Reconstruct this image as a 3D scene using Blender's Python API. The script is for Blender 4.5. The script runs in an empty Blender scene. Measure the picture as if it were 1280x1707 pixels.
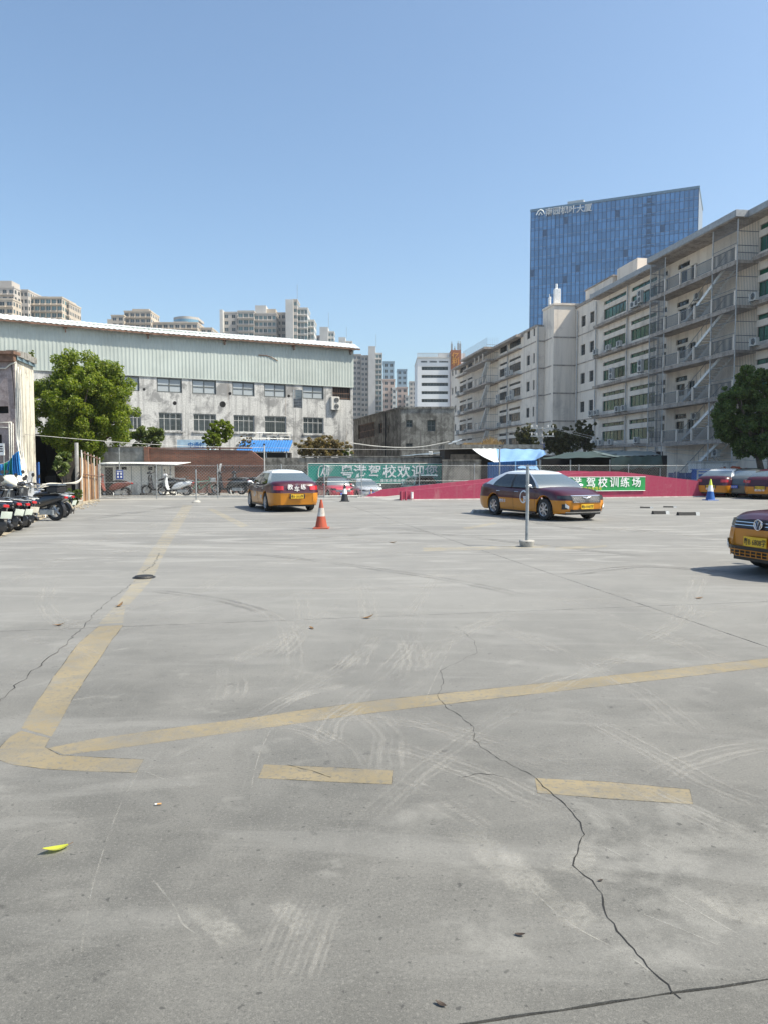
import bpy, math, random
import numpy as np
from mathutils import Vector, Matrix

R = math.radians
random.seed(7)
rng = np.random.default_rng(11)
scene = bpy.context.scene
COL = scene.collection

# ------------------------------------------------------------------ camera
FPX, IW, IH, HORIZON, CAMH = 1282.0, 1280.0, 1707.0, 776.0, 1.6
PITCH = math.atan((IH / 2 - HORIZON) / FPX)
cam_data = bpy.data.cameras.new('camera')
cam_data.sensor_fit = 'VERTICAL'
cam_data.sensor_height = 36.0
cam_data.lens = 36.0 * FPX / IH
cam_data.clip_start = 0.05
cam_data.clip_end = 6000
cam = bpy.data.objects.new('camera', cam_data)
cam.location = (0, 0, CAMH)
cam.rotation_euler = (math.pi / 2 - PITCH, 0, 0)
COL.objects.link(cam)
scene.camera = cam

# ------------------------------------------------------------------ sky and sun
SUN_EL, SUN_AZ = 53.0, 101.0          # azimuth clockwise from +Y (the viewing direction)
world = bpy.data.worlds.new('World')
scene.world = world
world.use_nodes = True
wn = world.node_tree
bg = wn.nodes['Background']
sky = wn.nodes.new('ShaderNodeTexSky')
sky.sky_type = 'NISHITA'
sky.sun_disc = False
sky.sun_elevation = R(SUN_EL)
sky.sun_rotation = R(SUN_AZ)
sky.altitude = 0
sky.air_density = 1.0
sky.dust_density = 2.2
sky.ozone_density = 4.2
tint = wn.nodes.new('ShaderNodeMix'); tint.data_type = 'RGBA'; tint.blend_type = 'MULTIPLY'; tint.inputs[0].default_value = 1.0
tint.inputs[7].default_value = (0.98, 1.02, 0.962, 1)          # the camera's white balance
wn.links.new(sky.outputs['Color'], tint.inputs[6])
wn.links.new(tint.outputs[2], bg.inputs['Color'])
bg.inputs['Strength'].default_value = 0.15
sun_data = bpy.data.lights.new('sun', 'SUN')
sun_data.energy = 5.0
sun_data.angle = R(0.53)
sun_data.color = (1.0, 0.925, 0.77)
sun = bpy.data.objects.new('sun', sun_data)
to_sun = Vector((math.sin(R(SUN_AZ)) * math.cos(R(SUN_EL)), math.cos(R(SUN_AZ)) * math.cos(R(SUN_EL)), math.sin(R(SUN_EL))))
sun.rotation_euler = to_sun.to_track_quat('Z', 'Y').to_euler()
sun.location = (30, -5, 40)
COL.objects.link(sun)
vs = scene.view_settings
vs.view_transform = 'Standard'
vs.look = 'None'
vs.gamma = 1
vs.use_curve_mapping = False
vs.exposure = 0.55
scene.cycles.max_bounces = 6
scene.cycles.transparent_max_bounces = 12

# ------------------------------------------------------------------ measuring the photograph
def ray(px, py):
    x, y = (px - IW / 2) / FPX, -(py - IH / 2) / FPX
    return Vector((x, math.cos(PITCH) + y * math.sin(PITCH), -math.sin(PITCH) + y * math.cos(PITCH)))
def G(px, py, z=0.0):
    d = ray(px, py)
    t = (z - CAMH) / d.z
    return Vector((d.x * t, d.y * t, z))
def AT(px, py, Y):
    d = ray(px, py)
    t = Y / d.y
    return Vector((d.x * t, Y, CAMH + d.z * t))
def ONW(px, py, p0, ang):
    """a photo point on the vertical wall through p0 running along angle ang -> (along, height)"""
    d = ray(px, py)
    a, b = math.cos(ang), math.sin(ang)
    # d.x*s = p0x + a t ; d.y*s = p0y + b t
    det = -d.x * b + a * d.y
    s = (-p0[0] * b + a * p0[1]) / det
    t = (d.x * p0[1] - d.y * p0[0]) / det
    return t, CAMH + d.z * s

# ------------------------------------------------------------------ mesh builder
class MB:
    def __init__(self):
        self.v, self.f, self.mi, self.uv = [], [], [], {}
        self.cur = 0
    def add(self, vs, fs):
        o = len(self.v)
        self.v.extend([tuple(p) for p in vs])
        for f in fs:
            self.f.append([i + o for i in f]); self.mi.append(self.cur)
        return self
    def quad(self, a, b, c, d):
        return self.add([a, b, c, d], [(0, 1, 2, 3)])
    def box(self, x0, x1, y0, y1, z0, z1, M=None):
        vs = [Vector((x, y, z)) for z in (z0, z1) for y in (y0, y1) for x in (x0, x1)]
        if M is not None: vs = [M @ p for p in vs]
        return self.add(vs, [(0, 2, 3, 1), (4, 5, 7, 6), (0, 1, 5, 4), (2, 6, 7, 3), (0, 4, 6, 2), (1, 3, 7, 5)])
    def bbox(self, x0, x1, y0, y1, z0, z1, b, M=None):
        """box with chamfered vertical and top edges"""
        pts = lambda i: [(x0 + i + b, y0 + i), (x1 - i - b, y0 + i), (x1 - i, y0 + i + b), (x1 - i, y1 - i - b), (x1 - i - b, y1 - i), (x0 + i + b, y1 - i), (x0 + i, y1 - i - b), (x0 + i, y0 + i + b)]
        rings = [(0, z0), (0, z1 - b), (b, z1)]
        vs = [Vector((x, y, z)) for i, z in rings for x, y in pts(i)]
        if M is not None: vs = [M @ p for p in vs]
        fs = [tuple(range(7, -1, -1)), tuple(range(16, 24))]
        for r in range(2):
            for k in range(8):
                k2 = (k + 1) % 8
                fs.append((r * 8 + k, r * 8 + k2, r * 8 + 8 + k2, r * 8 + 8 + k))
        return self.add(vs, fs)
    def tube(self, pts, r, n=6, cap=True, r2=None):
        pts = [Vector(p) for p in pts]
        m = len(pts)
        rs = r if isinstance(r, (list, tuple)) else [r + ((r2 if r2 is not None else r) - r) * i / max(1, m - 1) for i in range(m)]
        vs, fs = [], []
        up = None
        for i, p in enumerate(pts):
            d = (pts[min(i + 1, m - 1)] - pts[max(i - 1, 0)])
            if d.length < 1e-9: d = Vector((0, 0, 1))
            d.normalize()
            if up is None:
                up = Vector((0, 0, 1)) if abs(d.z) < .9 else Vector((1, 0, 0))
            s = d.cross(up)
            if s.length < 1e-6:
                s = d.orthogonal()
            s.normalize()
            t = s.cross(d).normalized()
            up = t
            for k in range(n):
                a = 2 * math.pi * k / n
                vs.append(p + (s * math.cos(a) + t * math.sin(a)) * rs[i])
        for i in range(m - 1):
            for k in range(n):
                k2 = (k + 1) % n
                fs.append((i * n + k, i * n + k2, (i + 1) * n + k2, (i + 1) * n + k))
        if cap:
            fs.append(tuple(range(n - 1, -1, -1)))
            fs.append(tuple((m - 1) * n + k for k in range(n)))
        return self.add(vs, fs)
    def lathe(self, prof, n=16, M=None, cap=True):
        """profile of (radius, z) turned about z"""
        vs, fs = [], []
        for r, z in prof:
            for k in range(n):
                a = 2 * math.pi * k / n
                p = Vector((r * math.cos(a), r * math.sin(a), z))
                vs.append(M @ p if M is not None else p)
        m = len(prof)
        for i in range(m - 1):
            for k in range(n):
                k2 = (k + 1) % n
                fs.append((i * n + k, i * n + k2, (i + 1) * n + k2, (i + 1) * n + k))
        if cap:
            fs.append(tuple(range(n - 1, -1, -1)))
            fs.append(tuple((m - 1) * n + k for k in range(n)))
        return self.add(vs, fs)
    def prism(self, poly, y0, y1, M=None):
        """polygon in XZ extruded along y"""
        n = len(poly)
        vs = [Vector((x, y, z)) for y in (y0, y1) for x, z in poly]
        if M is not None: vs = [M @ p for p in vs]
        fs = [tuple(range(n)), tuple(range(2 * n - 1, n - 1, -1))]
        for k in range(n):
            k2 = (k + 1) % n
            fs.append((k, n + k, n + k2, k2))
        return self.add(vs, fs)
    def zprism(self, poly, z0, z1):
        n = len(poly)
        vs = [(p[0], p[1], z) for z in (z0, z1) for p in poly]
        fs = [tuple(range(n - 1, -1, -1)), tuple(range(n, 2 * n))]
        for k in range(n):
            k2 = (k + 1) % n
            fs.append((k, k2, n + k2, n + k))
        return self.add(vs, fs)
    def grid(self, rows, closed=False):
        """rows of points of equal length"""
        n = len(rows[0]); vs = [p for r in rows for p in r]; fs = []
        for i in range(len(rows) - 1):
            for k in range(n if closed else n - 1):
                k2 = (k + 1) % n
                fs.append((i * n + k, i * n + k2, (i + 1) * n + k2, (i + 1) * n + k))
        return self.add(vs, fs)
    def mesh(self, name, mats, smooth=False, uvs=None):
        me = bpy.data.meshes.new(name)
        me.from_pydata(self.v, [], self.f)
        for m in (mats if isinstance(mats, (list, tuple)) else [mats]):
            me.materials.append(m)
        if any(self.mi):
            me.polygons.foreach_set('material_index', self.mi)
        if smooth:
            me.polygons.foreach_set('use_smooth', [True] * len(me.polygons))
            if smooth != 'all':
                try: me.set_sharp_from_angle(angle=R(smooth if smooth is not True else 40))
                except Exception: pass
        me.update()
        return me
    def build(self, name, mats, parent=None, smooth=False, loc=None, fix=False, **props):
        me = self.mesh(name, mats, smooth)
        if fix: fix_normals(me)
        return link(name, me, parent, loc, **props)

def fix_normals(me):
    import bmesh
    bm = bmesh.new(); bm.from_mesh(me)
    bmesh.ops.recalc_face_normals(bm, faces=bm.faces)
    bm.to_mesh(me); bm.free()

def link(name, me, parent=None, loc=None, rot=None, **props):
    o = bpy.data.objects.new(name, me)
    COL.objects.link(o)
    if parent is not None: o.parent = parent
    if loc is not None: o.location = loc
    if rot is not None: o.rotation_euler = rot
    for k, v in props.items():
        if v is not None: o[k] = v
    return o
def thing(name, label, cat, loc=(0, 0, 0), rz=0.0, group=None):
    return link(name, None, None, loc, (0, 0, rz), label=label, category=cat, group=group)
def tag(o, label, cat, group=None):
    o['label'] = label; o['category'] = cat
    if group: o['group'] = group
    return o
def copy_tree(o, parent=None):
    c = o.copy(); COL.objects.link(c)
    if parent is not None: c.parent = parent
    for ch in list(o.children): copy_tree(ch, c)
    return c

FONT_CACHE = {}
def text_part(name, s, size, mat, parent, origin, right, up, bold=0.0, align='CENTER', depth=0.004, stretch=1.0, spacing=1.0):
    """flat lettering as a thin mesh; origin is the middle of the line"""
    right, up = Vector(right).normalized(), Vector(up).normalized()
    cu = bpy.data.curves.new(name, 'FONT')
    cu.body = s; cu.size = size; cu.align_x = align; cu.align_y = 'CENTER'
    cu.offset = bold * size; cu.extrude = depth / 2; cu.resolution_u = 2
    cu.space_character = spacing
    o = bpy.data.objects.new(name, cu)
    COL.objects.link(o)
    dg = bpy.context.evaluated_depsgraph_get()
    me = bpy.data.meshes.new_from_object(o.evaluated_get(dg))
    bpy.data.objects.remove(o)
    bpy.data.curves.remove(cu)
    me.materials.clear(); me.materials.append(mat)
    xs = [v.co.x for v in me.vertices]; ys = [v.co.y for v in me.vertices]
    cx, cy = ((max(xs) + min(xs)) / 2, (max(ys) + min(ys)) / 2) if xs else (0, 0)
    nrm = right.cross(up)
    M = Matrix((right, up, nrm)).transposed().to_4x4()
    origin = Vector(origin)
    for v in me.vertices:
        v.co = origin + (M @ Vector(((v.co.x - cx) * stretch, v.co.y - cy, v.co.z)))
    return link(name, me, parent)

# ------------------------------------------------------------------ materials
def nmat(name):
    m = bpy.data.materials.new(name)
    m.use_nodes = True
    nt = m.node_tree
    return m, nt, nt.nodes['Principled BSDF']
class NT:
    """small node-writing helper"""
    def __init__(self, nt): self.nt = nt
    def n(self, t, **kw):
        x = self.nt.nodes.new(t)
        for k, v in kw.items(): setattr(x, k, v)
        return x
    def l(self, a, b): self.nt.links.new(a, b)
    def put(self, sock, v):
        if isinstance(v, bpy.types.NodeSocket): self.l(v, sock)
        elif isinstance(v, (tuple, list)) and len(v) == 3 and sock.type == 'RGBA': sock.default_value = (*v, 1)
        else: sock.default_value = v
    def math(self, op, a, b=0.0, c=None, clamp=False):
        x = self.n('ShaderNodeMath', operation=op, use_clamp=clamp)
        self.put(x.inputs[0], a); self.put(x.inputs[1], b)
        if c is not None: self.put(x.inputs[2], c)
        return x.outputs[0]
    def mix(self, f, a, b, blend='MIX'):
        x = self.n('ShaderNodeMix', data_type='RGBA', blend_type=blend)
        self.put(x.inputs[0], f); self.put(x.inputs[6], a); self.put(x.inputs[7], b)
        return x.outputs[2]
    def pos(self): return self.n('ShaderNodeNewGeometry').outputs['Position']
    def obj(self): return self.n('ShaderNodeTexCoord').outputs['Object']
    def map(self, v, scale=(1, 1, 1), rot=(0, 0, 0), loc=(0, 0, 0)):
        x = self.n('ShaderNodeMapping')
        self.l(v, x.inputs[0]); x.inputs[1].default_value = loc; x.inputs[2].default_value = rot; x.inputs[3].default_value = scale
        return x.outputs[0]
    def noise(self, v, scale, detail=4, rough=.55, dist=0.0):
        x = self.n('ShaderNodeTexNoise')
        self.l(v, x.inputs['Vector']); x.inputs['Scale'].default_value = scale
        x.inputs['Detail'].default_value = detail; x.inputs['Roughness'].default_value = rough; x.inputs['Distortion'].default_value = dist
        return x.outputs['Fac']
    def step(self, f, lo, hi, smooth=True):
        x = self.n('ShaderNodeMapRange', interpolation_type='SMOOTHSTEP' if smooth else 'LINEAR')
        self.put(x.inputs[0], f); x.inputs[1].default_value = lo; x.inputs[2].default_value = hi
        return x.outputs[0]
    def bump(self, h, strength, dist, bsdf, chain=None):
        x = self.n('ShaderNodeBump')
        x.inputs['Strength'].default_value = strength; x.inputs['Distance'].default_value = dist
        self.l(h, x.inputs['Height'])
        if chain is not None: self.l(chain, x.inputs['Normal'])
        self.l(x.outputs[0], bsdf.inputs['Normal'])
        return x.outputs[0]
    def island(self): return self.n('ShaderNodeNewGeometry').outputs['Random Per Island']
def sc(c, k): return tuple(min(1, x * k) for x in c)

def plain(name, col, rough=.6, metal=0.0, var=.12, vscale=4.0, bump=0.0, bscale=40, spec=.5, island=0.0, coat=0.0):
    m, nt, b = nmat(name); N = NT(nt)
    o = N.obj()
    f = N.noise(o, vscale, 5)
    c = N.mix(N.step(f, .3, .7), sc(col, 1 - var), sc(col, 1 + var))
    if island:
        c = N.mix(1.0, c, N.mix(N.island(), (1 - island,) * 3, (1 + island * .6,) * 3), 'MULTIPLY')
    N.l(c, b.inputs['Base Color'])
    b.inputs['Roughness'].default_value = rough; b.inputs['Metallic'].default_value = metal
    b.inputs['Specular IOR Level'].default_value = spec
    if coat:
        b.inputs['Coat Weight'].default_value = coat; b.inputs['Coat Roughness'].default_value = .06
    if bump: N.bump(N.noise(o, bscale, 4), bump, .01, b)
    return m

def dirty(name, base, dirt, scale=.5, lo=.45, hi=.7, streak=.5, fine=.25, rough=.85, bump=.3, rust=None, seed=0.0):
    """weathered wall: blotches, vertical streaks, fine speckle"""
    m, nt, b = nmat(name); N = NT(nt)
    o = N.map(N.obj(), loc=(seed, seed * 1.7, 0))
    blot = N.step(N.noise(o, scale * 1.35, 10, .70, .4), lo + .03, hi - .04)
    st = N.step(N.noise(N.map(o, (1, 1, .06)), scale * 4.5, 8, .66), .47, .66)
    fi = N.noise(o, 9, 6, .7)
    c = N.mix(N.math('MULTIPLY', blot, .85), base, dirt)
    c = N.mix(N.math('MULTIPLY', st, streak), c, sc(dirt, .75))
    c = N.mix(N.math('MULTIPLY', N.step(fi, .35, .75), fine), c, sc(dirt, .9))
    if rust is not None:
        rs = N.step(N.noise(N.map(o, (1, 1, .05), loc=(3, 1, 4)), scale * 2.0, 5, .6), .62, .78)
        c = N.mix(N.math('MULTIPLY', rs, .55), c, rust)
    N.l(c, b.inputs['Base Color'])
    b.inputs['Roughness'].default_value = rough
    b.inputs['Specular IOR Level'].default_value = .25
    if bump: N.bump(fi, bump, .02, b)
    return m

def glassy(name, col, rough=.06, island=.5, spec=.6):
    m, nt, b = nmat(name); N = NT(nt)
    c = N.mix(N.island(), sc(col, 1 - island), sc(col, 1 + island))
    N.l(c, b.inputs['Base Color'])
    b.inputs['Roughness'].default_value = rough
    b.inputs['Specular IOR Level'].default_value = spec
    return m

def foliage_mat(name, a, b_, trans=.35):
    m, nt, b = nmat(name); N = NT(nt)
    c = N.mix(N.island(), a, b_)
    N.l(c, b.inputs['Base Color']); b.inputs['Roughness'].default_value = .5
    b.inputs['Specular IOR Level'].default_value = .35
    tr = N.n('ShaderNodeBsdfTranslucent')
    N.l(N.mix(1.0, c, (1.6, 1.7, .7), 'MULTIPLY'), tr.inputs['Color'])
    ms = N.n('ShaderNodeMixShader'); ms.inputs[0].default_value = trans
    N.l(b.outputs[0], ms.inputs[1]); N.l(tr.outputs[0], ms.inputs[2])
    N.l(ms.outputs[0], nt.nodes['Material Output'].inputs['Surface'])
    return m

M = {}
M['black'] = plain('black_plastic', (.02, .02, .022), .45)
M['rubber'] = plain('tyre_rubber', (.025, .025, .026), .8, bump=.2)
M['chrome'] = plain('chrome', (.75, .75, .77), .18, 1.0, .05)
M['silver'] = plain('silver_metal', (.55, .56, .58), .35, .8)
M['galv'] = plain('galvanised_metal', (.33, .35, .36), .5, .5, .25, 6)
M['white'] = plain('white_paint', (.78, .78, .76), .5)
M['carwhite'] = plain('white_car_paint', (.72, .75, .78), .25, 0, .03, coat=.8)
M['maroon'] = plain('maroon_car_paint', (.050, .004, .013), .32, 0, .06, coat=.35)
M['orange'] = plain('orange_car_paint', (.52, .195, .006), .34, 0, .05, coat=.4)
M['redpaint'] = plain('red_car_paint', (.42, .02, .045), .3, 0, .05, coat=.8)
M['greycar'] = plain('grey_car_paint', (.09, .10, .105), .3, .3, .05, coat=.8)
M['silvercar'] = plain('silver_car_paint', (.55, .57, .60), .3, .3, .05, coat=.8)
M['tealcar'] = plain('blue_grey_car_paint', (.12, .20, .24), .3, .3, .05, coat=.8)
M['darkcar'] = plain('dark_car_paint', (.03, .034, .042), .3, .2, .05, coat=.8)
M['carglass'] = glassy('car_glass', (.016, .02, .022), .03, .1, .9)
M['screen'] = glassy('windscreen_glass', (.085, .11, .12), .04, .1, 1.0)  # paler than the side glass, sky reflection put into the base colour
M['screen'].node_tree.nodes['Principled BSDF'].inputs['IOR'].default_value = 1.9
M['headlamp'] = plain('headlamp_glass', (.035, .038, .042), .25, .2, .1, coat=.35)
M['taillamp'] = plain('tail_lamp_red', (.45, .012, .015), .2, 0, .1, coat=1)
M['plate'] = plain('yellow_number_plate', (.72, .45, .02), .5)
M['plateblue'] = plain('blue_number_plate', (.03, .09, .5), .5)
M['plategreen'] = plain('pale_number_plate', (.62, .68, .60), .5)
M['cream'] = plain('cream_plastic', (.70, .66, .55), .45)
M['seat'] = plain('black_seat_vinyl', (.03, .03, .032), .55, bump=.2)

# ================================================================== GROUND
def concrete_colour(N, tint=1.0):
    P = N.pos()
    big = N.step(N.noise(P, .13, 5, .55, .4), .3, .72)
    mid = N.step(N.noise(P, .75, 8, .62, 1.2), .28, .74)
    Prot = N.map(P, rot=(0, 0, R(-11)))
    trow = N.noise(N.map(Prot, (.8, 2.2, 1)), 1.3, 9, .68, 1.6)
    trow2 = N.noise(N.map(P, (2.6, .45, 1), rot=(0, 0, R(28))), 1.9, 9, .68, 2.2)
    cloud = N.noise(P, 2.6, 11, .70, .5)
    grain = N.noise(P, 210, 3, .8)
    fine = N.noise(P, 75, 4, .7)
    c = N.mix(big, (.240, .236, .220), (.350, .342, .318))
    c = N.mix(N.math('MULTIPLY', mid, .55), c, (.445, .430, .395))
    c = N.mix(N.math('MULTIPLY', N.step(trow, .52, .75), .30), c, (.54, .52, .475))
    c = N.mix(N.math('MULTIPLY', N.step(trow2, .56, .78), .34), c, (.57, .55, .505))
    c = N.mix(N.math('MULTIPLY', N.step(trow, .48, .26), .28), c, (.165, .162, .155))
    c = N.mix(N.math('MULTIPLY', N.step(N.noise(N.map(P, (1, 1, 1), loc=(5, 9, 0)), .33, 5, .6, 1), .52, .72), .4), c, (.165, .163, .156))
    c = N.mix(N.math('MULTIPLY', N.step(cloud, .50, .66), .20), c, (.50, .485, .445))
    c = N.mix(N.math('MULTIPLY', N.step(cloud, .48, .35), .20), c, (.165, .162, .15))
    # pale worn scabs of cement, thickest beside the long crack
    d = N.n('ShaderNodeVectorMath', operation='DISTANCE'); N.l(P, d.inputs[0]); d.inputs[1].default_value = (.95, 2.95, 0)
    near = N.step(d.outputs['Value'], 1.25, .25)
    scab = N.step(N.math('ADD', N.noise(P, 2.3, 8, .62, .35), N.math('MULTIPLY', near, .13)), .60, .70)
    c = N.mix(N.math('MULTIPLY', N.math('MULTIPLY', scab, N.step(fine, .36, .56)), .62), c, (.56, .545, .50))
    # oil spots and grit
    spot = N.step(N.noise(P, 7.5, 3, .5), .68, .74)
    c = N.mix(N.math('MULTIPLY', spot, .45), c, (.10, .10, .10))
    c = N.mix(N.math('MULTIPLY', N.step(fine, .52, .68), .42), c, (.16, .16, .158))
    c = N.mix(N.math('MULTIPLY', N.step(fine, .47, .32), .38), c, (.58, .56, .51))
    c = N.mix(N.math('MULTIPLY', N.step(grain, .52, .66), .45), c, (.13, .128, .12))
    c = N.mix(N.math('MULTIPLY', N.step(grain, .47, .33), .40), c, (.60, .585, .54))
    pits = N.step(N.noise(P, 30, 2, .5), .66, .74)
    c = N.mix(N.math('MULTIPLY', pits, .55), c, (.10, .10, .10))
    sep = N.n('ShaderNodeSeparateXYZ'); N.l(P, sep.inputs[0])
    swath = N.noise(N.map(P, (.10, .62, 1), rot=(0, 0, R(-6))), 1.25, 6, .62, .9)
    arcs = N.noise(N.map(P, (.22, .9, 1), rot=(0, 0, R(14)), loc=(4, 1, 0)), 1.5, 6, .6, 1.6)
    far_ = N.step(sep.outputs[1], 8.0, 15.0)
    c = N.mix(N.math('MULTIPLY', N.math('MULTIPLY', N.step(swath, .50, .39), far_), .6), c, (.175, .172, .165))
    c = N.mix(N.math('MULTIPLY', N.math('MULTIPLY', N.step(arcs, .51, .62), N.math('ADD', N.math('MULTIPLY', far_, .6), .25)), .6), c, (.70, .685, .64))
    far_pale = N.math('MULTIPLY', N.step(N.math('ADD', sep.outputs[1], N.math('MULTIPLY', N.noise(N.map(P, (1, 2.2, 1)), .22, 6, .6, .8), 9.0)), 6.5, 15.5), .45)  # paler with distance along Y, broken up by noise
    c = N.mix(far_pale, c, (.66, .645, .61))
    c = N.mix(1.0, c, (.99, 1.0, 1.015), 'MULTIPLY')
    bc = N.n('ShaderNodeBrightContrast'); N.l(c, bc.inputs[0]); bc.inputs['Contrast'].default_value = .27; bc.inputs['Bright'].default_value = .045
    c = bc.outputs[0]
    if tint != 1.0: c = N.mix(1.0, c, (tint,) * 3, 'MULTIPLY')
    return c, fine, trow, P

def concrete(name, tint=1.0):
    m, nt, b = nmat(name); N = NT(nt)
    c, fine, trow, P = concrete_colour(N, tint)
    N.l(c, b.inputs['Base Color'])
    b.inputs['Roughness'].default_value = .72
    b.inputs['Specular IOR Level'].default_value = .35
    h = N.math('ADD', N.math('MULTIPLY', fine, .35), N.math('MULTIPLY', N.noise(P, 14, 6, .65), .65))
    N.bump(h, .35, .006, b)
    return m
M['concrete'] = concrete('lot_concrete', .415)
M['far_ground'] = concrete('yard_concrete', .62)

def paint_mat(name, col, cover, cov=.85):
    m, nt, b = nmat(name); N = NT(nt)
    c, fine, trow, P = concrete_colour(N, .42)
    w = N.step(N.noise(P, 3.2, 8, .68, .6), cover - .22, cover + .22)
    w2 = N.step(N.noise(P, 30, 5, .7), .30, .52)
    f = N.math('MULTIPLY', N.math('MULTIPLY', w, w2), cov)
    c2 = N.mix(N.step(N.noise(P, 1.1, 4), .35, .65), sc(col, .9), sc(col, 1.12))
    N.l(N.mix(f, c, c2), b.inputs['Base Color'])
    b.inputs['Roughness'].default_value = .75; b.inputs['Specular IOR Level'].default_value = .3
    N.bump(fine, .2, .005, b)
    return m
M['paint'] = paint_mat('worn_yellow_paint', (.235, .195, .122), .40, .95)
M['paintfar'] = paint_mat('faint_yellow_paint', (.34, .285, .17), .52, .62)

ground = MB()
S = 2500
PX0, PX1, PY0, PY1, PZ = -6.4, 3.4, 41.3, 58.5, -.75     # the sunken parking yard behind the ramp
for x0, x1, y0, y1 in ((-S, S, -S, PY0), (-S, S, PY1, S), (-S, PX0, PY0, PY1), (PX1, S, PY0, PY1)):
    ground.quad((x0, y0, -.06), (x1, y0, -.06), (x1, y1, -.06), (x0, y1, -.06))
ground.quad((PX0, PY0, PZ), (PX1, PY0, PZ), (PX1, PY1, PZ), (PX0, PY1, PZ))
for (xa, ya), (xb, yb) in (((PX0, PY0), (PX1, PY0)), ((PX1, PY0), (PX1, PY1)), ((PX1, PY1), (PX0, PY1)), ((PX0, PY1), (PX0, PY0))):
    ground.quad((xa, ya, PZ), (xb, yb, PZ), (xb, yb, -.06), (xa, ya, -.06))
ground = ground.build('ground', M['far_ground'], kind='structure')

GA = R(11.2)
E1 = Vector((math.cos(GA), math.sin(GA), 0)); E2 = Vector((-math.sin(GA), math.cos(GA), 0))
def GE(a, b, z=0): return E1 * a + E2 * b + Vector((0, 0, z))
cols = [-31.4, -19.4, -7.4, 4.62, 16.6, 28.6]
rows_ = [-9.8, -3.9, 2.03, 7.93, 13.8, 19.7, 25.6, 31.5, 37.2]
lot = link('concrete_lot', None, None, kind='structure')
def lot_left(b):      # the lot ends along a kerb line at the left; slabs stop there
    return -16.6
for i in range(len(rows_) - 1):
    for j in range(len(cols) - 1):
        a0, a1, b0, b1 = cols[j], cols[j + 1], rows_[i], rows_[i + 1]
        g = .005
        a0 = max(a0, -13.5) if i >= 3 else a0
        if a1 <= a0: continue
        # edges a little uneven, as sawn and chipped joints are
        def edge(p, q, n):
            out = []
            for k in range(n):
                t = k / n
                x = p.lerp(q, t)
                j_ = .0035 if (b0 < 9) else .002
                out.append(x + Vector((random.uniform(-j_, j_), random.uniform(-j_, j_), 0)))
            return out
        c = [GE(a0 + g, b0 + g), GE(a1 - g, b0 + g), GE(a1 - g, b1 - g), GE(a0 + g, b1 - g)]
        n1 = 140 if b0 < 9 else 4
        n2 = 40 if b0 < 9 else 2
        poly = edge(c[0], c[1], n1) + edge(c[1], c[2], n2) + edge(c[2], c[3], n1) + edge(c[3], c[0], n2)
        mb = MB(); mb.zprism(poly, -.055, 0.0)
        mb.build('slab', M['concrete'], lot)

M['joint'] = plain('joint_dirt', (.02, .02, .02), .95)
mb = MB()
for r_ in rows_: mb.quad(GE(-31, r_ - .02, -.02), GE(28, r_ - .02, -.02), GE(28, r_ + .02, -.02), GE(-31, r_ + .02, -.02))
for c_ in cols: mb.quad(GE(c_ - .02, -9, -.021), GE(c_ + .02, -9, -.021), GE(c_ + .02, 37, -.021), GE(c_ - .02, 37, -.021))
mb.build('joint_filler', M['joint'], lot, kind='stuff')

def decal_mat(name, col, alpha, lines, brk=.75, lug=0.0):
    m, nt, b = nmat(name); N = NT(nt)
    uv = N.n('ShaderNodeUVMap').outputs[0]
    s = N.n('ShaderNodeSeparateXYZ'); N.l(uv, s.inputs[0])
    u, v = s.outputs[0], s.outputs[1]
    P = N.pos()
    P = N.pos()
    uw = N.math('ADD', u, N.math('MULTIPLY', N.math('SUBTRACT', N.noise(P, 3.5, 3, .5), .5), .35))
    w = N.math('ADD', N.math('SINE', N.math('MULTIPLY', uw, 6.283 * lines)), N.math('MULTIPLY', N.math('SINE', N.math('MULTIPLY', uw, 6.283 * lines * .37)), .7))
    pat = N.step(w, -.7, 1.1) if lines > 0 else N.math('ADD', 1.0, 0)
    edge = N.math('MULTIPLY', N.step(u, 0, .18), N.step(u, 1, .82))
    ends = N.math('MULTIPLY', N.step(v, 0, .2), N.step(v, 1, .75))
    br = N.step(N.noise(P, brk, 7, .65), .36, .62)
    fi = N.step(N.noise(P, 45, 4, .7), .25, .6)
    a = N.math('MULTIPLY', N.math('MULTIPLY', edge, ends), N.math('MULTIPLY', br, fi))
    a = N.math('MULTIPLY', N.math('MULTIPLY', a, pat), alpha)
    if lug:
        lg = N.step(N.math('SINE', N.math('MULTIPLY', v, lug)), -.2, .4)
        a = N.math('MULTIPLY', a, N.math('ADD', N.math('MULTIPLY', lg, .7), .3))
    b.inputs['Base Color'].default_value = (*col, 1); b.inputs['Roughness'].default_value = .8
    b.inputs['Specular IOR Level'].default_value = .2
    N.l(a, b.inputs['Alpha'])
    return m
decal_n = [0]
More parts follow.
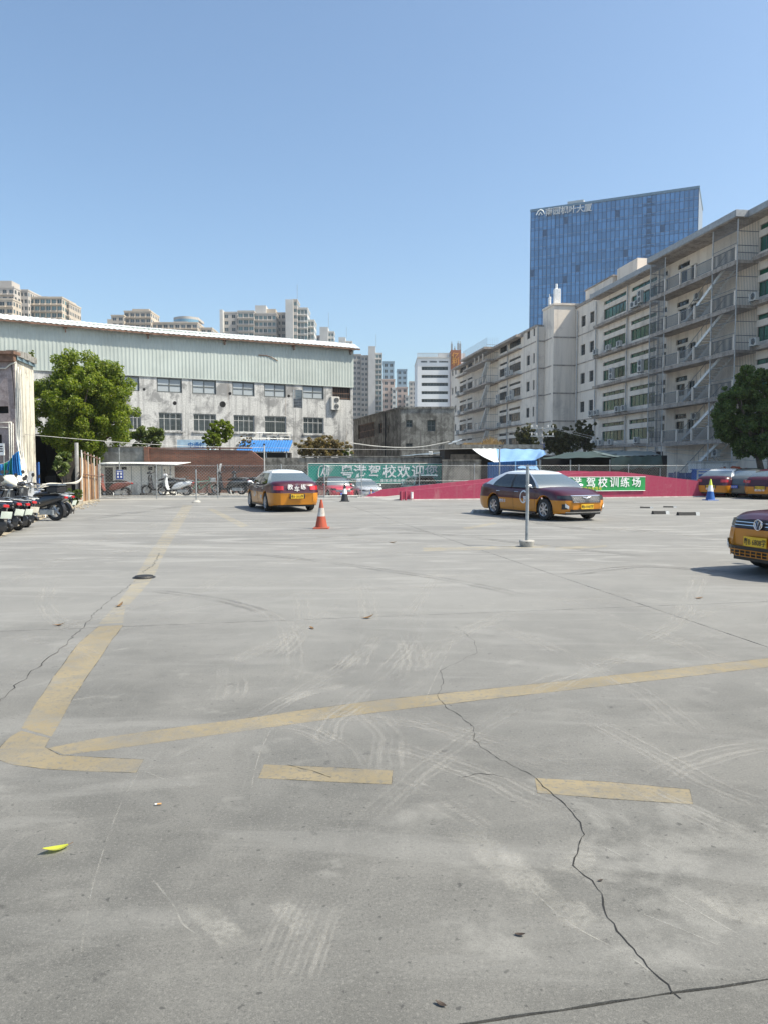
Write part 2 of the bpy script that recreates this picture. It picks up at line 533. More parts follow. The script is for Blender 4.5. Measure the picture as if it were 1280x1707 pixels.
def strip(name, path, width, mat, z=None, parent=None, taper=False, jit=0.0):
    decal_n[0] += 1
    z = z if z is not None else .0006 + .00001 * decal_n[0]
    m = len(path); vs = []; uvs = []
    for i, p in enumerate(path):
        d = (path[min(i + 1, m - 1)] - path[max(i - 1, 0)]).normalized()
        s = Vector((-d.y, d.x, 0))
        w = width * (random.uniform(1 - jit, 1 + jit) if jit else 1)
        if taper: w *= .35 + .65 * math.sin(math.pi * (i + .6) / (m + .2)) ** .5
        vs += [(p.x + s.x * w / 2, p.y + s.y * w / 2, z), (p.x - s.x * w / 2, p.y - s.y * w / 2, z)]
        uvs += [(0, i / (m - 1)), (1, i / (m - 1))]
    fs = [(2 * i + 1, 2 * i + 3, 2 * i + 2, 2 * i) for i in range(m - 1)]
    me = bpy.data.meshes.new(name); me.from_pydata(vs, [], fs); me.materials.append(mat)
    ul = me.uv_layers.new(name='UVMap')
    for lp in me.loops: ul.data[lp.index].uv = uvs[lp.vertex_index]
    return link(name, me, parent if parent is not None else lot)

# ---- painted markings
def poly_mark(name, pts, mat, z=.0004):
    P = [G(*p) for p in pts]
    mb = MB(); n = len(P)
    mb.add([Vector((p.x, p.y, z)) for p in P], [tuple(range(n))])
    me = mb.mesh(name, mat)
    if me.polygons[0].normal.z < 0: me.flip_normals()
    return link(name, me, lot)
def refine(pts, step=.25, jit=.006):
    """photo polygon -> ground polygon with worn, uneven edges"""
    P = [G(*p) for p in pts]; out = []
    for a, b in zip(P, P[1:] + P[:1]):
        n = max(1, int((b - a).length / step))
        for k in range(n):
            q = a.lerp(b, k / n)
            j = jit if k else jit * .5
            out.append(Vector((q.x + random.uniform(-j, j), q.y + random.uniform(-j, j), 0)))
    return out
def mark(name, pts, mat, z=.0004, step=.2):
    P = refine(pts, step)
    mb = MB()
    mb.add([Vector((p.x, p.y, z)) for p in P], [tuple(range(len(P)))])
    me = mb.mesh(name, mat)
    if me.polygons[0].normal.z < 0: me.flip_normals()
    return link(name, me, lot)
M['paint_edge'] = decal_mat('paint_edge_dirt', (.06, .058, .05), .75, 0, 6)
_mark = mark
def mark(name, pts, mat, z=.0004, step=.2):
    o = _mark(name, pts, mat, z, step)
    if mat is M['paint']:
        v = [Vector(p.co) for p in o.data.vertices]
        strip('paint_edge', v + [v[0]], .0075, M['paint_edge'], z=.0014)
    return o
mark('painted_line', [(36, 1214), (62, 1170), (98, 1118), (132, 1072), (165, 1044), (206, 1042), (182, 1075), (150, 1122), (114, 1178), (86, 1228)], M['paint'])
mark('painted_line', [(165, 1040), (190, 1012), (210, 1010), (206, 1038)], M['paintfar'])
mark('painted_line', [(196, 1008), (214, 982), (229, 960), (256, 963), (238, 985), (216, 1008)], M['paintfar'])
mark('painted_line', [(229, 958), (248, 925), (268, 897), (288, 868), (306, 842), (322, 842), (308, 868), (290, 897), (272, 928), (257, 962)], M['paintfar'], step=.5)
mark('painted_line', [(36, 1218), (84, 1231), (76, 1246), (100, 1259), (170, 1263), (240, 1266), (228, 1288), (150, 1286), (70, 1282), (20, 1274), (-10, 1264), (2, 1244), (18, 1228)], M['paint'])
mark('painted_line', [(80, 1247), (160, 1231), (330, 1208), (640, 1166), (900, 1139), (1282, 1097), (1420, 1082), (1420, 1096), (1282, 1112), (900, 1156), (640, 1186), (330, 1229), (180, 1250), (108, 1258)], M['paint'])
mark('painted_line', [(440, 1274), (550, 1279), (655, 1284), (652, 1308), (560, 1304), (431, 1297)], M['paint'])
mark('painted_line', [(890, 1297), (1020, 1304), (1148, 1316), (1155, 1341), (1020, 1332), (894, 1322)], M['paint'])
mark('painted_line', [(345, 848), (356, 848), (415, 876), (402, 879)], M['paintfar'], step=.5)
mark('painted_line', [(705, 913), (915, 909), (918, 913), (705, 919)], M['paintfar'], step=.5)
mark('painted_line', [(925, 912), (1010, 909), (1010, 912), (925, 917)], M['paintfar'], step=.5)
mark('painted_line', [(770, 879), (822, 871), (828, 873), (776, 883)], M['paintfar'], step=.5)

# ---- tyre marks, scuffs and scratches (dust lying on the slabs)
M['tyre_pale'] = decal_mat('tyre_dust_pale', (.46, .445, .41), .30, 5)
M['tyre_lug'] = decal_mat('tyre_dust_lugs', (.55, .53, .49), .42, 3, 1.2, 300)
M['tyre_dark'] = decal_mat('tyre_rubber_smear', (.11, .11, .11), .35, 2, .9)
M['scuff'] = decal_mat('pale_scuff', (.54, .525, .48), .26, 0, 3)
M['scratch'] = decal_mat('scratch', (.50, .485, .44), .36, 0, 4)

def smooth_path(P, n=10):
    out = []
    Q = [P[0]] + P + [P[-1]]
    for i in range(1, len(Q) - 2):
        for k in range(n):
            t = k / n
            a, b, c, d = Q[i - 1], Q[i], Q[i + 1], Q[i + 2]
            out.append(.5 * ((2 * b) + (c - a) * t + (2 * a - 5 * b + 4 * c - d) * t * t + (3 * b - a - 3 * c + d) * t ** 3))
    out.append(P[-1])
    return out
def pxpath(pts, n=10): return smooth_path([G(*p) for p in pts], n)
for pts, w, mt in [
    ([(598, 965), (612, 1000), (614, 1050), (596, 1100), (560, 1150)], .30, 'tyre_pale'),
    ([(500, 990), (506, 1030), (490, 1070), (440, 1110)], .26, 'tyre_pale'),
    ([(668, 1050), (690, 1090), (684, 1130), (640, 1160)], .32, 'tyre_pale'),
    ([(600, 1180), (640, 1215), (648, 1260), (640, 1300)], .26, 'tyre_pale'),
    ([(655, 1300), (720, 1330), (790, 1378), (850, 1430)], .20, 'tyre_lug'),
    ([(375, 1090), (390, 1130), (386, 1170)], .30, 'tyre_pale'),
    ([(560, 1190), (640, 1120), (690, 1060), (700, 1010)], .22, 'tyre_pale'),
    ([(90, 960), (76, 1000), (92, 1030), (130, 1050)], .28, 'tyre_pale'),
    ([(330, 1130), (420, 1090), (520, 1040), (570, 1000)], .22, 'tyre_pale'),
    ([(1100, 1060), (1140, 1020), (1160, 980), (1172, 945)], .28, 'tyre_pale'),
    ([(1000, 1110), (1090, 1060), (1180, 1020), (1280, 1000)], .24, 'tyre_pale'),
    ([(660, 1190), (780, 1230), (900, 1270), (1040, 1300)], .25, 'tyre_pale'),
    ([(820, 1040), (940, 1090), (1060, 1150), (1180, 1240)], .24, 'tyre_pale'),
    ([(850, 960), (960, 1010), (1100, 1060), (1270, 1130)], .3, 'tyre_pale'),
    ([(640, 1240), (740, 1270), (840, 1310), (960, 1370)], .24, 'tyre_pale'),
    ([(120, 935), (330, 905), (560, 912), (760, 935)], .35, 'tyre_pale'),
    ([(100, 905), (300, 890), (520, 893), (900, 930), (1250, 985)], .5, 'tyre_pale'),
    ([(60, 925), (240, 880), (330, 850)], .5, 'tyre_pale'),
    ([(560, 880), (760, 868), (1000, 880), (1270, 905)], .6, 'tyre_pale'),
    ([(300, 858), (420, 872), (640, 868), (800, 850)], .6, 'tyre_pale'),
    ([(980, 885), (1120, 875), (1270, 872)], .6, 'tyre_pale'),
    ([(430, 905), (640, 890), (840, 893)], .5, 'tyre_dark'),
    ([(180, 930), (420, 925), (700, 960), (900, 1000)], .35, 'tyre_dark'),
    ([(800, 850), (950, 880), (1160, 885)], .7, 'tyre_dark'),
    ([(560, 852), (700, 845), (800, 842)], .8, 'tyre_dark'),
    ([(120, 870), (260, 850), (330, 842)], .8, 'tyre_dark'),
    ([(500, 1640), (530, 1560), (560, 1500)], .14, 'tyre_pale'),
    ([(440, 1640), (480, 1540), (510, 1490)], .14, 'tyre_pale'),
    ([(300, 1480), (350, 1530), (420, 1600)], .12, 'scuff'),
    ([(460, 1500), (500, 1540), (530, 1580)], .10, 'scuff'),
    ([(470, 1170), (520, 1155), (580, 1140)], .12, 'scuff'),
    ([(930, 1390), (960, 1430), (945, 1460)], .20, 'scuff'),
    ([(0, 985), (120, 930), (280, 915)], 0.3, 'tyre_pale'),
    ([(300, 1010), (380, 960), (520, 930), (700, 928)], 0.26, 'tyre_pale'),
    ([(700, 1120), (760, 1060), (900, 1010), (1080, 985)], 0.26, 'tyre_pale'),
    ([(860, 1200), (880, 1150), (960, 1120)], 0.26, 'tyre_pale'),
    ([(1080, 1300), (1180, 1260), (1280, 1240)], 0.24, 'tyre_pale'),
    ([(540, 1240), (560, 1200), (600, 1170)], 0.24, 'tyre_pale'),
    ([(20, 1060), (110, 1075), (190, 1110)], 0.24, 'tyre_pale'),
    ([(420, 1210), (500, 1215), (570, 1250), (600, 1300)], 0.2, 'tyre_pale'),
    ([(1180, 1120), (1080, 1100), (960, 1105)], 0.24, 'tyre_pale'),
    ([(900, 1160), (1040, 1230), (1170, 1300), (1290, 1350)], 0.22, 'tyre_pale'),
    ([(400, 1000), (470, 1040), (490, 1100), (470, 1150)], 0.26, 'tyre_pale'),
    ([(760, 1380), (840, 1440), (900, 1500), (930, 1560)], 0.2, 'scuff'),
    ([(1180, 1490), (1230, 1520), (1290, 1525)], 0.16, 'scuff'),
    ([(940, 1500), (960, 1530), (985, 1545)], 0.16, 'scuff'),
    ([(-40, 1120), (160, 1030), (420, 975), (760, 960), (1040, 990), (1290, 1060)], .22, 'tyre_pale'),
    ([(-40, 1160), (180, 1055), (440, 995), (770, 978), (1050, 1010), (1290, 1085)], .22, 'tyre_pale'),
    ([(200, 1320), (420, 1200), (600, 1090), (700, 1000), (740, 930)], .20, 'tyre_pale'),
    ([(560, 1420), (700, 1290), (860, 1180), (1060, 1090), (1290, 1030)], .20, 'tyre_pale'),
    ([(-30, 960), (200, 915), (480, 890), (800, 882), (1100, 890), (1290, 915)], .3, 'tyre_pale'),
    ([(1290, 1420), (1100, 1330), (900, 1250), (640, 1200), (400, 1190)], .20, 'tyre_pale'),
    ([(250, 985), (360, 1000), (470, 1030)], 0.3, 'tyre_dark'),
    ([(940, 960), (1080, 945), (1260, 960)], 0.4, 'tyre_dark'),
    ([(650, 880), (860, 905), (1100, 930)], 0.4, 'tyre_dark'),
    ([(250, 1460), (290, 1510), (305, 1540), (335, 1562)], .012, 'scratch'),
    ([(108, 1170), (150, 1163), (185, 1159)], .018, 'scratch'),
    ([(110, 1175), (155, 1168), (194, 1162)], .016, 'scratch'),
    ([(118, 1168), (160, 1160), (180, 1158)], .012, 'scratch'),
    ([(240, 1275), (200, 1345), (160, 1460), (140, 1560), (132, 1620)], .009, 'scratch'),
    ([(480, 1175), (445, 1230), (424, 1290), (415, 1380)], .009, 'scratch'),
    ([(975, 1345), (1040, 1390), (1100, 1420), (1160, 1455)], .008, 'scratch'),
    ([(970, 1395), (1080, 1450), (1190, 1515), (1250, 1560)], .008, 'scratch'),
    ([(1000, 1440), (1080, 1470), (1180, 1530), (1290, 1590)], .010, 'scratch'),
    ([(880, 1480), (950, 1540), (1040, 1590), (1090, 1625)], .012, 'scratch'),
    ([(1060, 1520), (1160, 1560), (1290, 1620)], .008, 'scratch'),
    ([(235, 1283), (290, 1305), (330, 1316)], .008, 'scratch'),
    ([(700, 1190), (720, 1140), (745, 1090), (760, 1050)], .012, 'scratch'),
    ([(560, 1150), (620, 1140), (650, 1120)], .01, 'scratch'),
]:
    strip('tyre_mark' if w > .05 else 'scratch', pxpath(pts), w if w > .05 else w * .7, M[mt])

# ---- cracks
M['crack'] = plain('crack_dirt', (.018, .018, .018), .95)
def crack(pts, w, jit):
    P = [G(*p) for p in pts]; out = []
    for a, b in zip(P, P[1:]):
        L = (b - a).length
        n = max(2, int(L / (.03 if a.y < 5 else .07)))
        for k in range(n):
            t = k / n
            q = a.lerp(b, t)
            out.append(q + Vector((random.gauss(0, jit), random.gauss(0, jit), 0)))
    out.append(P[-1])
    strip('crack', out, w, M['crack'], z=.0017 + random.random() * .0001, jit=.7)
crack([(1131, 1664), (1100, 1632), (1062, 1592), (1030, 1552), (1008, 1520), (1003, 1490), (985, 1468), (955, 1444), (962, 1416), (972, 1392), (968, 1372), (940, 1340), (905, 1312), (893, 1298)], .0042, .003)
crack([(893, 1298), (860, 1280), (822, 1260), (790, 1236), (788, 1212), (762, 1190), (742, 1180), (731, 1165)], .0034, .005)
crack([(731, 1165), (738, 1130), (735, 1118), (770, 1100), (795, 1088), (790, 1068), (758, 1045)], .0022, .008)
crack([(0, 1172), (34, 1138), (66, 1110), (98, 1085), (130, 1055), (152, 1030), (172, 1010), (196, 990), (214, 978), (226, 968)], .0055, .011)
crack([(238, 955), (258, 940), (266, 922)], .008, .012)
crack([(840, 1295), (800, 1289), (770, 1296)], .003, .004)
crack([(478, 1275), (520, 1285), (552, 1296)], .003, .002)
crack([(770, 908), (850, 912)], .008, .01)

# ---- small litter
def leaf(px, py, L, mat, label, ang, curl=.25, cat='leaf', group=None, stem=None):
    p = G(px, py)
    rows = []
    for i in range(9):
        t = i / 8
        w = L * .20 * math.sin(math.pi * min(1, t * .94 + .05)) ** .8 + .001
        z = .0015 + L * .02 + L * curl * (t - .35) ** 2 * 1.3
        rows.append([Vector(((t - .5) * L, s * w, z + abs(s) * w * .35)) for s in (-1, -.5, 0, .5, 1)])
    root = thing('fallen_leaf', label, cat, (p.x, p.y, .0012), ang, group)
    mb = MB(); mb.grid(rows); mb.build('blade', mat, root, smooth='all')
    mb = MB(); mb.tube([rows[0][2], rows[0][2] + Vector((-L * .18, 0, .006))], L * .012, 5)
    mb.tube([r[2] + Vector((0, 0, .0012)) for r in rows], L * .008, 4)
    mb.build('stalk', stem or mat, root)
    return root
M['leafgreen'] = foliage_mat('fresh_leaf', (.46, .50, .06), (.48, .52, .06), .3)
M['leafdry'] = foliage_mat('dry_leaf', (.16, .09, .04), (.22, .13, .06), .1)
M['leafdark'] = foliage_mat('old_leaf', (.05, .04, .03), (.07, .05, .04), .1)
leaf(93, 1419, .105, M['leafgreen'], 'single bright yellow-green leaf lying on the concrete in the foreground', R(38 + 180), .4, stem=M['leafdry'])
leaf(100, 1043, .10, M['leafdry'], 'brown dry leaf on the joint left of the yellow line', R(10), .5)
leaf(200, 1011, .11, M['leafdry'], 'brown curled leaf near the faded end of the long yellow line', R(70), .7)
leaf(614, 1031, .12, M['leafdry'], 'dry brown leaf on the joint in the middle of the lot', R(20), .6)
leaf(520, 1048, .08, M['leafdry'], 'small pale dry leaf just below the joint in the middle', R(120), .3)
leaf(734, 1676, .035, M['leafdark'], 'small dark leaf scrap at the bottom of the photo', R(150), .4)
leaf(866, 1560, .035, M['leafdark'], 'dark shrivelled leaf left of the long crack', R(-15), .4)
leaf(1165, 998, .10, M['leafdry'], 'dry leaf near the joint at the right', R(5), .3)
leaf(1000, 1469, .022, M['leafdark'], 'tiny dark twig-like scrap beside the crack', R(15), .2)
leaf(655, 905, .16, M['leafdry'], 'dark leaf left of the metal pole base', R(-20), .3)
p = G(264, 1343)
c_ = thing('cigarette_butt', 'orange-tipped cigarette butt on the concrete below the painted corner', 'cigarette butt', (p.x, p.y, .004), R(12))
mb = MB(); mb.tube([(-.004, 0, .0042), (.016, 0, .0042)], .0040, 8); mb.build('filter', plain('filter_tan', (.55, .30, .12), .8), c_)
mb = MB(); mb.tube([(-.014, 0, .0042), (-.004, 0, .0042)], .0039, 8); mb.build('paper', M['white'], c_)
# iron lid
p = G(241, 963)
c_ = thing('drain_cover', 'dark round metal drain cover lying on the lot beside the yellow line', 'drain cover', (p.x, p.y, 0))
mb = MB(); mb.lathe([(.135, .004), (.14, .012), (.125, .03), (.02, .034)], 20); mb.build('lid', plain('cast_iron', (.035, .034, .033), .6, .4, bump=.4), c_)
mb = MB(); mb.lathe([(.15, .004), (.16, .008), (.155, .012), (.142, .012)], 20); mb.build('rim', M['black'], c_)

# wheel stops and metal plates between the training bays
def wheel_stop(px, py, L, label, rz, h=.10):
    p = G(px, py)
    r_ = thing('wheel_stop', label, 'wheel stop', (p.x, p.y, 0), rz, 'wheel stops on the lot')
    mb = MB(); mb.prism([(-.09, .0), (.09, .0), (.05, h), (-.05, h)], -L / 2 + .06, L / 2 - .06, Matrix.Rotation(0, 4, 'Z'))
    mb.build('rubber_block', M['rubber'], r_)
    for s in (-1, 1):
        mb = MB(); mb.prism([(-.1, .0), (.1, .0), (.055, h + .004), (-.055, h + .004)], s * L / 2 - .06, s * L / 2 + .06)
        mb.build('end_cap', M['galv'] if s < 0 else M['rubber'], r_)
    return r_
wheel_stop(1100, 857, .42, 'short black wheel stop with a pale right end, nearer the dark car', R(96))
wheel_stop(1146, 859, .58, 'longer black wheel stop nearest to the cut-off car', R(96))
wheel_stop(1077, 847, .35, 'small wheel stop at the far left of the four', R(76), .05)
wheel_stop(1116, 846, .35, 'small wheel stop at the far right of the four', R(76), .05)
p = G(800, 855)
c_ = thing('ramp_plate', 'grey metal ramp plate lying behind the dark car', 'ramp plate', (p.x, p.y, 0), R(5))
mb = MB(); mb.prism([(-.32, 0), (.36, 0), (.3, .10), (-.24, .10)], -.15, .15); mb.build('plate', M['galv'], c_)
for x_ in (-.2, 0, .2):
    mb = MB(); mb.box(x_ - .012, x_ + .012, -.15, .15, .102, .112); mb.build('rib', M['galv'], c_)

# cones and poles
def cone(px, py, H, mats, label, group='traffic cones', Rr=.15):
    p = G(px, py)
    r_ = thing('traffic_cone', label, 'traffic cone', (p.x, p.y, 0), R(random.uniform(-8, 8)), group)
    b_ = .19 * H / .7
    mb = MB(); mb.bbox(-b_, b_, -b_, b_, 0, .035, .012); mb.build('base', mats[0], r_)
    z0, z1 = .035, H
    cuts = [z0, z0 + (z1 - z0) * .40, z0 + (z1 - z0) * .70, z1]
    rad = lambda z: b_ * .78 + (.025 - b_ * .78) * (z - z0) / (z1 - z0)
    nm = ['skirt', 'reflective_band', 'top']
    for k in range(3):
        mb = MB(); mb.lathe([(rad(cuts[k]), cuts[k]), (rad((cuts[k] + cuts[k + 1]) / 2), (cuts[k] + cuts[k + 1]) / 2), (rad(cuts[k + 1]), cuts[k + 1])], 18)
        mb.build(nm[k], mats[1 + k], r_, smooth=True)
    return r_
M['cone'] = dirty('cone_orange', (.46, .085, .045), (.26, .10, .07), 3, .4, .7, .4, .3, .6, .1)
M['conewhite'] = dirty('cone_band', (.58, .57, .53), (.32, .24, .2), 3, .4, .7, .5, .3, .5, .1)
M['coneblue'] = plain('cone_blue', (.02, .10, .34), .5)
M['coneyellow'] = plain('cone_yellow', (.65, .75, .1), .5)
cone(536, 881, .735, [M['cone'], M['cone'], M['conewhite'], M['cone']], 'faded orange traffic cone with a dirty white band in the middle of the lot')
cone(575, 836, .80, [M['black'], M['black'], M['white'], M['black']], 'black and white traffic cone in front of the red parked car')
cone(1183, 834, .98, [M['coneblue'], M['coneblue'], M['white'], M['coneyellow']], 'blue and white traffic cone with a yellow-green top by the red ramp')
cone(619, 829, .42, [M['cone'], M['cone'], M['conewhite'], M['cone']], 'small orange cone at the low end of the red ramp')

def lot_pole(px, py, H, r, label, bh, br, br2):
    p = G(px, py)
    r_ = thing('metal_pole', label, 'pole', (p.x, p.y, 0), 0, 'poles in round concrete feet')
    mb = MB(); mb.lathe([(br2, 0), (br2 + .008, .02), (br, bh - .015), (br - .012, bh), (r, bh)], 20)
    mb.build('concrete_foot', dirty('foot_concrete', (.42, .41, .38), (.22, .21, .19), 4, seed=px), r_, smooth=True)
    mb = MB(); mb.tube([(0, 0, bh - .01), (.004, 0, H * .6), (0, 0, H)], r, 12); mb.build('shaft', M['galv'], r_, smooth=True)
    mb = MB(); mb.lathe([(r + .004, H - .002), (r + .004, H + .012), (.004, H + .016)], 12); mb.build('cap', M['galv'], r_)
    return r_
lot_pole(877, 911, 1.57, .033, 'bare grey steel pole standing in a round concrete foot before the dark car', .125, .155, .13)
lot_pole(328, 838, 1.42, .03, 'slim steel pole on a pale domed foot near the fence', .12, .12, .19)

# ================================================================== CARS
def pl(x, pts):
    xs = [p[0] for p in pts]; ys = [p[1] for p in pts]
    return float(np.interp(x, xs, ys))
class CarShape:
    def __init__(s, kind='sedan', nose=0.0):
        s.kind = kind
        s.wr = .318; s.xf, s.xr = 1.42, -1.24
        if kind == 'sedan':
            s.F, s.B = 2.30, -2.34
            s.top = [(-2.36, .84), (-2.32, .98), (-2.24, 1.04), (-2.0, 1.065), (-1.6, 1.06), (-1, .99), (0, .955), (.95, .965), (1.3, .945)] + [(x, z + dn) for x, z, dn in ((1.7, .905, nose * .3), (2.0, .85, nose * .7), (2.15, .80, nose), (2.25, .765, nose), (2.32, .70, nose))]
            s.belt, s.roof, s.wf0, s.wf1, s.wr0, s.wr1 = .93, 1.39, 1.10, .28, -1.84, -.98
        else:
            s.F, s.B = 2.12, -2.14; s.wr = .345; s.xf, s.xr = 1.30, -1.26
            s.top = [(-2.2, .75), (-2.14, 1.05), (-2.05, 1.08), (-1, 1.06), (0, 1.03), (.9, 1.05), (1.3, 1.01), (1.7, .96), (1.95, .89), (2.06, .82), (2.14, .70)]
            s.belt, s.roof, s.wf0, s.wf1, s.wr0, s.wr1 = 1.01, 1.56, 1.02, .38, -2.04, -1.72
        F, B = s.F, s.B
        s.wid = [(B - .02, .50), (B + .03, .66), (B + .14, .775), (B + .4, .845), (B + .9, .872), (0, .878), (F - .95, .872), (F - .45, .835), (F - .18, .765), (F - .07, .66), (F, .45)]
    def hw(s, x):
        return float(np.mean([pl(x + d, s.wid) for d in (-.04, -.02, 0, .02, .04)]))
    def zt(s, x):
        return float(np.mean([pl(x + d, s.top) for d in (-.05, -.025, 0, .025, .05)]))
    def zb(s, x):
        z = .20 + .05 * max(0, abs(x) - 1.9) / .4
        Ra = s.wr + .065
        for xc in (s.xf, s.xr):
            if abs(x - xc) < Ra: z = max(z, s.wr + math.sqrt(max(0, Ra * Ra - (x - xc) ** 2)))
        return z
    def dx(s, x, z):
        """bumpers and tail are rounded in side view"""
        if x < 0:
            w = min(1, max(0, (-x - 1.75) / .5)); w = w * w * (3 - 2 * w)
            return w * pl(z, [(.18, .13), (.30, .04), (.45, 0), (.58, -.015), (.66, .005), (.78, .05), (.95, .09), (1.08, .14)])
        w = min(1, max(0, (x - 1.7) / .5)); w = w * w * (3 - 2 * w)
        return -w * pl(z, [(.18, .14), (.28, .04), (.40, 0), (.52, .0), (.62, .025), (.72, .07), (.82, .10), (.95, .12)])
    def section(s, x, split):
        w, t, b = s.hw(x), s.zt(x), s.zb(x)
        pts = [(0, t + .015), (.5 * w, t + .008), (.84 * w, t - .02), (.955 * w, max(t - .075, split + .03)), (.995 * w, max(t - .19, split + .015)), (1.004 * w, max(split, b + .03)), (1.0 * w, max(.45, b + .02)), (.985 * w, max(.32, b + .01)), (.955 * w, b)]
        return pts
    def side_y(s, x, z):
        sec = s.section(x, .6)
        zs = [p[1] for p in sec][::-1]; ys = [p[0] for p in sec][::-1]
        return float(np.interp(z, zs, ys))
    def nose_x(s, y, front=True):
        """x of the bumper skin at offset y"""
        xs = np.linspace(s.F - 1.0, s.F, 60) if front else np.linspace(s.B + 1.0, s.B - .02, 60)
        ws = [s.hw(x) for x in xs]
        if abs(y) <= ws[-1]: return float(xs[-1])
        return float(np.interp(-abs(y), [-w for w in ws], xs))
    def ring(s, k, n=8):
        """greenhouse ring at fraction k of its height: list of (x,y,z) and index runs"""
        z = s.belt + (s.roof - s.belt) * k
        e = k ** 1.5
        xf = s.wf0 + (s.wf1 - s.wf0) * e; xr = s.wr0 + (s.wr1 - s.wr0) * (k ** 1.6)
        w = .80 + (.54 - .80) * (k ** 1.5)
        pts = []
        for i in range(n + 1):          # windscreen, left to right seen from the front: y from +w to -w
            y = w * (1 - 2 * i / n)
            pts.append(Vector((xf + .10 * (1 - (y / w) ** 2), y, z)))
        m = 25
        for i in range(1, m):           # right side (y<0) front to rear
            t = i / m
            pts.append(Vector((xf + (xr - xf) * t, -w - .03 * math.sin(math.pi * t) * (1 - .3 * k), z)))
        for i in range(n + 1):
            y = -w * (1 - 2 * i / n)
            pts.append(Vector((xr - .12 * (1 - (y / w) ** 2), y, z)))
        for i in range(1, m):
            t = 1 - i / m
            pts.append(Vector((xf + (xr - xf) * t, w + .03 * math.sin(math.pi * t) * (1 - .3 * k), z)))
        return pts, n, m

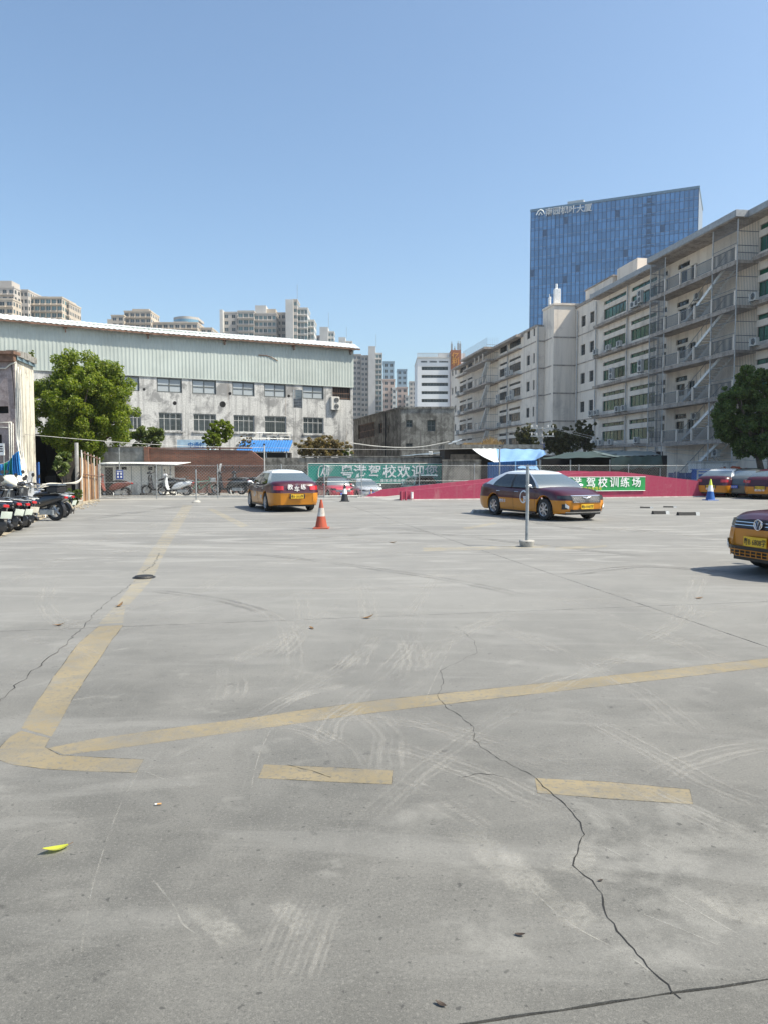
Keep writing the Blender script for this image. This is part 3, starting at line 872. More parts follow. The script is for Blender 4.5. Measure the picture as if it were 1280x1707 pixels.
def build_car(name, label, C, heading, up, low, roofc, kind='sedan', split=.60, plate=('plate', None), group=None, taxi_marks=False, emblem='wings', detail=True, trunk_text=None, hatch_open=False):
    S = CarShape(kind, .085 if emblem == 'ring' else 0.0)
    root = thing(name, label, 'car', (C[0], C[1], 0), heading, group)
    xs = sorted(set([round(x, 4) for x in np.linspace(S.B, S.F, 54)] + [round(xc + s_ * (S.wr + .065) * math.cos(a), 4) for xc in (S.xf, S.xr) for a in np.linspace(0, math.pi / 2, 9) for s_ in (-1, 1)] + [S.B + .02, S.B + .05, S.F - .02, S.F - .05, S.F - .1]))
    secs = [S.section(x, split) for x in xs]
    n = len(secs[0])
    body, lower = MB(), MB()
    for sgn in (1, -1):
        for rr, mb in ((range(0, 6), body), (range(5, n), lower)):
            rows = [[Vector((x + S.dx(x, sec[r][1]), sgn * sec[r][0], sec[r][1])) for r in rr] for x, sec in zip(xs, secs)]
            mb.grid(rows)
    for x, sec in ((xs[0], secs[0]), (xs[-1], secs[-1])):
        body.add([(x + S.dx(x, sec[r][1]), sec[r][0], sec[r][1]) for r in range(6)] + [(x + S.dx(x, sec[r][1]), -sec[r][0], sec[r][1]) for r in range(5, -1, -1)], [tuple(range(12))])
        lower.add([(x + S.dx(x, sec[r][1]), sec[r][0], sec[r][1]) for r in range(5, n)] + [(x + S.dx(x, sec[r][1]), -sec[r][0], sec[r][1]) for r in range(n - 1, 4, -1)], [tuple(range(2 * (n - 5)))])
    body.build('upper_body', up, root, smooth=50, fix=True)
    lower.build('lower_body', low, root, smooth=50, fix=True)
    mb = MB(); mb.box(S.B + .15, S.F - .15, -.62, .62, .19, .5)
    mb.box(S.xr + .42, S.xf - .42, -.80, .80, .20, .42)
    mb.build('underbody', M['black'], root)
    # greenhouse
    ks = [0, .15, .3, .45, .6, .75, .88, 1.0]
    rings = [S.ring(k) for k in ks]
    N_, m_ = rings[0][1], rings[0][2]
    P = [r[0] for r in rings]; tot = len(P[0])
    i_f = (0, N_); i_r = (N_, N_ + m_); i_b = (N_ + m_, 2 * N_ + m_); i_l = (2 * N_ + m_, tot)
    def patch(i0, i1, k0, k1):
        mb = MB(); mb.grid([[P[k][i % tot] for i in range(i0, i1 + 1)] for k in range(k0, k1 + 1)]); return mb
    K = len(ks) - 1
    patch(0, N_, 0, K - 1).build('windscreen', M['screen'], root, smooth='all', fix=False)
    if not hatch_open:
        patch(N_ + m_, 2 * N_ + m_, 0, K - 1).build('rear_window', M['screen'], root, smooth='all')
    pil = MB()
    sid = 'sedan' == kind
    cA, cB0, cB1, cC = (1, 11, 12, 21) if sid else (2, 10, 11, 22)
    for (a, b_) in (i_r, i_l):
        rev = (a != i_r[0])
        def col(j): return (a + j) if not rev else (b_ - j)
        def pp(j0, j1, k0, k1):
            q0, q1 = sorted((col(j0), col(j1))); return patch(q0, q1, k0, k1)
        pp(cA, cB0, 0, K - 1).build('side_window', M['carglass'], root, smooth='all')
        pp(cB1, cC, 0, K - 1).build('side_window', M['carglass'], root, smooth='all')
        w_ = pp(cB0, cB1, 0, K - 1); w_.build('door_pillar', M['black'], root)
        for g in (pp(0, cA, 0, K), pp(cC, m_, 0, K), pp(cA, cC, K - 1, K)):
            pil.add(g.v, g.f)
    g = patch(0, N_, K - 1, K); pil.add(g.v, g.f)
    g = patch(N_ + m_, 2 * N_ + m_, K - 1, K); pil.add(g.v, g.f)
    # roof skin: shrink the top ring towards the middle with a crown
    top = P[-1]; cx = sum(p.x for p in top) / tot
    rr = [[Vector((cx + (p.x - cx) * q, p.y * q, S.roof + .075 * (1 - q ** 2.4))) for p in top] for q in (1.0, .96, .88, .7, .45, .2, .02)]
    pil.grid(rr, closed=True)
    pil.build('roof', roofc, root, smooth=50, fix=True)
    # wheels
    for xc in (S.xf, S.xr):
        for sg in (1, -1):
            w = link('wheel', None, root, (xc, sg * .765, S.wr), (R(-90 * sg), 0, 0))
            r_ = S.wr
            mb = MB(); mb.lathe([(r_ * .62, -.10), (r_ * .9, -.105), (r_ * .98, -.085), (r_, -.04), (r_, .04), (r_ * .98, .085), (r_ * .9, .105), (r_ * .64, .10), (r_ * .62, .07)], 28, cap=False)
            mb.build('tyre', M['rubber'], w, smooth=True)
            rim = MB()
            rim.lathe([(r_ * .66, .095), (r_ * .63, .102), (r_ * .58, .085), (r_ * .57, .02), (.01, .015)], 24, cap=False)
            for k in range(7):
                a = 2 * math.pi * k / 7
                Mx = Matrix.Rotation(a, 4, 'Z')
                rim.prism([(.03, .07), (r_ * .62, .075), (r_ * .62, .095), (.03, .10)], -.022, .022, Mx)
            rim.lathe([(.055, .06), (.05, .108), (.001, .112)], 12)
            rim.build('rim', M['silver'], w, smooth=30, fix=True)
            hub = MB(); hub.lathe([(r_ * .56, .018), (r_ * .3, .03)], 16); hub.build('brake_disc', M['black'], w)
    def skin(y0, y1, z0, z1, front=True, off=.006, ny=10, nz=3, slope=0.0, zfun=None):
        mb = MB(); rows = []
        for j in range(nz + 1):
            row = []
            for i in range(ny + 1):
                y = y0 + (y1 - y0) * i / ny
                za, zb_ = (zfun(y) if zfun else (z0, z1))
                z = za + (zb_ - za) * j / nz
                x = S.nose_x(y, front)
                x += S.dx(x, z)
                if front:
                    x -= max(0, z - .55) * slope
                    x += off
                    z = min(z, S.zt(x - .12) - .03)
                else:
                    x += max(0, z - .6) * slope
                    x -= off
                row.append(Vector((x, y, z)))
            rows.append(row)
        mb.grid(rows); return mb
    ztf = S.zt(S.F - .12)
    zl = split + .02
    # front
    hz0, hz1 = (zl, zl + .125) if sid else (.72, .86)
    for sg in (1, -1):
        skin(sg * .50, sg * .80, hz0, hz1, off=.010, zfun=lambda y: (hz0 + .03 * (abs(y) - .5) / .3, hz1 - .01 * (abs(y) - .5) / .3)).build('headlight', M['headlamp'], root, smooth='all', fix=True)
        if detail:
            mb = skin(sg * .60, sg * .70, .36, .52, off=.022, ny=3, zfun=lambda y: (.36 + .5 * (abs(y) - .60), .44 + .8 * (abs(y) - .6)))
            mb.build('fog_light', M['white'], root)
            skin(sg * .64, sg * .76, .35, .50, off=.014, ny=4).build('fog_recess', M['black'], root)
        mb = skin(sg * .46, sg * .78, .76, .90, front=False, off=.012)
        mb.build('tail_light', M['taillamp'], root, smooth='all', fix=True)
    gr = skin(-.50, .50, zl - (.085 if emblem == 'wings' else .005), zl + .115, off=.016, ny=14); gr.build('grille', M['black'], root)
    if emblem == 'wings':
        ch = MB()
        for r_ in range(5):
            for k in range(14):
                y = -.46 + .92 * (k + (.5 if r_ % 2 else 0)) / 14
                z = zl - .065 + .036 * r_
                x = S.nose_x(y) + S.dx(S.nose_x(y), z) + .018
                if abs(y) > .07: ch.add([(x, y - .015, z), (x + .006, y, z - .007), (x, y + .015, z), (x + .006, y, z + .007)], [(0, 1, 2, 3)])
        ch.build('grille_lozenges', M['chrome'], root)
        mb = MB()
        x = S.F + .035 + S.dx(S.F, zl + .06)
        mb.tube([(x, -.15, zl + .085), (x, -.05, zl + .055), (x, 0, zl + .03), (x, .05, zl + .055), (x, .15, zl + .085)], .012, 6)
        mb.tube([(x, -.07, zl + .085), (x, 0, zl + .06), (x, .07, zl + .085)], .009, 6)
        mb.build('emblem', M['chrome'], root)
        skin(-.52, .52, zl + .115, zl + .13, off=.02, ny=14).build('grille_trim', M['chrome'], root)
    else:
        ch = MB()
        for z in (zl + .03, zl + .075):
            g = skin(-.5, .5, z, z + .010, off=.024, ny=14, nz=1); ch.add(g.v, g.f)
        ch.build('grille_bar', M['chrome'], root)
        em = MB(); z0 = zl + .055; x = S.F + .045 + S.dx(S.F, zl + .02); r0 = .075
        em.tube([(x, r0 * math.cos(a), z0 + r0 * math.sin(a)) for a in np.linspace(0, 2 * math.pi, 29)], .008, 6, cap=False)
        q = .068
        def at(u, v): return (x, u * q, z0 + v * q)
        em.tube([at(-.42, .88), at(-.0, .12), at(.42, .88)], .0065, 6)
        em.tube([at(-.86, .45), at(-.40, -.85), at(0, -.05), at(.40, -.85), at(.86, .45)], .0065, 6)
        em.build('emblem', M['chrome'], root)
        bk = MB(); bk.lathe([(r0, -.012), (r0, .002)], 24, Matrix.Translation((x - .006, 0, z0)) @ Matrix.Rotation(R(90), 4, 'Y')); bk.build('emblem_disc', plain('emblem_blue', (.03, .05, .09), .3), root)
    if emblem == 'wings':
        skin(-.55, .55, .275, .345, off=.014, ny=12).build('air_intake', M['black'], root)
        skin(-.66, .66, .245, .275, off=.022, ny=12).build('bumper_lip', M['silver'], root)
    else:
        skin(-.60, .60, .27, .42, off=.014, ny=12).build('air_intake', M['black'], root)
        ba = MB()
        for z in (.305, .355):
            g = skin(-.6, .6, z, z + .014, off=.022, ny=12, nz=1); ba.add(g.v, g.f)
        for y in np.linspace(-.54, .54, 11):
            ba.box(S.nose_x(y) + S.dx(S.nose_x(y), .35) + .012, S.nose_x(y) + S.dx(S.nose_x(y), .35) + .02, y - .006, y + .006, .27, .42)
        ba.build('intake_bars', low, root)
    pm = M[plate[0]]
    for fr in (True, False):
        zc = (.50 if emblem != 'wings' else .425) if fr else (.545 if sid else .75)
        x = S.nose_x(0, fr); x += S.dx(x, zc) + (.030 if fr else -.018)
        pb = link('number_plate', None, root, (x, 0, zc), (0, 0, 0 if fr else math.pi))
        mb = MB(); mb.box(-.006, 0, -.22, .22, -.07, .07); mb.build('plate_panel', pm, pb)
        if plate[1]:
            text_part('plate_characters', plate[1], .112, M['black'] if plate[0] != 'plateblue' else M['white'], pb, (.002, 0, 0), (0, 1, 0), (0, 0, 1), .002, stretch=.80)
    if sid:
        mb = skin(-.27, .27, .465, .625, front=False, off=.008, ny=6); mb.build('plate_recess', M['black'], root)
        # boot seam
        mb = skin(-.60, .60, .655, .668, front=False, off=.008, ny=12, nz=1); mb.build('boot_seam', M['black'], root)
    # doors
    for sg in (1, -1):
        se = MB()
        for x_, z0, z1 in ((S.wf0 - .10, .30, .92), (-.12, .27, .93), (-1.0 if sid else -1.05, .55, .95)):
            zz = [z0 + (z1 - z0) * t / 8 for t in range(9)]
            se.tube([(x_ - (.28 * max(0, .62 - z) if x_ < -.5 else 0), sg * (S.side_y(x_, z) + .001), z) for z in zz], .005, 4)
        se.build('door_seam', M['black'], root)
        for x_ in (.05, -.95):
            mb = MB(); y_ = S.side_y(x_, .80) + .012
            mb.tube([(x_ - .10, sg * (y_ - .006), .79), (x_ - .06, sg * y_, .80), (x_ + .06, sg * y_, .80), (x_ + .10, sg * (y_ - .006), .79)], .013, 6)
            mb.build('door_handle', M['chrome'], root, smooth=True)
        mi = MB()
        mi.lathe([(.02, -.10), (.075, -.07), (.085, 0), (.075, .06), (.02, .09)], 12, Matrix.Translation((S.wf0 - .30, sg * .96, S.belt + .06)) @ Matrix.Rotation(R(90), 4, 'X') @ Matrix.Scale(.65, 4, (0, 1, 0)))
        mi.tube([(S.wf0 - .30, sg * .80, S.belt + .0), (S.wf0 - .30, sg * .93, S.belt + .04)], .02, 6)
        mi.build('wing_mirror', roofc if taxi_marks else up, root, smooth=True)
        si = MB(); si.box(S.xr + .40, S.xf - .40, sg * .80, sg * .865, .175, .235); si.build('sill', M['black'], root)
    if detail:      # seats and steering wheel seen dimly through the glass would be hidden by it; wipers on the screen
        mb = MB()
        for y0 in (.45, -.12):
            mb.tube([(S.wf0 + .03, y0, S.belt + .03), (S.wf0 - .10, y0 - .42, S.belt + .10)], .008, 5)
        mb.build('wiper', M['black'], root)
    if taxi_marks:
        # round letter mark on the door: a broad C with a bar and a small car outline under the characters
        for sg in (1, -1):
            mk = MB()
            yq = lambda x, z: sg * (S.side_y(x, z) + .006)
            cx_, cz_ = .42, .655
            dirx = 1 if sg < 0 else -1      # reads left to right from outside
            arc = [(cx_ + dirx * .20 * math.cos(a) * .9, cz_ + .20 * math.sin(a)) for a in np.linspace(R(50), R(315), 22)]
            for (xa, za), (xb, zb_) in zip(arc, arc[1:]):
                k = .78
                q = [(xa, za), (xb, zb_), (cx_ + (xb - cx_) * k, cz_ + (zb_ - cz_) * k), (cx_ + (xa - cx_) * k, cz_ + (za - cz_) * k)]
                mk.add([(x, yq(x, z), z) for x, z in q], [(0, 1, 2, 3)])
            def flat(x0, x1, z0, z1):
                q = [(x0, z0), (x1, z0), (x1, z1), (x0, z1)]
                mk.add([(cx_ + dirx * x, yq(cx_ + dirx * x, z), z) for x, z in q], [(0, 1, 2, 3)])
            flat(.0, .20, .63, .67); flat(.04, .30, .575, .615); flat(.02, .07, .46, .63); flat(.12, .34, .54, .56)
            mk.build('door_mark', M['carwhite'], root)
            text_part('door_lettering', '教练车', .12, M['carwhite'], root, (-.70, yq(-.70, .52), .50), (dirx, 0, 0), (0, 0, 1), .008)
    if trunk_text == 'big':
        x = S.nose_x(0, False) - .012 + S.dx(S.nose_x(0, False), .74)
        text_part('boot_lettering', '教', .20, M['white'], root, (x, .23, .87), (0, -1, 0), (0, 0, 1), .012)
        text_part('boot_lettering', '练', .20, M['white'], root, (x, -.23, .87), (0, -1, 0), (0, 0, 1), .012)
        text_part('boot_lettering', '车', .20, M['white'], root, (x, 0, .80), (0, -1, 0), (0, 0, 1), .012)
        em = MB(); em.tube([(x, .035 * math.cos(a), .935 + .035 * math.sin(a)) for a in np.linspace(0, 2 * math.pi, 17)], .006, 5, cap=False); em.build('boot_emblem', M['chrome'], root)
    elif trunk_text == 'small':
        x = S.nose_x(0, False) - .02 + S.dx(S.nose_x(0, False), .5)
        text_part('boot_lettering', '教练车', .16, M['carwhite'], root, (x - .0, .0, .45), (0, -1, 0), (0, 0, 1), .008)
    if hatch_open:
        mb = MB()
        mb.prism([(-1.70, 1.60), (-2.75, 1.72), (-2.78, 1.66), (-1.72, 1.54)], -.60, .60)
        mb.build('tailgate', up, root)
    return root

def yaw(v): return math.atan2(v[1], v[0])
build_car('learner_car', 'maroon and orange learner sedan seen from behind, driving away towards the fence', (-3.82, 28.5), yaw((-.366, .93)), M['maroon'], M['orange'], M['carwhite'], trunk_text='big', taxi_marks=True, plate=('plate', '粤B·2053学'), group='maroon and orange learner cars', split=.66)
build_car('learner_car', 'dark maroon and orange learner sedan facing the camera, behind the steel pole', (4.83, 24.1), R(-65), M['maroon'], M['orange'], M['carwhite'], taxi_marks=True, plate=('plate', '粤B·F047学'), group='maroon and orange learner cars')
build_car('learner_car', 'nearest learner sedan, cut off by the right edge, with its grille and yellow number plate', (5.34 + 2.3 * .96, 11.0 + 2.3 * .28), yaw((-.96, -.28)), M['maroon'], M['orange'], M['carwhite'], emblem='ring', taxi_marks=True, plate=('plate', '粤B 6808学'), group='maroon and orange learner cars', split=.67)
def park(px, py, h, **kw):
    """px,py: ground under the middle of the rear bumper"""
    p = G(px, py)
    h = Vector((h[0], h[1], 0)).normalized()
    return (p.x + h.x * 2.3, p.y + h.y * 2.3), yaw(h)
c, hd = park(1184, 829, (.70, .71))
build_car('learner_car', 'parked maroon and orange learner sedan behind the blue traffic cone', c, hd, M['maroon'], M['orange'], M['carwhite'], plate=('plate', '粤B·1186学'), trunk_text='small', group='maroon and orange learner cars', detail=False)
c, hd = park(1222, 829.5, (.74, .67))
build_car('parked_car', 'grey sedan with a blue number plate parked between two learner cars', c, hd, M['greycar'], M['greycar'], M['greycar'], plate=('plateblue', '粤B·5H29'), detail=False)
c, hd = park(1266, 832.5, (.74, .67))
build_car('learner_car', 'parked maroon and orange learner sedan at the right edge beside the grey one', c, hd, M['maroon'], M['orange'], M['maroon'], plate=('plate', '粤B·3327学'), trunk_text='small', group='maroon and orange learner cars', detail=False)
def YARD(*a, **k):
    o = build_car(*a, **k); o.location.z = PZ; return o
# cars behind the fence
def parkf(px, Y, h, k=2.1):
    p = AT(px, 800, Y)
    h = Vector((h[0], h[1], 0)).normalized()
    return (p.x - h.x * k, p.y - h.y * k), yaw(h)
c, hd = parkf(573, 50.5, (.35, -.93))
YARD('parked_car', 'red hatchback parked behind the fence under the teal banner', c, hd, M['redpaint'], M['redpaint'], M['darkcar'], kind='suv', split=.62, plate=('plateblue', None), emblem='ring', detail=False)
c, hd = parkf(620, 51.5, (.30, -.95))
YARD('parked_car', 'white sedan parked behind the fence under the teal banner', c, hd, M['silvercar'], M['silvercar'], M['silvercar'], plate=('plateblue', None), emblem='ring', detail=False)
c, hd = parkf(597, 53.6, (.30, -.95))
YARD('parked_car', 'dark car squeezed between the red hatchback and the white sedan', c, hd, M['darkcar'], M['darkcar'], M['darkcar'], plate=('plateblue', None), emblem='ring', detail=False)
c, hd = parkf(710, 53.2, (-.25, .97), -2.1)
YARD('parked_car', 'blue-grey car with its tailgate up behind the red ramp wall', c, hd, M['tealcar'], M['tealcar'], M['tealcar'], kind='suv', split=.62, plate=('plateblue', None), emblem='ring', detail=False, hatch_open=True)

# ================================================================== BUILDINGS
def wall(mb, u0, u1, z0, z1, holes=(), depth=.18, y=0.0):
    """vertical wall in the local XZ plane facing +Y with recessed openings (u0,u1,z0,z1)"""
    us = sorted(set([u0, u1] + [h[0] for h in holes] + [h[1] for h in holes]))
    zs = sorted(set([z0, z1] + [h[2] for h in holes] + [h[3] for h in holes]))
    us = [u for u in us if u0 - 1e-6 <= u <= u1 + 1e-6]; zs = [z for z in zs if z0 - 1e-6 <= z <= z1 + 1e-6]
    inside = lambda u, z: any(h[0] < u < h[1] and h[2] < z < h[3] for h in holes)
    for j in range(len(zs) - 1):
        run = None
        for i in range(len(us)):
            solid = i < len(us) - 1 and not inside((us[i] + us[i + 1]) / 2, (zs[j] + zs[j + 1]) / 2)
            if solid and run is None: run = us[i]
            if not solid and run is not None:
                mb.quad((us[i], y, zs[j]), (run, y, zs[j]), (run, y, zs[j + 1]), (us[i], y, zs[j + 1])); run = None
    for a, b, c, d in holes:
        e = y - depth
        mb.quad((a, y, c), (b, y, c), (b, e, c), (a, e, c)); mb.quad((a, e, d), (b, e, d), (b, y, d), (a, y, d))
        mb.quad((a, y, c), (a, e, c), (a, e, d), (a, y, d)); mb.quad((b, e, c), (b, y, c), (b, y, d), (b, e, d))
    return mb
def window(parent, u0, u1, z0, z1, nu, nz, fr, gl, y=-.14, t=.05, rows=None, name='window', lbl=None):
    """frame with mullions as a part, its glass as a sub-part (one slightly tilted leaf per light)"""
    mb = MB(); d = .05
    mb.box(u0, u1, y - d, y + .01, z0, z0 + t); mb.box(u0, u1, y - d, y + .01, z1 - t, z1)
    mb.box(u0, u0 + t, y - d, y + .01, z0 + t, z1 - t); mb.box(u1 - t, u1, y - d, y + .01, z0 + t, z1 - t)
    for i in range(1, nu):
        u = u0 + (u1 - u0) * i / nu
        mb.box(u - t * .4, u + t * .4, y - d + .005, y + .004, z0 + t, z1 - t)
    zs = rows or [i / nz for i in range(1, nz)]
    for q in zs:
        z = z0 + (z1 - z0) * q
        mb.box(u0 + t, u1 - t, y - d + .008, y + .002, z - t * .4, z + t * .4)
    f = mb.build(name, fr, parent)
    if lbl: f['label'] = lbl
    g = MB(); zz = [z0] + [z0 + (z1 - z0) * q for q in zs] + [z1]
    for i in range(nu):
        for j in range(len(zz) - 1):
            a, b = u0 + (u1 - u0) * i / nu, u0 + (u1 - u0) * (i + 1) / nu
            k1, k2 = random.uniform(-.006, .006), random.uniform(-.006, .006)
            g.quad((b, y - .03 + k1, zz[j]), (a, y - .03 - k1, zz[j]), (a, y - .03 - k2, zz[j + 1]), (b, y - .03 + k2, zz[j + 1]))
    g.build('pane', gl, f)
    return f
def solid_back(mb, u0, u1, z0, z1, depth, y0=-.0):
    """sides, roof and back of a block behind a wall that faces +Y"""
    mb.quad((u0, y0, z0), (u0, y0 - depth, z0), (u0, y0 - depth, z1), (u0, y0, z1))
    mb.quad((u1, y0 - depth, z0), (u1, y0, z0), (u1, y0, z1), (u1, y0 - depth, z1))
    mb.quad((u0, y0, z1), (u0, y0 - depth, z1), (u1, y0 - depth, z1), (u1, y0, z1))
    mb.quad((u0, y0 - depth, z0), (u1, y0 - depth, z0), (u1, y0 - depth, z1), (u0, y0 - depth, z1))
    return mb

M['facade'] = dirty('pale_facade_paint', (.82, .73, .63), (.55, .48, .42), .22, .48, .75, .42, .2, .8, .1)
M['facade2'] = dirty('pale_facade_paint_far', (.80, .71, .61), (.55, .48, .42), .22, .48, .75, .38, .2, .8, .1, seed=5)
M['ledge'] = dirty('ledge_concrete', (.46, .40, .35), (.22, .19, .17), .8, .4, .7, .6, .3)
M['greenglass'] = glassy('green_glass', (.012, .075, .045), .09, .75, .45)
M['bluedark'] = glassy('dark_glass', (.02, .025, .03), .08, .6)
M['frame'] = plain('grey_window_frame', (.10, .11, .11), .5)
M['framelight'] = plain('pale_window_frame', (.45, .45, .44), .5)
M['roofgrey'] = plain('roof_edge_grey', (.33, .34, .35), .6, .1)
M['bars'] = plain('railing_grey', (.20, .21, .22), .5, .3)
M['acwhite'] = dirty('ac_casing', (.56, .55, .52), (.35, .33, .3), 2, .5, .8, .4, .1, .5, .0)
M['shade'] = plain('dark_interior', (.02, .02, .022), .9)  # near-black colour standing in for the shade inside openings and shelters

FLOORS = [3.75 + 3.5 * k for k in range(5)]
# the long factory block: near wing, stair gallery
FA = math.atan2(.989, -.146)
FP = (29.5, 62.0)
def fa(px, py): return ONW(px, py, FP, FA)
def fu(px): return fa(px, 700)[0]

def air_con(parent_frame, u, y, z, s=1.0, tall=False, label=None):
    """outdoor unit hung on a wall; its own thing"""
    loc = parent_frame.matrix_basis @ Vector((u, y, z))
    r_ = thing('air_conditioner', label or 'white air conditioner outdoor unit', 'air conditioner', loc, parent_frame.rotation_euler.z, 'air conditioner units hung on the factory block')
    h = (1.25 if tall else .62) * s; w = .88 * s
    mb = MB(); mb.bbox(-w / 2, w / 2, 0, .34 * s, 0, h, .03); mb.build('casing', M['acwhite'], r_)
    for k in range(2 if tall else 1):
        zc = (.32 + .60 * k) * s
        Mx = Matrix.Translation((-w * .12, .34 * s + .004, zc)) @ Matrix.Rotation(R(-90), 4, 'X')
        mb = MB(); mb.lathe([(.25 * s, 0), (.25 * s, .012), (.23 * s, .02)], 18, Mx); mb.build('fan_grille', M['black'], r_)
        mb = MB()
        for q in (.08, .16, .235):
            mb.tube([(-w * .12 + q * s * math.cos(a), .34 * s + .03, zc + q * s * math.sin(a)) for a in np.linspace(0, 2 * math.pi, 17)], .012, 4, cap=False)
        mb.build('fan_guard', M['galv'], r_, kind='stuff')
    mb = MB()
    for x in (-w * .32, w * .32):
        mb.box(x - .02, x + .02, -.35, .36 * s, -.05, -.002); mb.tube([(x, -.05, -.42), (x, .3, -.05)], .014, 5)
    mb.build('bracket', M['bars'], r_)
    return r_
blk = thing('factory_block', 'long five-storey cream factory block with green strip windows and an outside stair gallery', 'building', (FP[0], FP[1], 0), FA)
blk_M = Matrix.Translation(blk.location) @ Matrix.Rotation(FA, 4, 'Z')
blk.matrix_basis = blk_M
UL = fu(957); UR = -26.0
ROOF = 21.3
bays = [(fu(1039), fu(1003)), (fu(1090), fu(1048))]
W_ = bays[0][1] - bays[0][0]
small = [(fu(972.5), fu(965.5)), (fu(987), fu(980))]
u_n = fu(1107), fu(1099.5)
near_bays = [(fu(1256) - 4.3, fu(1256)), (fu(1256) - 9.3, fu(1256) - 5.0), (fu(1256) - 14.5, fu(1256) - 10.2), (fu(1256) - 19.5, fu(1256) - 15.2)]
stair = (fu(1108) - .2, fu(1255))   # along-wall extent behind the gallery
holes = []; wins = []
for k, z in enumerate(FLOORS):
    for b in bays + near_bays:
        holes += [(b[0], b[1], z + .62, z + 1.78), (b[0], b[1], z + 2.30, z + 2.72)]
        wins += [(b[0], b[1], z + .62, z + 1.78, 6, 1, 'greenglass'), (b[0], b[1], z + 2.30, z + 2.72, 4, 1, 'greenglass')]
    for s_ in small:
        holes.append((s_[0], s_[1], z + .95, z + 2.25)); wins.append((s_[0], s_[1], z + .95, z + 2.25, 2, 2, 'bluedark'))
    holes += [(u_n[0], u_n[1], z + .6, z + 1.95), (u_n[0], u_n[1], z + 2.3, z + 2.75)]
    wins += [(u_n[0], u_n[1], z + .6, z + 1.95, 1, 1, 'bluedark'), (u_n[0], u_n[1], z + 2.3, z + 2.75, 1, 1, 'bluedark')]
    g0 = fu(1140)
    holes += [(g0 - .3, g0 + 1.8, z + 2.25, z + 2.7), (g0 - 1.6, g0 - .5, z + .08, z + 2.1), (g0 + .1, g0 + 1.6, z + .9, z + 2.0)]
    wins += [(g0 - .3, g0 + 1.8, z + 2.25, z + 2.7, 3, 1, 'bluedark'), (g0 - 1.6, g0 - .5, z + .08, z + 2.1, 2, 1, 'bluedark'), (g0 + .1, g0 + 1.6, z + .9, z + 2.0, 2, 1, 'bluedark')]
grounds = [(fu(1090), fu(1003), .2, 3.0), (stair[0] + .5, stair[0] + 4.0, .1, 3.0), (-9, -2, .1, 3.0)]
holes += grounds
mb = wall(MB(), UR, UL, 0, ROOF, holes, .2)
solid_back(mb, UR, UL, 0, ROOF, 16)
mb.build('wall', M['facade'], blk)
for w in wins: window(blk, w[0], w[1], w[2], w[3], w[4], w[5], M['frame'], M[w[6]])
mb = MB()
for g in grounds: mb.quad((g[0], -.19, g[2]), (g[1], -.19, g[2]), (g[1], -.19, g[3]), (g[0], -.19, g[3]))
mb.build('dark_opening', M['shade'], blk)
# roof slab with a deep eave over the bays
mb = MB(); mb.box(UR, fu(995), -.6, 1.05, ROOF - .38, ROOF - .06); mb.box(UR, UL + .0, -16, .12, ROOF + .003, ROOF + .35)
mb.box(UR, fu(995), .78, 1.10, ROOF - .055, ROOF + .16)
mb.build('roof_eave', M['ledge'], blk)
mb = MB(); mb.box(UR, fu(995) + .05, 1.07, 1.16, ROOF - .30, ROOF + .20); mb.build('roof_gutter', M['roofgrey'], blk)
for k, z in enumerate(FLOORS):
    for (a, b) in ((fu(1093), fu(995)), (UR, stair[1] - .35)):
        mb = MB(); mb.box(a, b, .003, .72, z - .14, z); mb.box(a, b, .66, .74, z + .001, z + .14); mb.build('ledge', M['ledge'], blk)
    mb = MB(); mb.box(fu(995) + .02, UL, .003, .06, z - .05, z + .05); mb.build('band_course', M['ledge'], blk)
    # pilasters between bays
for u in (fu(1095.5), fu(1043.5), fu(992), fu(961)):
    mb = MB(); mb.tube([(u, .16, 0), (u, .16, ROOF - .4)], .075, 8)
    for z in FLOORS: mb.tube([(u, .16, z - .5), (u, .16, z - .4)], .1, 8)
    mb.build('drain_pipe', M['framelight'], blk)
for u0, u1 in ((bays[0][0] - .55, bays[1][1] - 0 + .0), ):
    pass
# roof plant room and ducts
mb = MB()
a, b = fu(1000), fu(957)
mb.box(a, b, -9, -1.2, ROOF + .35, ROOF + 2.2)
mb.box(fu(1035), fu(1003), -6, -1.5, ROOF + .35, ROOF + 2.9)
mb.build('roof_room', M['facade2'], blk)
mb = MB(); mb.box(a - .2, b + .1, -9.1, -1.1, ROOF + 2.2, ROOF + 2.36); mb.build('roof_room_slab', M['ledge'], blk)
mb = MB()
for u in (fu(985), fu(975)):
    mb.tube([(u, -.4, ROOF + .3), (u, -.4, ROOF + 1.1)], .14, 8)
mb.build('roof_vent', M['acwhite'], blk)

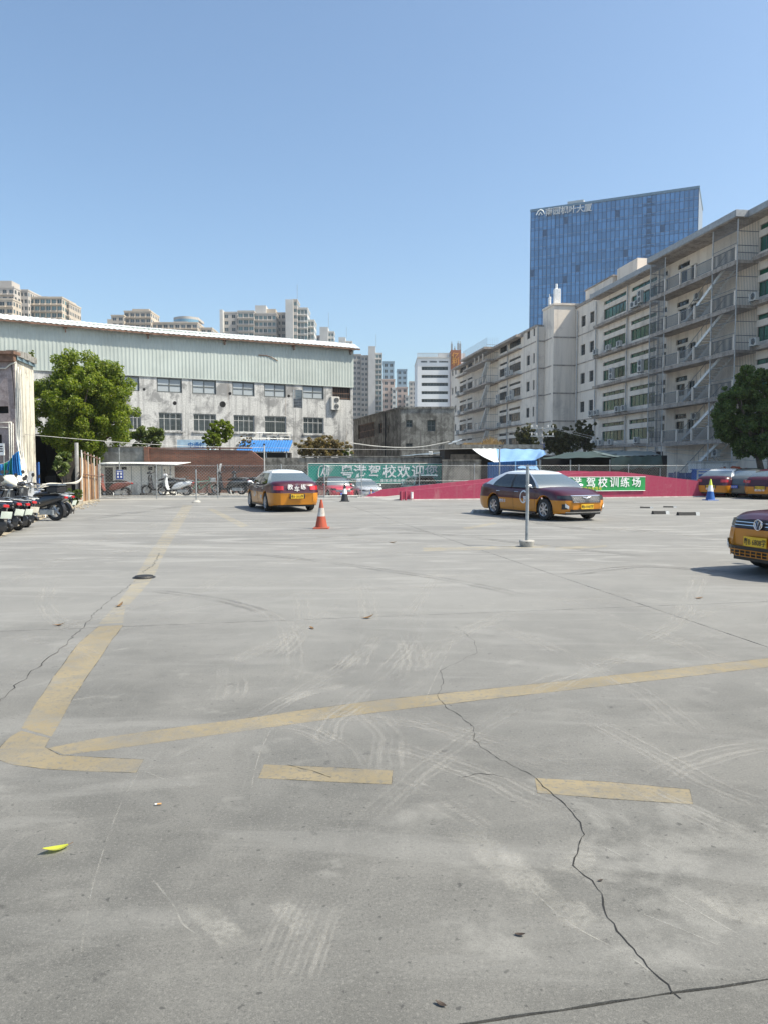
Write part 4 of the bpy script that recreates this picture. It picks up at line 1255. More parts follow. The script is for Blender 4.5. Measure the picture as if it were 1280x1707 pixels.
# ---- stair gallery of slabs, posts, railings, bar screens and zigzag flights
gu0, gu1 = fu(1255) - .0, fu(1108)
D = 1.85
gal_n = (gu1 - gu0)
posts = [gu0 + .08, gu0 + gal_n * .24, gu0 + gal_n * .43, gu0 + gal_n * .61, gu0 + gal_n * .80, gu1 - .1]
for k, z in enumerate(FLOORS):
    mb = MB(); mb.box(gu0 - .1, gu1, .004, D, z - .22, z); mb.box(gu0 - .1, gu1, D - .12, D + .04, z - .34, z - .225); mb.build('gallery_slab', M['ledge'], blk)
    for u in posts[:5] if k else posts:
        mb = MB(); mb.box(u - .09, u + .09, D - .16, D + .02, z + .002, z + 1.16); mb.build('gallery_post', M['facade'], blk)
    # railings: rail and bars between posts, one panel each
    for a, b in zip(posts, posts[1:]):
        mb = MB(); mb.box(a + .10, b - .10, D - .11, D - .05, z + 1.02, z + 1.08); mb.box(a + .10, b - .10, D - .10, D - .06, z + .10, z + .14)
        n = max(4, int((b - a) / .13))
        for i in range(1, n):
            u = a + .1 + (b - a - .2) * i / n
            mb.box(u - .011, u + .011, D - .09, D - .068, z + .14, z + 1.02)
        mb.build('railing', M['bars'], blk)
    # full-height bar screens at both ends of the gallery
    zt = z + 3.26
    for (a, b) in ((gu0 - .06, posts[1]), (posts[4], gu1)):
        mb = MB(); n = int((b - a) / .14)
        for i in range(n + 1):
            u = a + (b - a) * i / n
            mb.box(u - .010, u + .010, D - .03, D - .01, z + .01, zt)
        for q in (1.3, 2.3): mb.box(a, b, D - .035, D - .005, z + q, z + q + .04)
        mb.build('bar_screen', M['bars'], blk)
    for uu in (gu0 - .08, gu1 - .02):
        mb = MB(); n = 13
        for i in range(n + 1):
            y = .08 + (D - .12) * i / n
            mb.box(uu - .010, uu + .010, y - .01, y + .01, z + .01, zt)
        for q in (.55, 1.1, 2.2): mb.box(uu - .025, uu + .025, .05, D, z + q, z + q + .05)
        mb.build('bar_screen', M['bars'], blk)
for u in (gu0 - .08, posts[1], posts[4], gu1 - .02):
    mb = MB(); mb.tube([(u, D - .02, 0), (u, D - .02, ROOF - .4)], .05, 8); mb.build('steel_post', M['framelight'], blk)
mb = MB(); mb.box(gu0 - .2, gu1 + .1, .004, D + .25, ROOF - .36, ROOF - .05); mb.build('gallery_roof', M['ledge'], blk)
mb = MB(); mb.box(gu0 - .25, gu1 + .1, D + .2, D + .34, ROOF - .30, ROOF + .22); mb.box(gu0 - .34, gu0 - .2, .9, D + .34, ROOF - .30, ROOF + .22); mb.build('gallery_gutter', M['roofgrey'], blk)
# flights rising to the right (towards the camera end)
flights = [0.05] + FLOORS[:4]
for k, z in enumerate(flights):
    z1 = FLOORS[k]
    us, ue = gu0 + gal_n * .60, gu0 + gal_n * .16
    mid = .55
    n = 18
    mb = MB()
    rise = (z1 - z) / n
    for i in range(n):
        u = us + (ue - us) * (i + .5) / n
        q = abs(ue - us) / n / 2
        mb.box(u - q, u + q, .55, 1.35, z + rise * i + rise * .2, z + rise * (i + 1))
    mb.build('stair_flight', M['facade'], blk)
    for y in (.50, 1.40):
        mb = MB(); mb.prism([(us, z), (us, z + .28), (ue, z1 + .08), (ue, z1 - .22)], y - .04, y + .04); mb.build('stair_stringer', M['white'], blk)
    mb = MB(); mb.tube([(us + .9, 1.40, z + 1.0), (us, 1.40, z + 1.05), (us + (ue - us) * .5, 1.40, (z + z1) / 2 + 1.0), (ue, 1.40, z1 + 1.0)], .03, 6)
    for i in range(0, n, 2):
        u = us + (ue - us) * (i + .5) / n; zz = z + rise * (i + 1)
        mb.box(u - .012, u + .012, 1.39, 1.41, zz, zz + .95)
    mb.build('stair_handrail', M['bars'], blk)

# ---- far wing and stair tower
tw_p = ONW(957, 700, (FP[0] + .0, FP[1]), FA)
P_end = Vector((FP[0] + math.cos(FA) * UL, FP[1] + math.sin(FA) * UL, 0))
TB_ang = math.atan2(.146, .989) + math.pi           # walls that face the camera: local X runs to the left
TY = P_end.y + .3
tp = AT(957, 776, TY); tl = AT(917, 776, TY)
tower = thing('stair_tower', 'windowless cream stair tower with grey band lines between the two wings of the factory block', 'building', (tp.x + 1.0, tp.y, 0), TB_ang)
tw = (tp - tl).length + 1.0
TH = AT(930, 510, TY).z
mb = wall(MB(), 0, tw, 0, TH); solid_back(mb, 0, tw, 0, TH, 4.0); mb.build('wall', M['facade'], tower)
for z in FLOORS[:]:
    mb = MB(); mb.box(-.0, tw + .03, .003, .05, z - .10, z + .06); mb.build('band_course', M['ledge'], tower)
mb = MB(); mb.box(-.05, tw + .12, -4.0, .14, TH + .002, TH + .25); mb.build('parapet', M['facade2'], tower)
# side of the tower with its column of small windows, running away from the camera
tower2_p = Vector((tl.x, tl.y, 0))
side = thing('stair_tower', 'narrow side of the stair tower with one small window on each floor', 'building', (tower2_p.x - .05, tower2_p.y + .06, 0), FA)
sw = 2.7
hs = [(.7, 1.9, z + 1.0, z + 2.3) for z in FLOORS]
mb = wall(MB(), 0, sw, 0, TH - .05, hs, .2); solid_back(mb, 0, sw, 0, TH - .05, 1.0, -.21); mb.build('wall', M['facade'], side)
for h in hs: window(side, *h, 2, 2, M['frame'], M['bluedark'])
for z in FLOORS:
    mb = MB(); mb.box(0, sw, .003, .05, z - .10, z + .06); mb.build('band_course', M['ledge'], side)
cp = Vector((side.location.x + math.cos(FA) * sw, side.location.y + math.sin(FA) * sw, 0))
cl = AT(891, 776, cp.y)
face = thing('stair_tower', 'plain strip of wall facing the lot at the corner of the far wing', 'building', (cp.x + .9, cp.y + .05, 0), TB_ang)
fw = (cp - Vector((cl.x, cl.y, 0))).length + .9
CH = AT(898, 545, cp.y).z
mb = wall(MB(), 0, fw, 0, CH); solid_back(mb, 0, fw, 0, CH, .8, -.02); mb.build('wall', M['facade2'], face)
for z in FLOORS:
    mb = MB(); mb.box(0, fw, .003, .05, z - .10, z + .06); mb.build('band_course', M['ledge'], face)
mb = MB(); mb.tube([(fw - .1, .12, 0), (fw - .1, .12, CH)], .09, 8); mb.build('drain_pipe', M['framelight'], face)

CP = (cl.x - .02, cl.y + .12)
far_w = thing('factory_wing', 'far wing of the cream factory block with a barred stair gallery', 'building', (CP[0], CP[1], 0), FA)
def cu_(px): return ONW(px, 700, CP, FA)[0]
CU = cu_(757)
CHW = CH
cb = [(cu_(866), cu_(847)), (cu_(844), cu_(831)), (cu_(786), cu_(778)), (cu_(775.5), cu_(765))]
csm = [(cu_(891.5), cu_(886.5)), (cu_(881), cu_(876)), (cu_(759.5), cu_(757.3)), (cu_(754.5), cu_(752.3))]
holes = []; wins = []
for z in FLOORS[:]:
    top = min(z + 2.6, CHW - .6)
    for b in cb:
        holes += [(b[0], b[1], z + .62, z + 1.78)]; wins += [(b[0], b[1], z + .62, z + 1.78, 5, 1, 'bluedark')]
        if z + 2.65 < CHW - .3:
            holes += [(b[0], b[1], z + 2.25, z + 2.6)]; wins += [(b[0], b[1], z + 2.25, z + 2.6, 4, 1, 'bluedark')]
    for s_ in csm:
        holes.append((s_[0], s_[1], z + .8, z + 2.1)); wins.append((s_[0], s_[1], z + .8, z + 2.1, 2, 2, 'bluedark'))
CU2 = cu_(750.5)
mb = wall(MB(), 0, CU2, 0, CHW, holes, .2); solid_back(mb, 0, CU2, 0, CHW, 14, -.0); mb.build('wall', M['facade2'], far_w)
for w in wins: window(far_w, w[0], w[1], w[2], w[3], w[4], w[5], M['frame'], M[w[6]])
mb = MB(); mb.box(cu_(870), cu_(762), .004, 1.0, CHW - .40, CHW - .08); mb.box(0, CU2, -14, .1, CHW + .003, CHW + .3); mb.build('roof_eave', M['ledge'], far_w)
for z in FLOORS:
    for a, b in ((cu_(868), cu_(829)), (cu_(788), cu_(763))):
        mb = MB(); mb.box(a, b, .003, .7, z - .14, z); mb.build('ledge', M['ledge'], far_w)
    mb = MB(); mb.box(0, cu_(868) - .05, .003, .05, z - .10, z + .06); mb.build('band_course', M['ledge'], far_w)
ga, gb = cu_(829), cu_(788)
for z in FLOORS:
    mb = MB(); mb.box(ga, gb, .004, 1.9, z - .25, z); mb.build('gallery_slab', M['ledge'], far_w)
    mb = MB()
    mb.box(ga, gb, 1.82, 1.88, z + 1.0, z + 1.06)
    for i in range(int((gb - ga) / .30) + 1):
        u = ga + .05 + i * .30
        mb.box(u - .008, u + .008, 1.83, 1.85, z, z + 3.2)
    for i in range(7):
        y = .1 + i * .28
        mb.box(ga - .01, ga + .01, y - .009, y + .009, z, z + 3.2)
    for q in (1.0, 2.1): mb.box(ga - .03, ga + .03, .05, 1.85, z + q, z + q + .05)
    mb.build('bar_screen', M['bars'], far_w)
    for u in (ga + 2.2, ga + 4.6, ga + 7):
        mb = MB(); mb.box(u - .1, u + .1, 1.70, 1.9, z, z + 1.1); mb.build('gallery_post', M['facade2'], far_w)
for k, z in enumerate(FLOORS[:4]):
    mb = MB(); mb.prism([(ga + 5.2, z), (ga + 5.2, z + .4), (ga + 1.2, z + 3.6), (ga + 1.2, z + 3.2)], .9, 1.5); mb.build('stair_flight', M['white'], far_w)
mb = MB(); mb.box(ga - .3, gb + .2, .004, 2.3, CHW - .38, CHW - .06); mb.build('gallery_roof', M['ledge'], far_w)
mb = MB(); mb.tube([(cu_(845.5), .14, 0), (cu_(845.5), .14, CHW)], .08, 8); mb.build('drain_pipe', M['framelight'], far_w)

# air conditioners on the ledges
ac_spots = [(fu(1064), 4, 0), (fu(1076), 4, 1), (fu(1071), 4, 0), (fu(1002), 3, 0), (fu(1024), 3, 0), (fu(1042), 3, 0), (fu(1079), 2, 1), (fu(1030), 2, 1), (fu(1041), 1, 0), (fu(1052), 1, 0), (fu(996), 1, 0), (fu(1005), 1, 0), (fu(1003), 0, 0), (fu(1014), 0, 0), (fu(1030), 0, 0), (fu(1075), 0, 0), (fu(1257) - .8, 3, 0), (fu(1257) - 1.0, 2, 0)]
fl_name = ['lowest', 'second', 'third', 'fourth', 'top']
seen = {}
for u, k, tall in ac_spots:
    z = FLOORS[k]
    if tall and u: z += .2
    o = air_con(blk, u, .74, z + .15, 1.0, bool(tall))
    side_ = 'by the stairs' if u < bays[1][1] else 'between window bays' if u < bays[0][0] + .4 else 'under the farther bay'
    if u < gu0 + .1: side_ = 'right of the stairs'
    key = (k, side_, tall); seen[key] = seen.get(key, 0) + 1
    o['label'] = f"{'tall double-fan' if tall else 'small'} air conditioner on the {fl_name[k]} ledge {side_}" + ('' if seen[key] == 1 else ', nearer one' if seen[key] == 2 else ', nearest')
for i, (px, k) in enumerate(((1158, 4), (1158, 0))):
    o = air_con(blk, fu(1158) - .2, .02, FLOORS[k] - 1.3 if k else FLOORS[1] - 1.5, 1.0)
    o['label'] = ('white air conditioner hung on the gallery wall below the top walkway', 'white air conditioner hung on the gallery wall below the second walkway')[i]
for i, (px, k, t_) in enumerate(((860, 3, 0), (853, 3, 1), (862, 2, 1), (838, 2, 1), (855, 2, 0), (858, 1, 0), (840, 1, 0), (782, 3, 0), (772, 2, 0), (784, 2, 0), (770, 3, 0), (770, 1, 0), (783, 1, 0))):
    o = air_con(far_w, cu_(px), .72, FLOORS[k] + .05, 1.05, bool(t_))
    o['label'] = f"{'tall' if t_ else 'small'} air conditioner on the {fl_name[k]} ledge of the far wing, {'before' if px > 820 else 'beyond'} its stairs" + (', nearer one' if px in (862, 860, 858, 784, 782, 783) else '')

# ================================================================== WAREHOUSE
WA = math.atan2(-.485, -.875)
WP = (-2.85, 72.0)
def wx(px, py): return ONW(px, py, WP, WA)
M['plaster'] = dirty('peeling_white_plaster', (.54, .535, .52), (.20, .20, .20), .5, .44, .64, .7, .55, .9, .3, rust=(.30, .20, .12))
M['corr'] = plain('pale_green_cladding', (.40, .44, .415), .5, .1, .10, .35)
M['corrroof'] = plain('white_roof_sheet', (.62, .64, .63), .45, .2, .12, .8)
M['rust'] = plain('rusty_edge', (.17, .10, .07), .85, 0, .4, 3)
ware = thing('warehouse', 'old white plaster warehouse with pale green corrugated cladding and a white corrugated roof', 'building', (WP[0], WP[1], 0), WA)
WL = 46.0
zc = wx(590, 646)[1]
ze = wx(560, 584)[1]
up = [(262, 630, 304, 655), (321, 634, 361, 657), (388, 638, 425, 660), (441, 640, 477, 662), (505, 643, 540, 666), (205, 625, 233, 650)]
lo = [(265, 687, 304, 716), (323, 690, 361, 718), (390, 692, 425, 727), (442, 695, 478, 725), (506, 696, 540, 725), (210, 684, 236, 712)]
lou = [(490, 650, 504, 680)]
brk = [(552, 646.5, 586, 667)]
def wr(b):
    ua, ub = sorted((wx(b[0], (b[1] + b[3]) / 2)[0], wx(b[2], (b[1] + b[3]) / 2)[0]))
    um = (b[0] + b[2]) / 2
    return (ua, ub, wx(um, b[3])[1], wx(um, b[1])[1])
H = {k: [wr(b) for b in v] for k, v in dict(up=up, lo=lo, lou=lou, brk=brk).items()}
# common heights along a row, as built
for k in ('up', 'lo'):
    z0 = np.median([h[2] for h in H[k]]); z1 = np.median([h[3] for h in H[k]])
    H[k] = [(h[0], h[1], float(z0) if (k, i) != ('lo', 2) else float(z0), min(float(z1), zc - .03)) for i, h in enumerate(H[k])]
for i in range(1, 5):      # the rows go on to the left behind the tree
    H['up'].append((H['up'][5][0] + 4.2 * i, H['up'][5][1] + 4.2 * i, *H['up'][0][2:]))
H['brk'] = [(.25, 2.1, zc - 1.18, zc - .05)]
allh = H['up'] + H['lo'] + H['lou'] + H['brk']
mb = wall(MB(), 0, WL, 0, zc, allh, .16)
mb.quad((0, 0, 0), (0, -14, 0), (0, -14, zc), (0, 0, zc)); mb.quad((0, -14, 0), (WL, -14, 0), (WL, -14, zc), (0, -14, zc))
mb.build('wall', M['plaster'], ware)
M['panewhite'] = glassy('dusty_pane', (.33, .36, .38), .35, .35, .3)
M['panedark'] = glassy('dark_pane', (.035, .045, .05), .12, .6, .5)
for i, h in enumerate(H['up']): window(ware, *h, 2, 2, M['frame'], M['panewhite'], y=-.10, t=.10)
for i, h in enumerate(H['lo']):
    f = window(ware, *h, 4 if i != 3 else 2, 2, M['framelight'], M['panedark'], y=-.10, t=.07, rows=[.68])
    mb = MB(); mb.box(h[0] - .1, h[1] + .1, -.02, .12, h[2] - .12, h[2] - .002); mb.build('sill', M['plaster'], f)
    mb = MB()
    n = 9
    for j in range(n + 1):
        u = h[0] + (h[1] - h[0]) * j / n
        mb.box(u - .008, u + .008, -.03, -.015, h[2], h[3])
    for q in (.3, .6, .9): mb.box(h[0], h[1], -.034, -.018, h[2] + (h[3] - h[2]) * q, h[2] + (h[3] - h[2]) * q + .015)
    mb.build('window_bars', M['frame'], f)
for h in H['lou']:
    mb = MB(); n = 12
    for j in range(n):
        z = h[2] + (h[3] - h[2]) * j / n
        mb.quad((h[0], -.10, z), (h[1], -.10, z), (h[1], -.03, z + .02), (h[0], -.03, z + .02)); mb.box(h[0], h[1], -.06, -.03, z + .02, z + .035)
    mb.box(h[0] - .04, h[0], -.04, .03, h[2], h[3]); mb.box(h[1], h[1] + .04, -.04, .03, h[2], h[3])
    mb.build('louvre', plain('louvre_grey', (.30, .32, .33), .6), ware)
h = H['brk'][0]
mb = MB(); mb.quad((h[0], -.155, h[2]), (h[1], -.155, h[2]), (h[1], -.155, h[3]), (h[0], -.155, h[3])); mb.build('dark_opening', M['shade'], ware)
mb = MB()
for j in range(11):
    u = h[0] + (h[1] - h[0]) * j / 10
    mb.tube([(u, -.05, h[2]), (u + random.uniform(-.05, .05), -.04, h[3])], .012, 4)
for q in (.1, .5): mb.box(h[0], h[1], -.06, -.03, h[2] + (h[3] - h[2]) * q, h[2] + (h[3] - h[2]) * q + .04)
mb.build('broken_window_bars', M['rust'], ware)
mb = MB(); mb.box(-.02, WL, .005, .10, zc - .03, zc + .03); mb.build('cladding_trim', M['corr'], ware)
# corrugated cladding
def corrugated(mb, u0, u1, z0, z1, y, pitch=.30, d=.024):
    n = int((u1 - u0) / pitch); rows = [[], []]
    for i in range(n):
        for q, h_ in ((0, 0), (.42, 0), (.55, d), (.88, d)):
            u = u0 + (i + q) * pitch
            rows[0].append((u, y + h_, z0)); rows[1].append((u, y + h_, z1))
    rows[0].append((u1, y, z0)); rows[1].append((u1, y, z1))
    mb.grid(rows)
mb = MB(); corrugated(mb, -.06, WL, zc + .032, ze + .55, .035)
mb.build('cladding', M['corr'], ware)
# roof sheets, eave overhanging, sloping up and away
mb = MB()
pitch = .42; n = int((WL + 1.2) / pitch)
rows = [[], [], []]
EO = .62
for i in range(n * 4 + 1):
    u = -.45 + i * pitch / 4
    h_ = (0, .0, .04, .04)[i % 4]
    sag = .05 * math.sin(u * .21 + 1)
    rows[0].append((u, EO, ze + .30 + h_ + sag - .10)); rows[1].append((u, -.5, ze + .74 + h_ + sag)); rows[2].append((u, -7.0, ze + 1.75 + h_))
mb.grid(rows)
mb.build('roof', M['corrroof'], ware)
mb = MB()
rows = [[], [], [], []]
for i in range(0, 200):
    u = -.45 + i * (WL + .45) / 199
    sag = .05 * math.sin(u * .21 + 1); j = random.uniform(-.025, .025)
    rows[0].append((u, EO - .02, ze + .195 + sag)); rows[1].append((u, EO - .03, ze + .06 + sag + j)); rows[2].append((u, EO - .25, ze + .08 + sag)); rows[3].append((u, .0, ze + .30 + sag))
mb.grid(rows)
mb.build('eave_soffit', M['rust'], ware)
mb = MB(); mb.quad((-.45, -7, ze + 1.70), (-.06, -7, ze + .1), (-.06, 0, ze + .1), (-.45, .6, ze + .2)); mb.build('gable_flashing', M['corrroof'], ware)
mb = MB(); mb.quad((-.05, .02, zc), (-.05, -14, zc), (-.05, -14, ze + .4), (-.05, .02, ze + .4)); mb.build('end_cladding', M['corr'], ware)
for px in (110, 247, 374, 489, 583):
    u = wx(px, 580)[0]
    mb = MB(); mb.tube([(u, .08, ze - .05), (u, .10, ze - .28), (u, .42, ze - .30), (u + .1, .50, ze + .1)], .035, 6); mb.box(u - .12, u + .12, .09, .3, ze - .02, ze + .10); mb.build('eave_bracket', M['rust'], ware)
# scrape in the cladding
mb = MB()
pts = [wx(431, 592), (wx(445, 593)), wx(455, 597), wx(463, 602)]
mb.tube([(p[0], .095, p[1]) for p in pts], .035, 5); mb.build('cladding_dent', M['rust'], ware)
# holes in the plaster and drain stubs
for px, py, r_ in ((384, 656, .11), (482, 660, .10), (372, 674, .22), (241, 649, .09), (292, 672, .13)):
    u, z = wx(px, py)
    mb = MB(); mb.lathe([(r_ * 1.25, 0), (r_ * 1.1, .015), (r_ * .9, .018), (r_ * .8, -.0)], 10, Matrix.Translation((u, .004, z)) @ Matrix.Rotation(R(-90), 4, 'X')); mb.build('wall_hole', M['shade'], ware)
u, z = wx(557, 672)
o = air_con(ware, u, .03, z - .62, .95, True, 'old air conditioner under the broken window of the warehouse'); o['group'] = 'air conditioners on the warehouse'
for px, lab in ((450, 'air conditioner at the left on the warehouse wall above the blue roof'), (471, 'white air conditioner with its fan facing out, right of the other above the blue roof')):
    u, z = wx(px, 739)
    o = air_con(ware, u, .35, z, 1.1, False, lab); o['group'] = 'air conditioners on the warehouse'
# rail with plants below the third and fourth windows
mb = MB()
u0, u1 = wx(480, 720)[0], wx(395, 720)[0]; zr = wx(440, 722)[1]
mb.tube([(u0, .85, zr), (u1, .85, zr)], .03, 6); mb.tube([(u0, .85, zr - .5), (u1, .85, zr - .5)], .03, 6)
for i in range(9):
    u = u0 + (u1 - u0) * i / 8
    mb.tube([(u, .85, zr - 1.0), (u, .85, zr)], .025, 5)
mb.box(u0, u1, .01, .9, zr - 1.1, zr - 1.0)
mb.build('balcony_rail', M['galv'], ware)

# ================================================================== RAMP, FENCE, WALLS, SHEDS
M['redwall'] = dirty('crimson_wall_paint', (.34, .04, .09), (.42, .17, .19), .7, .55, .8, .35, .25, .7, .15)
M['whitestrip'] = plain('white_base_strip', (.6, .55, .52), .7, var=.2)
RA = math.atan2(.24, .97)
RP = G(667, 834)
ramp = thing('training_ramp', 'crimson painted hill-start ramp with two sloping side walls', 'ramp', (RP.x, RP.y, 0), RA)
# local X along the ramp, +Y away from the camera
prof = [(0, .40), (10.0, 1.32), (11.2, 1.30), (17.2, .66), (21.0, .36)]
def ramp_wall(y0, y1, x0=0.0):
    pts = [(x0, 0)] + [(max(x, x0), z) for x, z in prof] + [(21.0, 0)]
    mb = MB(); mb.prism(pts, y0, y1); return mb
front = ramp_wall(0, .18).build('side_wall', M['redwall'], ramp)
back = ramp_wall(3.3, 3.48, -1.0).build('side_wall', M['redwall'], ramp)
mb = MB(); mb.prism([(-.5, 0)] + [(x, max(.02, z - .36)) for x, z in prof] + [(21, 0)], .185, 3.295); mb.build('deck', M['far_ground'], ramp)
mb = MB(); mb.box(-.02, 21, -.035, -.003, 0, .045); mb.build('base_strip', M['whitestrip'], ramp)
mb = MB(); mb.box(-1.0, 5, 3.25, 3.295, .0, .05); mb.build('base_strip', M['whitestrip'], ramp)
for x_ in (-.10, -.32):
    mb = MB(); mb.tube([(x_ + .32, -.12, 0), (x_ + .32, -.12, .42)], .05, 10); mb.build('bollard', M['redwall'], ramp)
mb = MB(); mb.tube([(.52, -.10, .08), (.52, -.10, .38)], .06, 10); mb.build('marker_post', M['white'], ramp)

def on_ramp(px, py):
    t, z = ONW(px, py, (RP.x, RP.y), RA); return t, z
M['teal'] = plain('teal_banner_cloth', (.012, .30, .23), .6, var=.08, vscale=1)
M['green'] = plain('green_banner_cloth', (.018, .29, .075), .6, var=.08, vscale=1)
M['lettering'] = plain('white_lettering', (.80, .82, .80), .6)
M['yellowletter'] = plain('yellow_lettering', (.65, .62, .06), .6)
def ripple(u0, u1, z0, z1, y, amp=.015):
    rows = []
    for j in range(5):
        rows.append([(u0 + (u1 - u0) * i / 40, y + amp * math.sin(i * .9 + j * .4) * random.uniform(.3, 1), z0 + (z1 - z0) * j / 4 + .01 * math.sin(i * .5)) for i in range(41)])
    mb = MB(); mb.grid(rows); return mb
u1 = on_ramp(1074, 806)[0]; z1 = on_ramp(1040, 795)[1]; z0 = on_ramp(1040, 818)[1]
u0 = u1 - 6.35
bn = thing('banner', 'green cloth banner with white characters on the red ramp wall', 'banner', (RP.x, RP.y, 0), RA)
ripple(u0, u1, z0, z1, -.035, .006).build('cloth', M['green'], bn, smooth='all')
for i, ch in enumerate('粤港驾校训练场'):
    u = on_ramp([932, 960, 983, 1003, 1022, 1040, 1059][i], 803)[0]
    if i == 0: u = on_ramp(938, 803)[0]
    text_part('character', ch, .52, M['lettering'], bn, (u, -.055, z1 - .26), (1, 0, 0), (0, 0, 1), .012)
text_part('small_lettering', '全国学车连锁品牌驾校', .17, M['yellowletter'], bn, ((u0 + u1) / 2 - .2, -.052, z0 + .13), (1, 0, 0), (0, 0, 1), .006, spacing=1.3)
mb = MB(); mb.tube([(u0, -.05, z1), (u1, -.05, z1)], .012, 5); mb.tube([(u0, -.05, z0), (u1, -.05, z0)], .012, 5); mb.build('hem', M['lettering'], bn)

# ---- chain-link fence: posts, rails, wire mesh per bay
M['wire'] = plain('chain_link_wire', (.34, .34, .32), .5, .3)
FEN = [G(166, 833), G(262, 832), G(364, 831), G(470, 831), G(541, 830.5), G(600, 830)]
p_ = FEN[-1]
dR = Vector((math.cos(RA), math.sin(RA), 0)); nR = Vector((-math.sin(RA), math.cos(RA), 0))
RB = Vector((RP.x, RP.y, 0)) + nR * 3.75
seg2 = [RB + dR * t for t in (-1.0, 2.0, 5.0, 8.0, 11.0, 14.0, 17.0, 20.0)]
FEN = FEN[:-1] + seg2
def fence(name, pts, H, label, pitch=.15, post_r=.024, base=0.0):
    o = pts[0]
    root = thing(name, label, 'fence', (o.x, o.y, 0), 0)
    L = [p - Vector((o.x, o.y, 0)) for p in pts]
    for p in L:
        mb = MB(); mb.tube([(p.x, p.y, base), (p.x, p.y, H + .05)], post_r, 8); mb.build('post', M['galv'], root)
    for a, b in zip(L, L[1:]):
        mb = MB(); mb.tube([(a.x, a.y, H * .985), (b.x, b.y, H * .985)], .006, 6); mb.build('rail', M['galv'], root)
        mb = MB(); mb.tube([(a.x, a.y, H * .50), (b.x, b.y, H * .50)], .010, 6); mb.build('rail', M['galv'], root)
        mb = MB(); mb.tube([(a.x, a.y, .10), (b.x, b.y, .10)], .010, 6); mb.build('rail', M['galv'], root)
        d = b - a; ln = d.length; d = d / ln; nn = Vector((-d.y, d.x, 0))
        mb = MB(); h0, h1 = .06, H + .02; hh = h1 - h0
        k = -hh
        r_ = .0043
        while k < ln:
            for s in (0, 1):
                x0, x1 = (k, k + hh) if s == 0 else (k + hh, k)
                z0_, z1_ = h0, h1
                # clip to the bay
                def clip(xa, za, xb, zb_):
                    pts_ = []
                    for (xs_, zs_, xe, zeh) in ((xa, za, xb, zb_),):
                        t0, t1 = 0.0, 1.0
                        dx = xe - xs_
                        for lim, sg in ((0, 1), (ln, -1)):
                            q0 = sg * (xs_ - lim); q1 = sg * (xe - lim)
                            if q0 < 0 and q1 < 0: return None
                            if q0 < 0: t0 = max(t0, q0 / (q0 - q1))
                            if q1 < 0: t1 = min(t1, q0 / (q0 - q1))
                        return (xs_ + dx * t0, zs_ + (zeh - zs_) * t0, xs_ + dx * t1, zs_ + (zeh - zs_) * t1)
                c = clip(x0, z0_, x1, z1_)
                if c and abs(c[0] - c[2]) > .02:
                    A = a + d * c[0] + Vector((0, 0, c[1])); B = a + d * c[2] + Vector((0, 0, c[3]))
                    off = nn * (.004 if s else -.004)
                    mb.tube([A + off, B + off], r_, 3, cap=False)
            k += pitch
        mb.build('wire_mesh', M['wire'], root, kind='stuff')
    return root
fence('chain_link_fence', FEN, 1.62, 'grey chain-link fence along the far side of the lot, running behind the red ramp')

# info board on the fence
p = G(202, 833)
b_ = thing('notice_board', 'small blue notice sign with four white squares hung on the fence', 'sign', (p.x, p.y - .08, 0), 0)
mb = MB(); mb.bbox(-.17, .17, -.01, .01, .96, 1.38, .01); mb.build('panel', plain('sign_blue', (.02, .06, .30), .5), b_)
for i in (-1, 1):
    for j in (0, 1):
        mb = MB(); mb.box(i * .075 - .04, i * .075 + .04, -.016, -.011, 1.02 + j * .15, 1.12 + j * .15); mb.build('white_square', M['lettering'], b_)
mb = MB(); mb.box(-.13, .13, -.016, -.011, 1.30, 1.335); mb.build('heading_bar', M['lettering'], b_)

# ---- boundary wall behind the parked cars, with the teal banner
M['oldwall'] = dirty('mossy_concrete_wall', (.27, .255, .225), (.085, .08, .07), 1.1, .4, .68, .65, .35)
M['greywall'] = dirty('grey_render', (.26, .27, .275), (.13, .135, .14), .9, .45, .7, .5, .3)
WY = 57.0
a, b = AT(425, 765, WY), AT(737, 765, WY)
bw = thing('boundary_wall', 'stained old concrete boundary wall behind the parked cars', 'wall', (a.x, WY, 0), 0)
hL = AT(500, 763, WY).z; hR = AT(780, 768, WY).z
L_ = b.x - a.x
mb = MB(); mb.prism([(0, -.5), (L_, -.5), (L_, hL - .03), (L_ * .7, hL + .04), (L_ * .35, hL), (0, hL)], 0, .24); mb.build('wall', M['oldwall'], bw)
mb = MB(); mb.box(L_ * .25, L_, -.05, .30, hL + .045, hL + .13); mb.build('coping', M['oldwall'], bw)
q0, q1 = AT(737, 768, 47), AT(801, 768, 47)
bw2 = thing('boundary_wall', 'taller mossy block of concrete wall between the teal banner and the blue hoarding', 'wall', (q0.x, 47, 0), 0)
mb = MB(); mb.box(0, q1.x - q0.x, 0, .3, 0, q0.z); mb.build('wall', M['oldwall'], bw2)
mb = MB(); mb.box(-.03, q1.x - q0.x + .03, -.05, .35, q0.z + .003, q0.z + .07); mb.build('coping', M['oldwall'], bw2)
bl, br_ = AT(514, 789, WY).x, AT(737, 789, WY).x
zt_, zb_ = AT(620, 773, WY).z, AT(620, 806, WY).z
bn = thing('banner', 'long teal banner with a white car logo and white characters on the boundary wall', 'banner', (bl, WY - .04, 0), 0)
W = br_ - bl
ripple(0, W, zb_, zt_, -.02, .004).build('cloth', M['teal'], bn, smooth='all')
for i, ch in enumerate('粤港驾校欢迎您'):
    u = AT([579, 601, 625, 649, 672, 696, 718][i], 789, WY).x - bl
    text_part('character', ch, .98, M['lettering'], bn, (u, -.04, zt_ - .56), (1, 0, 0), (0, 0, 1), .017)
